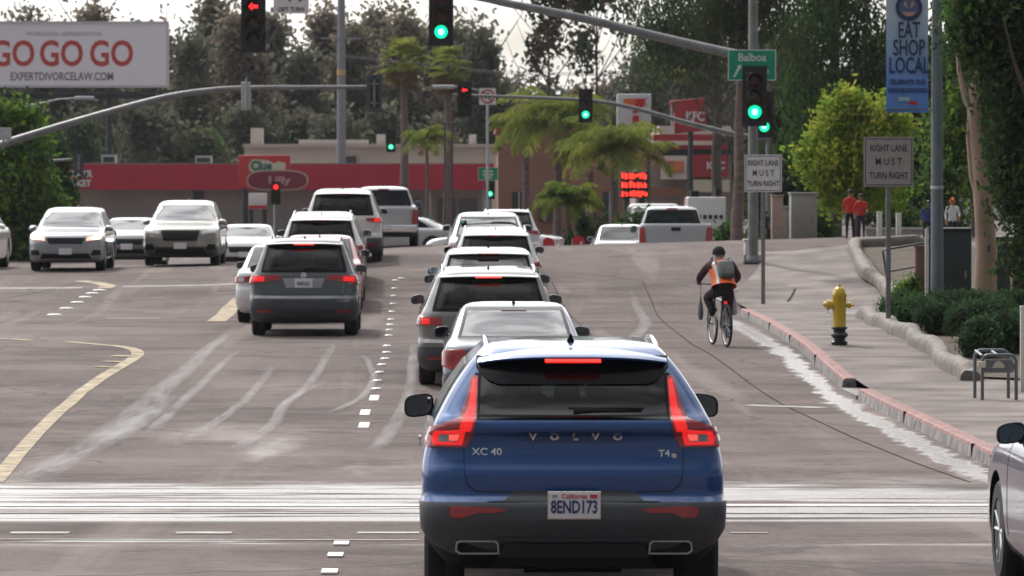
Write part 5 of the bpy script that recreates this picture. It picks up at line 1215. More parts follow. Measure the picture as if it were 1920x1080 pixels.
# eucalyptus with thin branches against the sky gap
tree('eucalyptus_tree', 'wispy eucalyptus with bare thin branches standing in the bright sky gap', 'tree', 1030, 250, -70, 105, 0, .60, (LF_BROWN, LF_DARK), 1900, .17, 44, .8, .8, mat('bark_dark', (.03, .028, .025), rough=.9), .12, nl=9, limbs=14, spread=.42, per=110)
tree('eucalyptus_tree', 'wispy dark tree hanging over the sky gap above the 7 sign', 'tree', 1120, 240, -90, 75, 0, .62, (LF_DARK, LF_BROWN), 1500, .17, 45, .8, .8, MAT['bark_dark'], .12, nl=8, limbs=12, spread=.4, per=110)
# big trees at right
tree('willow_like_tree', 'large drooping dark tree behind the corner mast at the top right', 'tree', 1345, 190, -160, 165, 0, .60, (LF_DARK, LF_MID), 11000, .13, 51, .9, 1.2, M_BARK, .28, nl=14, aspect=.25)
tree('drooping_tree', 'large drooping tree behind the green street sign, dark reddish trunk', 'tree', 1385, 128, -160, 100, None, .70, (LF_DARK, LF_OLIVE), 7000, .09, 52, .7, 1.3, M_BARKP, .21, nl=12, aspect=.25, spread=.25)
tree('drooping_tree', 'broad drooping tree between the green sign and the blue banner', 'tree', 1560, 150, -200, 150, None, .30, (LF_MID, LF_DARK), 22000, .10, 53, .7, 1.0, M_BARK, .3, nl=20, aspect=.3)
tree('leafy_tree', 'dark green tree right of the corner cabinets behind the yellow-green tree', 'tree', 1480, 160, 150, 85, None, .12, (LF_DARK, LF_MID), 9000, .11, 57, .8, .3, M_BARK, .25, nl=14)
tree('leafy_tree', 'dark green tree behind the lamp post and the low wall', 'tree', 1720, 150, 60, 120, None, .05, (LF_DARK, LF_MID), 16000, .10, 58, .8, .2, M_BARK, .3, nl=18)
tree('yellow_green_tree', 'bright yellow-green tree behind the grey lane sign', 'tree', 1608, 118, 172, 122, None, .42, (LF_BRIGHT, LF_LIME), 24000, .062, 54, .36, 0, M_BARK, .12, nl=18)
tree('leafy_tree', 'olive green tree with light filtering through behind the pale trunk', 'tree', 1830, 105, 80, 90, None, .30, (LF_MID, LF_BRIGHT), 9000, .07, 55, .55, .2, M_BARK, .15, nl=12)
_ob = P(1985, 560, 70); _k = 70 / F
tree('overhanging_tree', 'very dark dense tree hanging in from the upper right corner', 'tree', 1985, 70, -120, 100, None, .28, (LF_DARK, LF_MID), 34000, .05, 56, .40, .3, M_BARK, .2,
     lobes=[((px - 1985) * _k, dy, P(0, py, 70).z - T(_ob.x, 70), rr * _k, rr * _k * 1.2, rr * _k * .9) for px, py, rr, dy in ((1905, 30, 70, 0), (1850, 55, 48, .4), (1822, 25, 34, -.2), (1925, 150, 62, .3), (1885, 165, 30, -.3), (1918, 260, 46, .2), (1925, 350, 48, 0), (1940, 480, 40, 0), (1960, 300, 60, .5))])
# pale trunk tree
def pale_tree():
    Y = 76; b = P(1845, 560, Y); b.z = side_top(b.x, Y); t = thing('pale_trunk_tree', 'tree with smooth pale orange leaning trunk in the planter right of the lamp post', 'tree', b)
    f = lambda px, py, dy=0: P(px, py, Y + dy) - b
    m = MB(); m.tube([Vector((0, 0, -.05)), f(1848, 520), f(1850, 470), f(1845, 400), f(1838, 330), f(1832, 270), f(1826, 200), f(1830, 120), f(1845, 20), f(1850, -80)], [.235, .20, .19, .17, .15, .14, .12, .10, .07, .03], 14)
    m.tube([f(1826, 210), f(1812, 190), f(1800, 140), f(1790, 60)], [.08, .06, .05, .02], 8); m.tube([f(1846, 430), f(1822, 330), f(1816, 260), f(1818, 200)], [.05, .05, .045, .03], 8); m.build('trunk', [M_BARKT], t, smooth=60)
    lobes = [(f(px, py).x, dy, f(px, py).z, r, r, r * .7) for px, py, dy, r in ((1815, 20, 0, .45), (1850, -40, .3, .8), (1900, 60, -.2, .6), (1820, 90, .5, .45), (1880, 160, .6, .45), (1780, 330, 1.4, .3), (1905, 300, .4, .45), (1890, 230, .2, .5))]
    link_mesh('crown', crown_mesh('crown', lobes, 6500, .06, [LF_MID, LF_DARK], 77, .35, 40, .4), t)
pale_tree()

# palms
def fan_palm(label, px, Y, top, seed):
    X = (px - VX) * Y / F; H = P(px, top + 62, Y).z; t = thing('fan_palm', label, 'palm tree', (X, Y, 0), 0, 'fan palms'); rg = np.random.default_rng(seed)
    m = MB(); m.tube([(0, 0, 0), (.05, 0, H * .5), (0, 0, H)], [.30, .22, .20], 10); m.build('trunk', [M_BARKP], t, smooth=60)
    for nm, n, lo, hi, mt in (('crown', 44, -.55, 1.2, LF_PALM), ('dead_frond_skirt', 22, -1.35, -.7, LF_PALMY)):
        C = []; U = []; V = []
        for i in range(n):
            a = rg.uniform(0, 2 * PI); e = rg.uniform(lo, hi); d = np.array([math.cos(a) * math.cos(e), math.sin(a) * math.cos(e), math.sin(e)]); L = rg.uniform(.8, 1.25); hub = np.array([0, 0, H]) + d * L * .8
            side = np.cross(d, [0, 0, 1.]); side /= np.linalg.norm(side); up = np.cross(side, d)
            C.append(np.array([0, 0, H]) + d * L * .4); U.append(d * L * .4); V.append(side * .02)
            for k in range(11):
                b = (k - 5) / 5 * 1.25; dd = d * math.cos(b) + side * math.sin(b); dd = dd + np.array([0, 0, -.28 * rg.uniform(.4, 1.3)]); ll = rg.uniform(.55, .75); C.append(hub + dd * ll * .5); U.append(dd * ll * .5); V.append(np.cross(dd, up) * .05)
        link_mesh(nm, quads(nm, np.array(C), np.array(U), np.array(V), [mt]), t)
fan_palm('tall fan palm left of the two, dead fronds hanging under its crown', 757, 235, 50, 1)
fan_palm('tall fan palm right of the two, under the high green signal', 839, 240, 62, 2)
def feather_palm(label, px, Y, top, hw, seed, base=0., n=26, trunk_r=.17, grp='feather palms'):
    X = (px - VX) * Y / F; k = Y / F; H = P(px, top, Y).z - base; Wd = hw * k; Hc = H - Wd * .55
    t = thing('feather_palm', label, 'palm tree', (X, Y, base), 0, grp); rg = np.random.default_rng(seed)
    m = MB(); m.tube([(0, 0, 0), (.04, 0, Hc * .5), (0, 0, Hc)], [trunk_r * 1.2, trunk_r, trunk_r * .8], 10); m.build('trunk', [M_BARKP], t, smooth=60)
    C = []; U = []; V = []; mi = []
    for i in range(n):
        a = 2 * PI * i / n + rg.uniform(-.2, .2); e0 = rg.uniform(.15, 1.35); L = Wd * rg.uniform(1.0, 1.45); d0 = np.array([math.cos(a), math.sin(a), 0]); p = np.array([0, 0, Hc]); ang = e0; seg = 14; dry = 1 if rg.random() < .14 and e0 < .6 else 0
        for s_ in range(seg):
            d = d0 * math.cos(ang) + np.array([0, 0, math.sin(ang)]); side = np.array([-d0[1], d0[0], 0]); up = np.cross(side, d); st = L / seg
            C.append(p + d * st / 2); U.append(d * st / 2); V.append(side * .025); mi.append(dry)
            if s_ > 0:
                for q in range(3):
                    ll = Wd * .36 * math.sin(PI * (.12 + .82 * s_ / seg)) * rg.uniform(.8, 1.15)
                    for sg in (-1, 1):
                        dd = side * sg * .75 + d * .45 + np.array([0, 0, -.55]) + rg.normal(size=3) * .12; dd /= np.linalg.norm(dd); c = p + d * st * (q / 3); C.append(c + dd * ll / 2); U.append(dd * ll / 2); V.append(d * .022 + rg.normal(size=3) * .006); mi.append(dry)
            p = p + d * st; ang -= (1.9 / seg) * rg.uniform(.9, 1.15) * (.6 + s_ / seg)
    link_mesh('crown', quads('crown', np.array(C), np.array(U), np.array(V), [LF_PALM, LF_PALMY], np.array(mi, dtype=np.int32)), t)
feather_palm('tall feather palm with arching fronds left of the far green signal', 1045, 185, 172, 108, 1, n=40)
feather_palm('feather palm in front of the numeral 7 sign, right of the far green signal', 1150, 175, 232, 92, 2, n=34)
feather_palm('short feather palm low between the two tall feather palms', 1065, 150, 345, 62, 3, n=28, trunk_r=.1)
feather_palm('feather palm half behind the tallest feather palm, at its left', 985, 200, 205, 70, 11, n=30)
feather_palm('feather palm between the tallest palm and the palm before the numeral 7 sign', 1105, 182, 262, 66, 12, n=28)
feather_palm('low feather palm in front of the beige building between the fan palms', 800, 225, 236, 48, 4, n=16, trunk_r=.1)
feather_palm('thin palm behind the LED board left of the KFC building', 1215, 180, 262, 60, 5, n=16, trunk_r=.1)
feather_palm('narrow palm with hanging pale fronds right of the numeral 7 sign', 1270, 230, 120, 34, 6, n=12, trunk_r=.08)

# shrubs
def shrub(label, px, Y, top, hw, seed, mats=(LF_SHRUB, LF_MID), n=2500, leaf=.04, base=None, grp='shrubs', h=None):
    X = (px - VX) * Y / F; b = base if base is not None else (side_top(X, Y) if X > KX(Y) and Y < 99 else T(X, Y)); H = (P(px, top, Y).z - b) if h is None else h; Wd = hw * Y / F; rd = random.Random(seed)
    t = thing('shrub', label, 'shrub', (X, Y, b), 0, grp); lobes = [(rd.uniform(-.7, .7) * Wd, rd.uniform(-.5, .5) * Wd, H * rd.uniform(.3, .8), Wd * .45, Wd * .45, H * .35) for _ in range(6)]
    m = MB()
    for k in range(5): a = k * 1.26; m.tube([(0, 0, 0), (math.cos(a) * Wd * .4, math.sin(a) * Wd * .4, H * .7)], [.02, .008], 5)
    m.build('stem', [M_BARK], t); link_mesh('foliage', crown_mesh('foliage', lobes, n, leaf, list(mats), seed, max(.12, H * .25), 30), t)
for i, (px, Y, top, hw) in enumerate([(1000, 150, 412, 40), (1110, 150, 415, 48), (1150, 145, 425, 36), (1190, 150, 400, 26), (795, 170, 425, 20), (1360, 135, 415, 22), (1460, 125, 425, 18), (1545, 125, 408, 22), (1710, 122, 398, 40), (1690, 121, 380, 26), (560, 190, 425, 30)]):
    shrub(['shrub left of the short feather palm', 'green hedge bush behind the red flags', 'clipped green bush under the LED board', 'bush right of the LED board post', 'low bush beside the parked silver car', 'bush behind the right pickup', 'low yellow-green bush left of the grey cabinet', 'dark bush right of the grey cabinet', 'dark bush behind the white posts', 'green shrub between the white posts', 'low bush under the oval sign'][i], px, Y, top, hw, 200 + i, n=1200, leaf=.1, mats=(LF_MID, LF_DARK))
# planter beds with soil, boulders and ground cover
def bed(poly, off=.03):
    mb = MB(); vs = [(x, y, side_top(x, y) + off) for x, y in poly]; 
    ymin, ymax = min(p[1] for p in poly), max(p[1] for p in poly); rows = []
    for y in fr(ymin + .01, ymax - .01, 1.0):
        iv = row_interval([(p[0], p[1]) for p in poly], y); rows.append([(iv[0] + (iv[1] - iv[0]) * j / 8, y, side_top(iv[0] + (iv[1] - iv[0]) * j / 8, y) + off) for j in range(9)])
    mb.grid(rows); tag(mb.build('planter_soil', [M_SOIL]), kind='structure')
bed([(7.15, 57.5), (7.9, 78.5), (30, 80), (30, 50)]); bed([(9.55, 84.5), (9.75, 98.4), (30, 99), (30, 84)])
def border(name, pts, w, h, seed):
    """lumpy pale stone edging of a planter"""
    P_ = []
    for a, b in zip(pts, pts[1:]):
        n = max(1, int(math.hypot(b[0] - a[0], b[1] - a[1]) / .12)); P_ += [(a[0] + (b[0] - a[0]) * i / n, a[1] + (b[1] - a[1]) * i / n) for i in range(n)]
    P_.append(pts[-1]); rd = random.Random(seed); mb = MB(); rows = []; ph = [rd.uniform(0, 6) for _ in range(6)]
    for i, (x, y) in enumerate(P_):
        q0, q1 = P_[max(0, i - 1)], P_[min(len(P_) - 1, i + 1)]; dx, dy = q1[0] - q0[0], q1[1] - q0[1]; L = math.hypot(dx, dy); nx, ny = dy / L, -dx / L
        k = 1 + .08 * math.sin(y * 1.3 + ph[0]) + .05 * math.sin(y * 3.1 + ph[1]) ; off = .05 * math.sin(y * 1.3 + ph[2]); g = 1 - .10 * max(0, math.cos(y * 2.6 + ph[3])) ** 8
        if i < 3 or i > len(P_) - 4: g *= .7
        row = []
        for j in range(13):
            a = PI * (j / 12) ; cx = math.copysign(abs(math.cos(a)) ** .7, math.cos(a)) * w / 2 * k; cz = abs(math.sin(a)) ** .6 * h * k * g * (1 + .05 * math.sin(y * 9 + j * 2 + ph[4]))
            row.append((x + nx * (cx + off), y + ny * (cx + off), side_top(x, y) - .01 + cz))
        rows.append(row)
    mb.grid(rows)
    for r_ in (rows[0], rows[-1]): mb.add(r_, [tuple(range(13))])
    return mb.build(name, [M_ROCK], smooth=50)
tag(border('stone_border', [(7.85, 78.8), (7.55, 70), (7.15, 57.5)], .26, .22, 1), 'lumpy pale stone edging along the near planter of green shrubs', 'stone border')
tag(border('stone_border', [(11.5, 99.2), (9.7, 98.8), (9.35, 95), (9.45, 86.5), (9.3, 84)], .28, .24, 2), 'lumpy pale stone edging round the far corner planter by the pipe railing', 'stone border')
tag(border('stone_border', [(8.05, 55.2), (8.5, 49)], .3, .2, 3), 'short piece of pale stone edging behind the bike rack', 'stone border')
for i, (px, Y, top, hw) in enumerate([(1712, 75, 560, 52), (1775, 74, 556, 70), (1850, 74, 552, 75), (1905, 70, 552, 65), (1775, 68.5, 574, 56), (1835, 66, 578, 68), (1695, 76.5, 554, 40), (1885, 63, 592, 60), (1905, 73, 548, 60), (1790, 76, 550, 75), (1850, 62, 606, 50)]):
    shrub(['leafy green shrub at the left tip of the near planter bed', 'green shrub directly below the lamp post', 'green shrub below the pale trunk', 'green shrub at the right edge of the near bed', 'front shrub just behind the largest border rocks', 'front shrub between lamp post and bike rack', 'pale green shrub at the foot of the grey lane sign', 'shrub right behind the bike rack', 'dark shrub in front of the brown pillar', 'back shrub left of the pale trunk', 'lowest shrub beside the bike rack'][i], px, Y, top, hw, 300 + i, n=8500, leaf=.026, grp='planter shrubs', mats=(LF_SHRUB, LF_DARK) if i % 3 else (LF_SHRUB, LF_MID))
shrub('bright green shrub between the brown fence post and the far planter rocks', 1700, 80, 528, 28, 330, n=2500, leaf=.035, mats=(LF_BRIGHT, LF_MID))

# ------------------------------------------------------------------ buildings
def wbox(mb, px0, py0, px1, py1, Y, d, mi=0, org=None):
    a, b = P(px0, py1, Y), P(px1, py0, Y); c = (a + b) / 2; mb.box((c.x - org.x, Y + d / 2 - org.y, c.z - org.z), (abs(b.x - a.x), d, abs(b.z - a.z)), mi)
M_MALLR = mat('mall_red_fascia', (.46, .018, .05), rough=.6, var=.12, vscale=.6); M_MALLW = mat('mall_wall', (.42, .385, .36), rough=.8, var=.12, vscale=.4); M_DWIN = mat('dark_window', (.02, .025, .03), rough=.15, coat=.5); M_BEIGE = mat('beige_stucco', (.64, .57, .49), rough=.85, var=.12, vscale=.3); M_TERRA = mat('terracotta_stucco', (.27, .145, .105), rough=.85, var=.12, vscale=.4); M_ROOFG = mat('roof_gravel', (.25, .24, .23), rough=.9)
def mall():
    o = Vector((-7, 250, 0)); t = thing('strip_mall', 'long low strip mall with a deep red fascia and grey-beige wall behind the cars', 'building', o)
    m = MB(); wbox(m, 115, 356, 918, 437, 250, 14, org=o); m.build('wall', [M_MALLW], t)
    m = MB(); wbox(m, 112, 308, 926, 356, 248.5, 16, org=o); m.build('fascia', [M_MALLR], t)
    m = MB(); wbox(m, 113, 306, 925, 308, 248.6, 15.8, org=o); m.build('roof', [M_ROOFG], t)
    for i, (a, b) in enumerate(((118, 134), (362, 382), (455, 466))): m = MB(); wbox(m, a, 358, b, 436, 249.9, .08, org=o); m.build('window', [M_DWIN], t)
    for a in (803, 630, 700, 905): m = MB(); wbox(m, a, 357, a + 5, 437, 248.7, .18, org=o); m.build('column', [M_SIGW], t)
    for a, b in ((650, 690), (720, 790), (820, 895)): m = MB(); wbox(m, a, 372, b, 436, 249.9, .08, org=o); f = m.build('window', [mat('mid_window', (.13, .13, .14), rough=.25)], t); m = MB(); wbox(m, (a + b) / 2 - 1, 372, (a + b) / 2 + 1, 436, 249.8, .06, org=o); m.build('frame', [M_SIGW], f)
    m = MB(); c = P(140, 333, 248.4) - o; text(m, 'LIQUOR', .55, (c.x, c.y, c.z + .2), bold=.03); text(m, 'MARKET', .5, (c.x, c.y, c.z - .35), bold=.03); m.build('sign_lettering', [M_SW], t)
    for a, b_, top in ((190, 217, 290), (366, 396, 292)): m = MB(); wbox(m, a, top, b_, 307, 252, 1.2, org=o); u = m.build('rooftop_unit', [mat('rooftop_metal', (.4, .4, .4), rough=.5)], t); m = MB(); wbox(m, a + 3, top + 4, b_ - 3, 304, 251.97, .03, org=o); m.build('grille', [M_DWIN], u)
mall()
def beige():
    o = Vector((-4, 286, 0)); t = thing('beige_building', 'long beige flat-roofed building rising behind the red roofed mall', 'building', o)
    m = MB(); wbox(m, 458, 274, 938, 440, 286, 9, org=o); m.build('wall', [M_BEIGE], t)
    m = MB(); wbox(m, 455, 270, 941, 276, 285.7, 9.6, org=o); m.build('roof_edge', [mat('pale_trim', (.5, .46, .42))], t)
    for a, b, top in ((470, 492, 240), (560, 690, 262), (706, 722, 252), (880, 893, 252)): m = MB(); wbox(m, a, top, b, 270.5, 288, 2, org=o); m.build('rooftop_unit', [mat('pale_trim', (.5, .46, .42))], t)
    m = MB(); wbox(m, 640, 293, 668, 307, 285.6, .3, org=o); m.build('vent', [M_DWIN], t)
beige()
def terra():
    o = Vector((7, 225, 0)); t = thing('terracotta_building', 'terracotta stucco building half hidden by the feather palms', 'building', o)
    m = MB(); wbox(m, 934, 246, 1205, 440, 225, 10, org=o); m.build('wall', [M_TERRA], t); m = MB(); wbox(m, 930, 240, 1208, 249, 224.6, 10.8, org=o); m.build('roof_edge', [mat('dark_red_trim', (.25, .04, .03))], t)
    for a in (960, 1010, 1090, 1130): m = MB(); wbox(m, a, 360, a + 26, 415, 224.9, .08, org=o); f = m.build('window', [M_DWIN], t); m = MB(); wbox(m, a + 12, 360, a + 14, 415, 224.8, .05, org=o); m.build('frame', [M_SIGW], f)
terra()
def kfc():
    o = Vector((12.5, 210, 0)); t = thing('restaurant', 'low restaurant building with red and white bands right of the LED board', 'building', o)
    m = MB(); wbox(m, 1192, 290, 1372, 440, 210, 10, org=o); m.build('wall', [mat('restaurant_wall', (.30, .24, .22), rough=.8, var=.15)], t)
    m = MB(); wbox(m, 1236, 236, 1372, 252, 209.5, 8, org=o); wbox(m, 1225, 264, 1350, 272, 209.3, 8, org=o); m.build('white_band', [mat('cream_band', (.6, .57, .52))], t)
    m = MB(); wbox(m, 1225, 252, 1340, 264, 209.4, 9, org=o); wbox(m, 1225, 272, 1366, 280, 209.4, 8, org=o); m.build('red_band', [M_RB], t)
    m = MB(); wbox(m, 1240, 280, 1366, 292, 209.6, .6, org=o); m.build('window', [M_DWIN], t)
    m = MB(); wbox(m, 1240, 292, 1288, 336, 209.2, .5, org=o); u = m.build('menu_banner', [mat('cream_band', (.6, .57, .52))], t); m = MB(); wbox(m, 1246, 302, 1282, 324, 209.1, .05, org=o); m.build('orange_patch', [mat('food_orange', (.5, .15, .06), var=.4, vscale=2)], u)
    m = MB(); wbox(m, 1298, 290, 1364, 332, 209.2, .5, org=o); u = m.build('red_banner', [M_RB], t); c = P(1342, 311, 209.15) - o; m = MB(); text(m, 'KFC', .5, (c.x, c.y, c.z), bold=.02); m.build('sign_lettering', [M_SW], u)
    m = MB(); wbox(m, 1196, 352, 1280, 366, 209.3, .4, org=o); m.build('brown_band', [mat('brown_band', (.25, .1, .06))], t)
    m = MB(); wbox(m, 1297, 337, 1368, 360, 209.1, .4, org=o); m.build('cream_panel', [mat('cream_panel', (.55, .52, .40))], t)
kfc()
# white box truck / service vehicle behind the right pickup
def box_truck():
    Y = 150; o = Vector(((1250 - VX) * Y / F, Y, 0)); t = thing('utility_truck', 'white service truck with an orange slash, behind the right pickup', 'truck', o); k = Y / F
    m = MB(); m.box((-.2, 2.5, 1.15), (1.95, 4.6, 1.5), bev=.08); m.build('body', [P_WHITE], t, smooth=40); m = MB(); m.box((-.2, 5.4, 1.25), (1.8, 1.4, 1.5), bev=.15); m.build('cab', [P_WHITE], t, smooth=40)
    m = MB(); m.box((-.55, .185, 1.45), (.42, .02, .12), ry=R(50)); m.build('orange_slash', [M_OR], t); m = MB(); m.box((-.85, .18, 1.1), (.2, .02, .3)); m.build('rear_window', [M_DWIN], t)
    for x in (-.95, .5):
        for y in (.9, 5.2): wheel_parts(t, x, y, .38, .24, M_RIM, -1 if x < 0 else 1)
box_truck()
def kiosk():
    Y = 150; o = Vector(((1325 - VX) * Y / F, Y, 0)); t = thing('service_body', 'tall white equipment cabinet with a row of dark slots, right of the white service truck', 'truck body', o); m = MB(); m.box((0, 1, 1.2), (1.35, 2, 2.1), bev=.04); m.build('box', [P_WHITE], t, smooth=40)
    m = MB(); 
    for i in range(5): m.box((-.25 + i * .19, -.01, 1.55), (.12, .03, .14))
    m.build('slots', [M_DWIN], t); m = MB(); m.prism([(-.58, 1.32), (-.38, 1.62), (-.3, 1.62), (-.3, 1.2), (-.42, 1.2)], -.03, -.005); m.build('red_mark', [M_RD], t)
    m = MB(); m.box((-.4, .3, 2.35), (.3, .3, .25), bev=.03); m.box((.4, .3, 2.4), (.16, .3, .3), bev=.02); m.build('roof_gear', [M_PLAS], t)
kiosk()
# red feather flags
for i, (px, Y, hw, top) in enumerate(((1030, 136, 10, 444), (1087, 136, 12, 441))):
    b = P(px, 470, Y); b.z = 0; t = thing('promo_flag', ['red promotional flag top left of the low white car roof', 'red promotional flag with a white mark right of the low white car roof'][i], 'flag', b, 0, 'red flags'); zt = P(0, top, Y).z; w = hw * Y / F * 1.2
    m = MB(); m.tube([(-w, 0, 0), (-w, 0, zt - .1)], .015, 6); m.build('pole', [M_SIGW], t); m = MB(); m.prism([(-w, .35), (w * .9, .35), (w, zt - .35), (w * .5, zt - .08), (-w * .3, zt), (-w, zt - .1)], -.008, .008); m.build('cloth', [M_RD], t)
    if i: m = MB(); m.box((w * .2, -.015, zt - .3), (w * .3, .008, .2)); m.build('white_mark', [M_SW], t)

# utility pole
b = P(640, 300, 275); b.z = 0; t = thing('utility_pole', 'tall grey utility pole rising behind the beige building near the hanging white sign', 'pole', b); m = MB(); m.tube([(0, 0, 0), (0, 0, 15)], [.32, .24], 12); m.build('pole', [mat('pole_grey', (.22, .24, .27), rough=.8)], t, smooth=60)
m = MB(); zz = P(0, 136, 275).z; m.lathe([(.275, zz - .18), (.285, zz + .18)], seg=14); m.build('yellow_band', [mat('band_yellow', (.5, .36, .12))], t)
m = MB(); m.box((0, -.1, zz + 2.2), (2.6, .12, .12)); m.build('crossarm', [MAT['pole_grey']], t)
t = thing('overhead_wire', 'thin grey overhead wires crossing in front of the wood', 'cable', (0, 274, 0)); m = MB()
for zoff in (0, .12): m.tube([(-6.3, 0, zz + 1.0 + zoff), (4, 0, zz - .1 + zoff), (14, 0, zz - .3 + zoff)], .02, 4)
m.build('wire', [M_POLE], t)
for i, px in enumerate((834, 848)):
    b = P(px, 440, 205); t = thing('thin_post', ['thin dark flag post left of the small green sign', 'thin dark post nearer the small green sign'][i], 'post', (b.x, 205, 0)); m = MB(); m.tube([(0, 0, 0), (0, 0, P(0, 230, 205).z)], .045, 6); m.build('shaft', [MAT['dark_steel']], t); m = MB(); m.lathe([(.08, 0), (.08, .06)], (0, 0, P(0, 230, 205).z)); m.build('cap', [M_POLE], t)

# ------------------------------------------------------------------ street furniture on the right
def hydrant():
    Y = 65.5; b = P(1574, 660, Y); b.z = side_top(b.x, Y); t = thing('fire_hydrant', 'yellow fire hydrant with black base on the sidewalk', 'fire hydrant', b, R(0)); my = mat('hydrant_yellow', (.52, .36, .01), rough=.4, coat=.4, var=.12, vscale=10)
    m = MB(); m.lathe([(.115, 0), (.125, .02), (.125, .05), (.09, .07), (.085, .10), (.125, .13), (.135, .155), (.125, .18), (.095, .20), (.095, .24), (.125, .25), (.125, .275), (.09, .285)], seg=24); m.build('base', [mat('hydrant_black', (.012, .012, .02), rough=.4)], t, smooth=35)
    m = MB(); m.lathe([(.105, .275), (.10, .30), (.098, .60), (.105, .62), (.105, .74), (.112, .75), (.112, .78), (.10, .80), (.088, .85), (.055, .885), (.025, .895), (.025, .925), (.018, .935)], seg=28); m.build('barrel', [my], t, smooth=35)
    m = MB(); m.lathe([(.06, 0), (.06, -.14), (.075, -.14), (.075, -.20), (.05, -.21), (.025, -.25)], (0, -.0, .62), seg=18, axis='x'); 
    for v in range(len(m.v)): x, y, z = m.v[v]; m.v[v] = (x - .0, y, z)
    m.build('side_outlet', [my], t, smooth=35)
    m = MB(); m.lathe([(.04, .08), (.04, .14), (.05, .14), (.05, .17), (.02, .18), (.015, .225)], (0, 0, .61), seg=16, axis='x'); m.build('side_outlet', [my], t, smooth=35)
    m = MB(); m.lathe([(.06, -.06), (.06, -.13), (.072, -.13), (.072, -.17), (.05, -.18), (.02, -.20)], (-.01, 0, .80 - .02), seg=18, axis='y'); m.build('front_outlet', [my], t, smooth=35)
    m = MB(); m.tube([(-.19, -.02, .57), (-.165, -.03, .50), (-.13, -.03, .475), (-.11, -.02, .53), (-.10, 0, .58)], .007, 5); m.build('chain', [M_RIM], t)
hydrant()
def bike_rack():
    Y = 53; b = P(1872, 745, Y); b.z = side_top(b.x, Y); t = thing('metal_rack', 'grey metal bike rack of rounded hoops at the right edge of the sidewalk', 'bike rack', b); mt = mat('rack_grey', (.14, .155, .17), rough=.4, metal=.4)
    for i, (x0, x1, yo, h) in enumerate(((-.20, .22, 0, .56), (-.23, .19, .5, .60))):
        m = MB(); r = .07; pts = [(x0, yo, 0), (x0, yo, h - r), (x0 + r * .3, yo, h - r * .3), (x0 + r, yo, h), (x1 - r, yo, h), (x1 - r * .3, yo, h - r * .3), (x1, yo, h - r), (x1, yo, 0)]; m.tube(pts, .022, 10); m.build('hoop', [mt], t, smooth=60)
    m = MB(); m.prism([(-.17, .34), (.18, .34), (.20, .42), (.17, .50), (-.16, .50), (-.19, .42)], -.02, .02); o = m.build('panel', [mt], t)
    m = MB(); m.prism([(-.08, .40), (.08, .40), (.05, .46), (0, .49), (-.05, .46)], -.026, -.021); m.build('emblem', [mat('rack_pale', (.5, .48, .4))], o)
    m = MB(); 
    for x in (-.2, .0): m.tube([(x, 0, .55), (x - .02, .5, .59)], .018, 8)
    m.build('top_bar', [mt], t, smooth=60)
    m = MB(); m.box((-.21, -.03, .44), (.10, .04, .08), bev=.012); m.build('label_plate', [mat('rack_cream', (.6, .57, .45))], t)
bike_rack()
def post(name, label, px, py0, py1, Y, w, m_, grp=None, d=None, base=None):
    x = (px - VX) * Y / F; b = base if base is not None else (side_top(x, Y) if (x > KX(Y) and Y < 99) else T(x, Y)); zt = P(px, py0, Y).z; t = thing(name, label, name.replace('_', ' '), (x, Y, b - .02), 0, grp)
    m = MB(); m.box((0, 0, (zt - b) / 2), (w, d or w, zt - b + .02), bev=min(w, .2) * .1); m.build('shaft', [m_], t, smooth=30); m = MB(); m.box((0, 0, zt - b + .015), (w * 1.15, (d or w) * 1.15, .03), bev=.006); m.build('cap', [m_], t, smooth=30); return t
M_WP = mat('white_post', (.62, .62, .58), rough=.5); M_BRN = mat('brown_brick', (.17, .10, .08), rough=.85, var=.25, vscale=6); M_DKG = mat('dark_green_metal', (.018, .032, .034), rough=.45, var=.2); M_CAB = mat('cabinet_grey', (.27, .265, .24), rough=.6, var=.08)
post('marker_stake', 'white marker stake at the right edge behind the bike rack', 1917, 575, 690, 55, .055, M_WP)
post('white_post', 'left one of two short white posts before the low wall', 1649, 398, 440, 112, .13, M_WP, 'white posts'); post('white_post', 'right one of two short white posts before the low wall', 1685, 400, 440, 112, .13, M_WP, 'white posts')
post('fence_post', 'pinkish brown square fence post left of the lamp post', 1725, 461, 600, 80, .20, M_BRN); post('thin_white_post', 'thin white post directly left of the lamp post', 1737, 430, 600, 79, .05, M_WP); post('dark_post', 'dark round-topped post between white post and lamp post', 1744, 426, 600, 78.6, .06, M_DKG)
post('brown_pillar', 'brown brick pillar cut by the right edge', 1912, 455, 560, 78, .30, M_BRN); post('beige_pillar', 'short pink-beige pillar between corner mast and grey cabinet', 1457, 366, 455, 112, .30, mat('pink_beige', (.36, .27, .22), rough=.8, var=.15))
def cabinet(label, px0, px1, py0, Y, m_, d=.6):
    a, b = (px0 - VX) * Y / F, (px1 - VX) * Y / F; w = b - a; x = (a + b) / 2; bz = (side_top(x, Y) if (x > KX(Y) and Y < 99) else T(x, Y)) - .02; h = P(0, py0, Y).z - bz; t = thing('utility_cabinet', label, 'utility cabinet', (x, Y, bz), 0, 'utility cabinets')
    m = MB(); m.box((0, d / 2, h / 2), (w, d, h), bev=.03); m.build('housing', [m_], t, smooth=30); m = MB(); m.box((0, -.006, h * .5), (w * .86, .02, h * .86), bev=.006); o = m.build('door', [m_], t, smooth=30); m = MB(); m.box((w * .3, -.03, h * .5), (.03, .04, .14), bev=.008); m.build('handle', [M_POLE], o)
    m = MB(); m.box((0, d / 2, h + .02), (w + .05, d + .05, .05), bev=.015); m.build('lid', [m_], t, smooth=30)
cabinet('tall beige-grey utility cabinet near the people in red', 1483, 1532, 364, 113, M_CAB); cabinet('narrow grey cabinet touching the left side of the tall beige cabinet', 1466, 1479, 390, 112.5, M_CAB, .3)
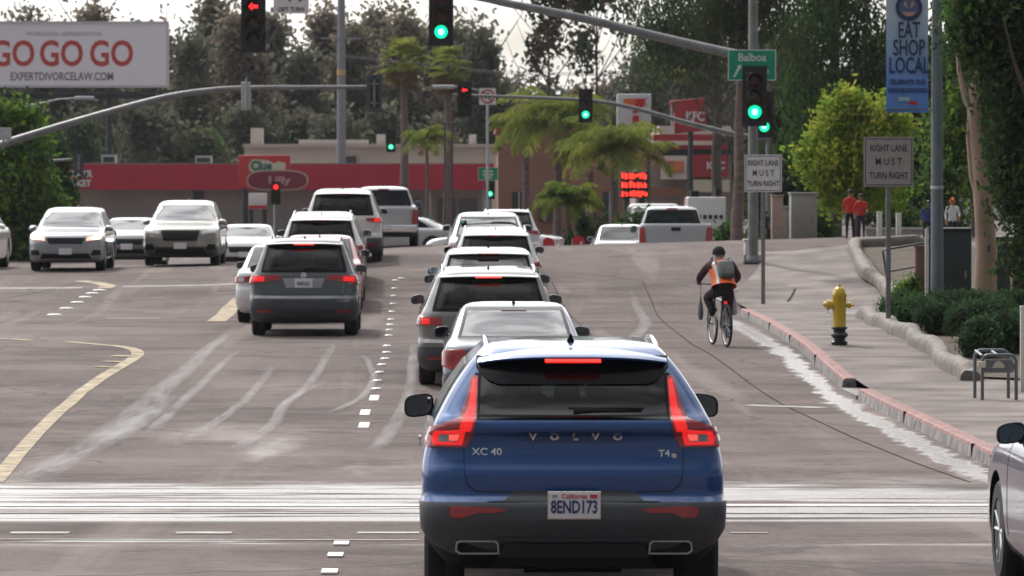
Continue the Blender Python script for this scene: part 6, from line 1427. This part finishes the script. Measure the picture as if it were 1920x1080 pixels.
cabinet('large dark green cabinet right behind the lamp post', 1764, 1822, 432, 79, M_DKG, .8); cabinet('dark green cabinet behind the pale trunk', 1866, 1900, 448, 80, M_DKG, .8)
def rail():
    Y = 80; f = lambda px, py, y=Y: P(px, py, y); b = f(1668, 560); b.z = side_top(b.x, Y); t = thing('pipe_railing', 'dark bent pipe railing in front of the far planter', 'railing', b); m = MB(); q = lambda px, py, y=Y: f(px, py, y) - b
    m.tube([q(1667, 565), q(1660, 500), q(1655, 470), q(1664, 467), q(1740, 455)], .022, 8); m.build('top_rail', [M_DKG], t, smooth=60); m = MB(); m.tube([q(1661, 510), q(1735, 497)], .016, 8); m.build('mid_rail', [M_DKG], t); m = MB(); m.tube([q(1737, 455), q(1737, 560)], .022, 8); m.build('end_post', [M_DKG], t)
rail()
Y = 116; a = P(1622, 433, Y); t = thing('low_wall', 'low grey wall behind the white posts', 'wall', ((1730 - VX) * Y / F, Y, T(13, Y) - .1)); m = MB(); zt = P(0, 431, Y).z - T(13, Y) + .1; m.box((0, 0, zt / 2), (3.1, .25, zt)); m.build('wall_body', [mat('wall_grey', (.33, .31, .30), rough=.8, var=.2)], t); m = MB(); m.box((0, 0, zt + .03), (3.16, .31, .06), bev=.015); m.build('coping', [mat('coping_grey', (.42, .40, .38), rough=.8)], t)
cab2 = None
# small controller box at the foot of the corner mast
cabinet('pale square controller box at the foot of the corner mast', 1396, 1406, 452, 98, M_WP, .25)
t = thing('dumpster', 'dark green waste bin at the right behind the pale trunk base', 'bin', (P(1885, 0, 84).x, 84, side_top(11, 84))) if False else None

# ------------------------------------------------------------------ people
M_SKIN = mat('skin', (.32, .17, .11), rough=.6); M_BLK = mat('black_cloth', (.015, .015, .018), rough=.85, var=.3); M_MAR = mat('maroon_jacket', (.055, .018, .03), rough=.85, var=.25); M_ORG = mat('orange_vest', (.80, .13, .015), rough=.6, emit=(1, .16, .02), estr=0.0); M_REF = mat('reflective_tape', (.62, .62, .60), rough=.35); M_GRYC = mat('grey_backpack', (.16, .17, .165), rough=.8, var=.2, vscale=12); M_REDC = mat('red_cloth', (.50, .03, .02), rough=.8); M_NAVY = mat('navy_cloth', (.02, .025, .05), rough=.85); M_WHC = mat('white_cloth', (.6, .6, .62), rough=.8); M_HAIR = mat('dark_hair', (.02, .015, .012), rough=.7)
def person(label, loc, rz, pose, regions, scale=1.0, hat=None, group=None, name='person', extra=None):
    """pose: joint -> (x,y,z,r); regions: list of (test(co)->bool, slot)"""
    J = dict(pose); bones = [('pelvis', 'belly'), ('belly', 'chest'), ('chest', 'neck'), ('neck', 'head0'), ('head0', 'head1')]
    for s_ in 'LR': bones += [('chest', 'sh' + s_), ('sh' + s_, 'el' + s_), ('el' + s_, 'wr' + s_), ('wr' + s_, 'ha' + s_), ('pelvis', 'hip' + s_), ('hip' + s_, 'kn' + s_), ('kn' + s_, 'an' + s_), ('an' + s_, 'toe' + s_)]
    for s_ in 'LR':      # five fingers as short chains
        h = Vector(J['ha' + s_][:3]); w = Vector(J['wr' + s_][:3]); d = (h - w).normalized(); sd = d.cross(Vector((0, 0, 1))); sd = sd.normalized() if sd.length > .1 else Vector((0, 1, 0))
        for k, (o, L) in enumerate(((-.03, .055), (-.011, .068), (.010, .065), (.030, .05))):
            J[f'f{s_}{k}'] = (*(h + sd * o + d * L * .6 + Vector((0, 0, -.01))), .009); J[f'g{s_}{k}'] = (*(h + sd * o + d * L + Vector((0, 0, -.03))), .008); bones += [('ha' + s_, f'f{s_}{k}'), (f'f{s_}{k}', f'g{s_}{k}')]
        J[f't{s_}'] = (*(w + (h - w) * .5 + sd * -.045 + d * .02), .010); bones.append(('wr' + s_, f't{s_}'))
    me = skin_mesh('body', J, bones, 'pelvis', 2); mats = [r for r in regions['mats']]
    for m_ in mats: me.materials.append(m_)
    for p in me.polygons: p.material_index = regions['f'](p.center)
    t = thing(name, label, 'person', loc, rz, group); t.scale = (scale,) * 3; bo = link_mesh('body', me, t)
    # face
    h0, h1 = Vector(J['head0'][:3]), Vector(J['head1'][:3]); fw = Vector(J['face']) if 'face' in J else Vector((0, 1, 0))
    return t, J
def std_pose(lean=0., arms=((-.24, .02, 1.12), (.24, .02, 1.12)), hands=((-.26, .12, .90), (.26, .12, .90))):
    J = {'pelvis': (0, 0, .95, (.15, .11)), 'belly': (0, .01, 1.12, (.14, .10)), 'chest': (0, .02, 1.34, (.17, .12)), 'neck': (0, .02, 1.50, .055), 'head0': (0, .03, 1.58, .085), 'head1': (0, .03, 1.69, .085)}
    for s_, k in (('L', 0), ('R', 1)):
        sg = -1 if k == 0 else 1; a, h = arms[k], hands[k]; J['sh' + s_] = (sg * .18, .01, 1.42, .062); J['el' + s_] = (*a, .045); J['wr' + s_] = (*h, .03); J['ha' + s_] = (h[0], h[1] + .05, h[2] - .07, .032)
        J['hip' + s_] = (sg * .10, 0, .90, .095); J['kn' + s_] = (sg * .11, .02, .50, .065); J['an' + s_] = (sg * .12, 0, .09, .042); J['toe' + s_] = (sg * .13, .15, .035, .035)
    return J
def head_parts(t, c, fwd, hair, beanie=None, r=.10):
    """hair or cap plus nose and ears, small features for a head centred at c facing +-y"""
    m = MB(); m.lathe([(r * 1.05, -.01), (r * 1.08, .03), (r * .95, .075), (r * .6, .115), (.001, .128)], (c[0], c[1] - fwd * .01, c[2]), seg=18); m.build('beanie' if beanie else 'hair', [beanie or hair], t, smooth=60)
    m = MB(); m.tube([(c[0], c[1] + fwd * r * .85, c[2] + .0), (c[0], c[1] + fwd * (r + .02), c[2] - .03)], [.008, .014], 6); m.build('nose', [M_SKIN], t)
    m = MB()
    for s_ in (-1, 1): m.box((c[0] + s_ * r * .92, c[1], c[2] - .02), (.02, .035, .055), bev=.007)
    m.build('ears', [M_SKIN], t)
    m = MB()
    for s_ in (-1, 1): m.lathe([(.001, -.008), (.009, 0), (.001, .008)], (c[0] + s_ * .032, c[1] + fwd * r * .84, c[2] + .005), seg=8, axis='y')
    m.box((c[0], c[1] + fwd * r * .86, c[2] - .055), (.04, .01, .008)); m.build('eyes_and_mouth', [M_BLK], t)

# cyclist
def cyclist():
    Y = 67.9; X = (1363 - VX) * Y / F; z0 = T(X, Y); rz = R(9)
    b = thing('bicycle', 'dark bicycle ridden by the person in the orange vest', 'bicycle', (X, Y, z0), rz); mf = mat('bike_frame', (.03, .03, .035), rough=.4, coat=.5)
    for yy in (0, 1.04):
        m = MB(); n = 40; ring = []
        for j in range(n): a = 2 * PI * j / n; ring.append((0, math.cos(a) * .32, math.sin(a) * .32))
        m.lathe([(.345, 0), (.335, .018), (.318, .020), (.305, .010), (.305, -.010), (.318, -.020), (.335, -.018)], seg=40, axis='x', close=True); w = m.build('wheel', [M_RUB], b, smooth=60, loc=(0, yy, .345))
        m = MB()
        for j in range(16): a = 2 * PI * j / 16; m.tube([(.012 * (-1) ** j, 0, 0), (0, math.cos(a) * .308, math.sin(a) * .308)], .0022, 4)
        m.lathe([(.02, -.04), (.02, .04)], seg=10, axis='x'); m.build('spokes', [M_RIM], w)
        m = MB(); m.lathe([(.305, .012), (.295, .0), (.305, -.012)], seg=40, axis='x', close=True); m.build('rim', [M_RIM], w, smooth=60)
    m = MB(); bb = (0, .44, .30); st = (0, .30, .80); hd = (0, .86, .82); hb = (0, .90, .62)
    for p, q in ((bb, st), (bb, hb), ((0, .32, .72), (0, .87, .76)), (hd, hb)): m.tube([p, q], .017, 8)
    for s_ in (-.05, .05): m.tube([(s_, 0, .345), (s_ * .4, .32, .70)], .009, 6); m.tube([(s_, 0, .345), (s_ * .4, .44, .30)], .011, 6); m.tube([(s_, 1.04, .345), (s_ * .8, .92, .60)], .014, 6)
    m.build('frame', [mf], b, smooth=60)
    m = MB(); m.tube([hd, (0, .82, .98)], .014, 8); m.tube([(-.30, .74, .985), (-.20, .80, .99), (0, .83, .98), (.20, .80, .99), (.30, .74, .985)], .013, 8); m.build('handlebar', [mf], b, smooth=60)
    m = MB(); m.box((0, .27, .86), (.15, .27, .06), bev=.028); m.tube([st, (0, .28, .85)], .013, 6); m.build('saddle', [M_BLK], b, smooth=50)
    m = MB(); m.lathe([(.09, .055), (.09, .06)], (0, .44, .30), seg=20, axis='x'); m.tube([(.07, .44, .30), (.08, .42, .13)], .009, 6); m.tube([(-.07, .44, .30), (-.08, .46, .47)], .009, 6); m.box((.12, .42, .13), (.09, .07, .02)); m.box((-.12, .46, .47), (.09, .07, .02)); m.build('cranks', [M_RIM], b)
    m = MB(); m.box((0, .10, .70), (.05, .02, .05), bev=.008); m.build('rear_reflector', [M_REDON], b)
    J = {'pelvis': (0, .24, .93, (.15, .12)), 'belly': (0, .32, 1.08, (.145, .11)), 'chest': (0, .46, 1.24, (.17, .12)), 'neck': (0, .54, 1.37, .06), 'head0': (0, .58, 1.42, .085), 'head1': (0, .60, 1.50, .082),
         'shL': (-.19, .48, 1.30, .078), 'shR': (.19, .48, 1.30, .078), 'elL': (-.32, .58, 1.09, .066), 'elR': (.32, .58, 1.09, .066), 'wrL': (-.30, .70, 1.01, .034), 'wrR': (.30, .70, 1.01, .034), 'haL': (-.28, .76, 1.005, .034), 'haR': (.28, .76, 1.005, .034),
         'hipL': (-.10, .26, .88, .10), 'hipR': (.10, .26, .88, .10), 'knL': (-.18, .62, .78, .088), 'knR': (.13, .56, .52, .085), 'anL': (-.13, .44, .54, .058), 'anR': (.12, .38, .20, .058), 'toeL': (-.12, .55, .50, .036), 'toeR': (.12, .50, .155, .036)}
    def reg(c):
        if c.z > 1.385: return 0
        if c.y > .715 and c.z > .9 and abs(c.x) > .22: return 0
        if c.z < .98 and abs(c.x) < .27: return 2
        return 1
    t, J = person('cyclist seen from behind in an orange vest, dark clothes and black beanie', (X, Y, z0), rz, J, {'mats': [M_SKIN, M_MAR, M_BLK], 'f': reg})
    head_parts(t, (0, .60, 1.475), 1, M_HAIR, M_BLK, .098)
    # vest following the torso: rings round the leaning spine
    def torso(a, rad):
        sp = [(.20, .95), (.28, 1.04), (.34, 1.12), (.41, 1.20), (.47, 1.27), (.52, 1.335)]; wd = [.195, .172, .175, .19, .20, .15]; dp = [.15, .13, .13, .135, .13, .10]; rows = []
        for (yy, zz), w_, d_ in zip(sp, wd, dp): rows.append([((w_ + rad) * math.cos(u) * 1, yy + (d_ + rad) * math.sin(u) * .9, zz + (d_ + rad) * math.sin(u) * -.45) for u in [2 * PI * j / 24 for j in range(25)]])
        return rows
    m = MB(); m.grid(torso(0, .012)); m.build('vest', [M_ORG], t, smooth=60)
    m = MB(); rr = torso(0, .017)
    for s_ in (15,): m.grid([[rr[k][s_] for k in range(6)], [rr[k][s_ + 1] for k in range(6)]])
    m.build('reflective_stripes', [M_REF], t)
    # backpack on the back
    k = thing('backpack', 'grey backpack worn on the back of the orange-vested cyclist', 'backpack', (X, Y, z0), rz); m = MB(); m.box((.03, .215, 1.235), (.27, .15, .30), bev=.07, rx=R(-28)); m.build('main_bag', [M_GRYC], k, smooth=50); m = MB(); m.box((.04, .145, 1.165), (.23, .07, .17), bev=.035, rx=R(-28)); m.build('front_pocket', [mat('dark_grey_cloth', (.06, .065, .06), rough=.85)], k, smooth=50)
    m = MB(); 
    for s_ in (-.1, .12): m = MB(); m.tube([(s_, .31, 1.33), (s_ * 1.2, .42, 1.44), (s_ * 1.3, .52, 1.41), (s_ * 1.4, .6, 1.28)], .016, 6); m.build('strap', [M_GRYC], k, smooth=60)
    for lab, xx, zz, mt, w_, h_ in (('white plastic bag hanging at the right side of the bicycle', .26, .66, mat('plastic_bag', (.45, .44, .46), rough=.5, var=.2), .13, .36), ('grey bag hanging at the left handlebar of the bicycle', -.28, .60, mat('grey_bag', (.13, .13, .14), rough=.6, var=.3), .09, .38)):
        bg = thing('hanging_bag', lab, 'bag', (X, Y, z0), rz); m = MB(); m.lathe([(.02, zz - h_ / 2), (w_ * .42, zz - h_ * .42), (w_ * .5, zz - h_ * .15), (w_ * .38, zz + h_ * .15), (w_ * .12, zz + h_ * .4), (.012, zz + h_ / 2)], (xx, .66, 0), seg=12); m.build('sack', [mt], bg, smooth=50); m = MB(); m.tube([(xx, .66, zz + h_ / 2 - .02), (xx * .95, .72, .97)], .006, 5); m.build('handle', [mt], bg)
cyclist()
def stander(label, px, Y, top, shirt, legs, facing=1, base=None, grp='people waiting at the far corner', hair=M_HAIR, cap=None):
    x = (px - VX) * Y / F; b = base if base is not None else T(x, Y); H = P(px, top, Y).z - b; sc = H / 1.80
    J = std_pose(arms=((-.25, .05, 1.15), (.25, -.03, 1.16)), hands=((-.20, .22, 1.12), (.25, .08, .92)))
    def reg(c): return 0 if c.z > 1.49 or (c.z < 1.0 and abs(c.x) > .2) or (c.y > .2 and c.z > .9) else (1 if c.z > .93 else 2)
    t, J = person(label, (x, Y, b), 0 if facing > 0 else PI, J, {'mats': [M_SKIN, shirt, legs], 'f': reg}, sc, group=grp); head_parts(t, (0, .03, 1.66), 1, hair, cap, .098)
stander('person in a red top and black trousers, left one of the pair in red', 1594, 107, 354, M_REDC, M_BLK, 1, base=None); stander('person in a dark vest over red, right one of the pair in red', 1614, 106.5, 362, M_REDC, M_NAVY, -1, base=None)
stander('person in white shirt and orange cap behind the dark green cabinet', 1786, 100, 370, M_WHC, M_NAVY, -1, cap=M_ORG); stander('person in blue seen beside the thin white post', 1738, 101, 375, mat('blue_cloth', (.03, .04, .2), rough=.8), M_NAVY, -1, cap=M_WHC); stander('dark clothed person half hidden behind the corner mast post', 1436, 113, 395, M_NAVY, M_NAVY, 1)

# ------------------------------------------------------------------ light, sky, camera
az, el = R(-22), R(42); sv = Vector((math.sin(az) * math.cos(el), math.cos(az) * math.cos(el), math.sin(el)))
ld = bpy.data.lights.new('sun', 'SUN'); ld.energy = 3.0; ld.angle = R(4); ld.color = (1, .96, .9); lo = bpy.data.objects.new('sun', ld); COL.objects.link(lo); lo.rotation_euler = (-sv).to_track_quat('-Z', 'Y').to_euler()
w = bpy.data.worlds.new('World'); scene.world = w; w.use_nodes = True; n, l = w.node_tree.nodes, w.node_tree.links; bg = n['Background']
sk = n.new('ShaderNodeTexSky'); sk.sky_type = 'NISHITA'; sk.sun_disc = False; sk.sun_elevation = el; sk.sun_rotation = az; sk.dust_density = 2.0
tc = n.new('ShaderNodeTexCoord'); mp = n.new('ShaderNodeMapping'); mp.inputs['Scale'].default_value = (1, 1, 2.4); l.new(tc.outputs['Generated'], mp.inputs[0]); nz = n.new('ShaderNodeTexNoise'); nz.inputs['Scale'].default_value = 2.2; nz.inputs['Detail'].default_value = 8; nz.inputs['Roughness'].default_value = .58; l.new(mp.outputs[0], nz.inputs['Vector'])
mr = n.new('ShaderNodeMapRange'); mr.inputs[1].default_value = .36; mr.inputs[2].default_value = .60; l.new(nz.outputs['Fac'], mr.inputs[0])
nz2 = n.new('ShaderNodeTexNoise'); nz2.inputs['Scale'].default_value = 4.5; nz2.inputs['Detail'].default_value = 7; l.new(mp.outputs[0], nz2.inputs['Vector'])
cc = n.new('ShaderNodeMix'); cc.data_type = 'RGBA'; cc.inputs[6].default_value = (8.5, 9.0, 9.8, 1); cc.inputs[7].default_value = (13.5, 13.2, 12.9, 1); mr2 = n.new('ShaderNodeMapRange'); mr2.inputs[1].default_value = .35; mr2.inputs[2].default_value = .62; l.new(nz2.outputs['Fac'], mr2.inputs[0]); l.new(mr2.outputs[0], cc.inputs[0])
# thin cloud lit from behind: brighter around the hidden sun
dt = n.new('ShaderNodeVectorMath'); dt.operation = 'DOT_PRODUCT'; l.new(tc.outputs['Generated'], dt.inputs[0]); dt.inputs[1].default_value = tuple(sv)
gr = n.new('ShaderNodeMapRange'); gr.interpolation_type = 'SMOOTHSTEP'; gr.inputs[1].default_value = .0; gr.inputs[2].default_value = .95; gr.inputs[3].default_value = .42; gr.inputs[4].default_value = 3.8; l.new(dt.outputs['Value'], gr.inputs[0])
vs_ = n.new('ShaderNodeVectorMath'); vs_.operation = 'SCALE'; l.new(cc.outputs[2], vs_.inputs[0]); l.new(gr.outputs[0], vs_.inputs['Scale'])
mx = n.new('ShaderNodeMix'); mx.data_type = 'RGBA'; l.new(mr.outputs[0], mx.inputs[0]); l.new(sk.outputs[0], mx.inputs[6]); l.new(vs_.outputs[0], mx.inputs[7]); l.new(mx.outputs[2], bg.inputs[0]); bg.inputs[1].default_value = .058
mr.inputs[1].default_value = .33; mr.inputs[2].default_value = .52

cd = bpy.data.cameras.new('camera'); cam = bpy.data.objects.new('camera', cd); COL.objects.link(cam); scene.camera = cam
cam.location = (0, 0, CH); cam.rotation_euler = (R(90), 0, 0); cd.sensor_width = 36; cd.lens = F / 1920 * 36; cd.shift_x = (960 - VX) / 1920; cd.shift_y = -(540 - VY) / 1920
cd.clip_start = .5; cd.clip_end = 6000; cd.dof.use_dof = True; cd.dof.focus_distance = 36; cd.dof.aperture_fstop = 7.5
scene.render.engine = 'CYCLES'; scene.view_settings.view_transform = 'Standard'; scene.view_settings.look = 'None'; scene.view_settings.gamma = 1; scene.view_settings.exposure = 0


t = thing('small_sign_box', 'small pale sign box at the left edge above the curved mast arm', 'road sign', P(6, 251, 134.5)); m = MB(); m.box((0, 0, 0), (.5, .12, .38), bev=.02); m.build('box', [M_SIGW], t); m = MB(); m.tube([(0, .05, -.19), (0, .05, -.5)], .03, 8); m.build('bracket', [M_POLE], t)

# faint valley haze round everything
mb = MB(); mb.box((0, 690, 10.5), (840, 1500, 25)); hz = mb.build('haze', []); tag(hz, kind='stuff')
mh = bpy.data.materials.new('haze'); n, l = nodes_of(mh); n.remove(n['Principled BSDF']); pv = n.new('ShaderNodeVolumePrincipled'); pv.inputs['Color'].default_value = (.84, .88, .95, 1); pv.inputs['Density'].default_value = .00010; l.new(pv.outputs[0], n['Material Output'].inputs['Volume']); hz.data.materials.append(mh)
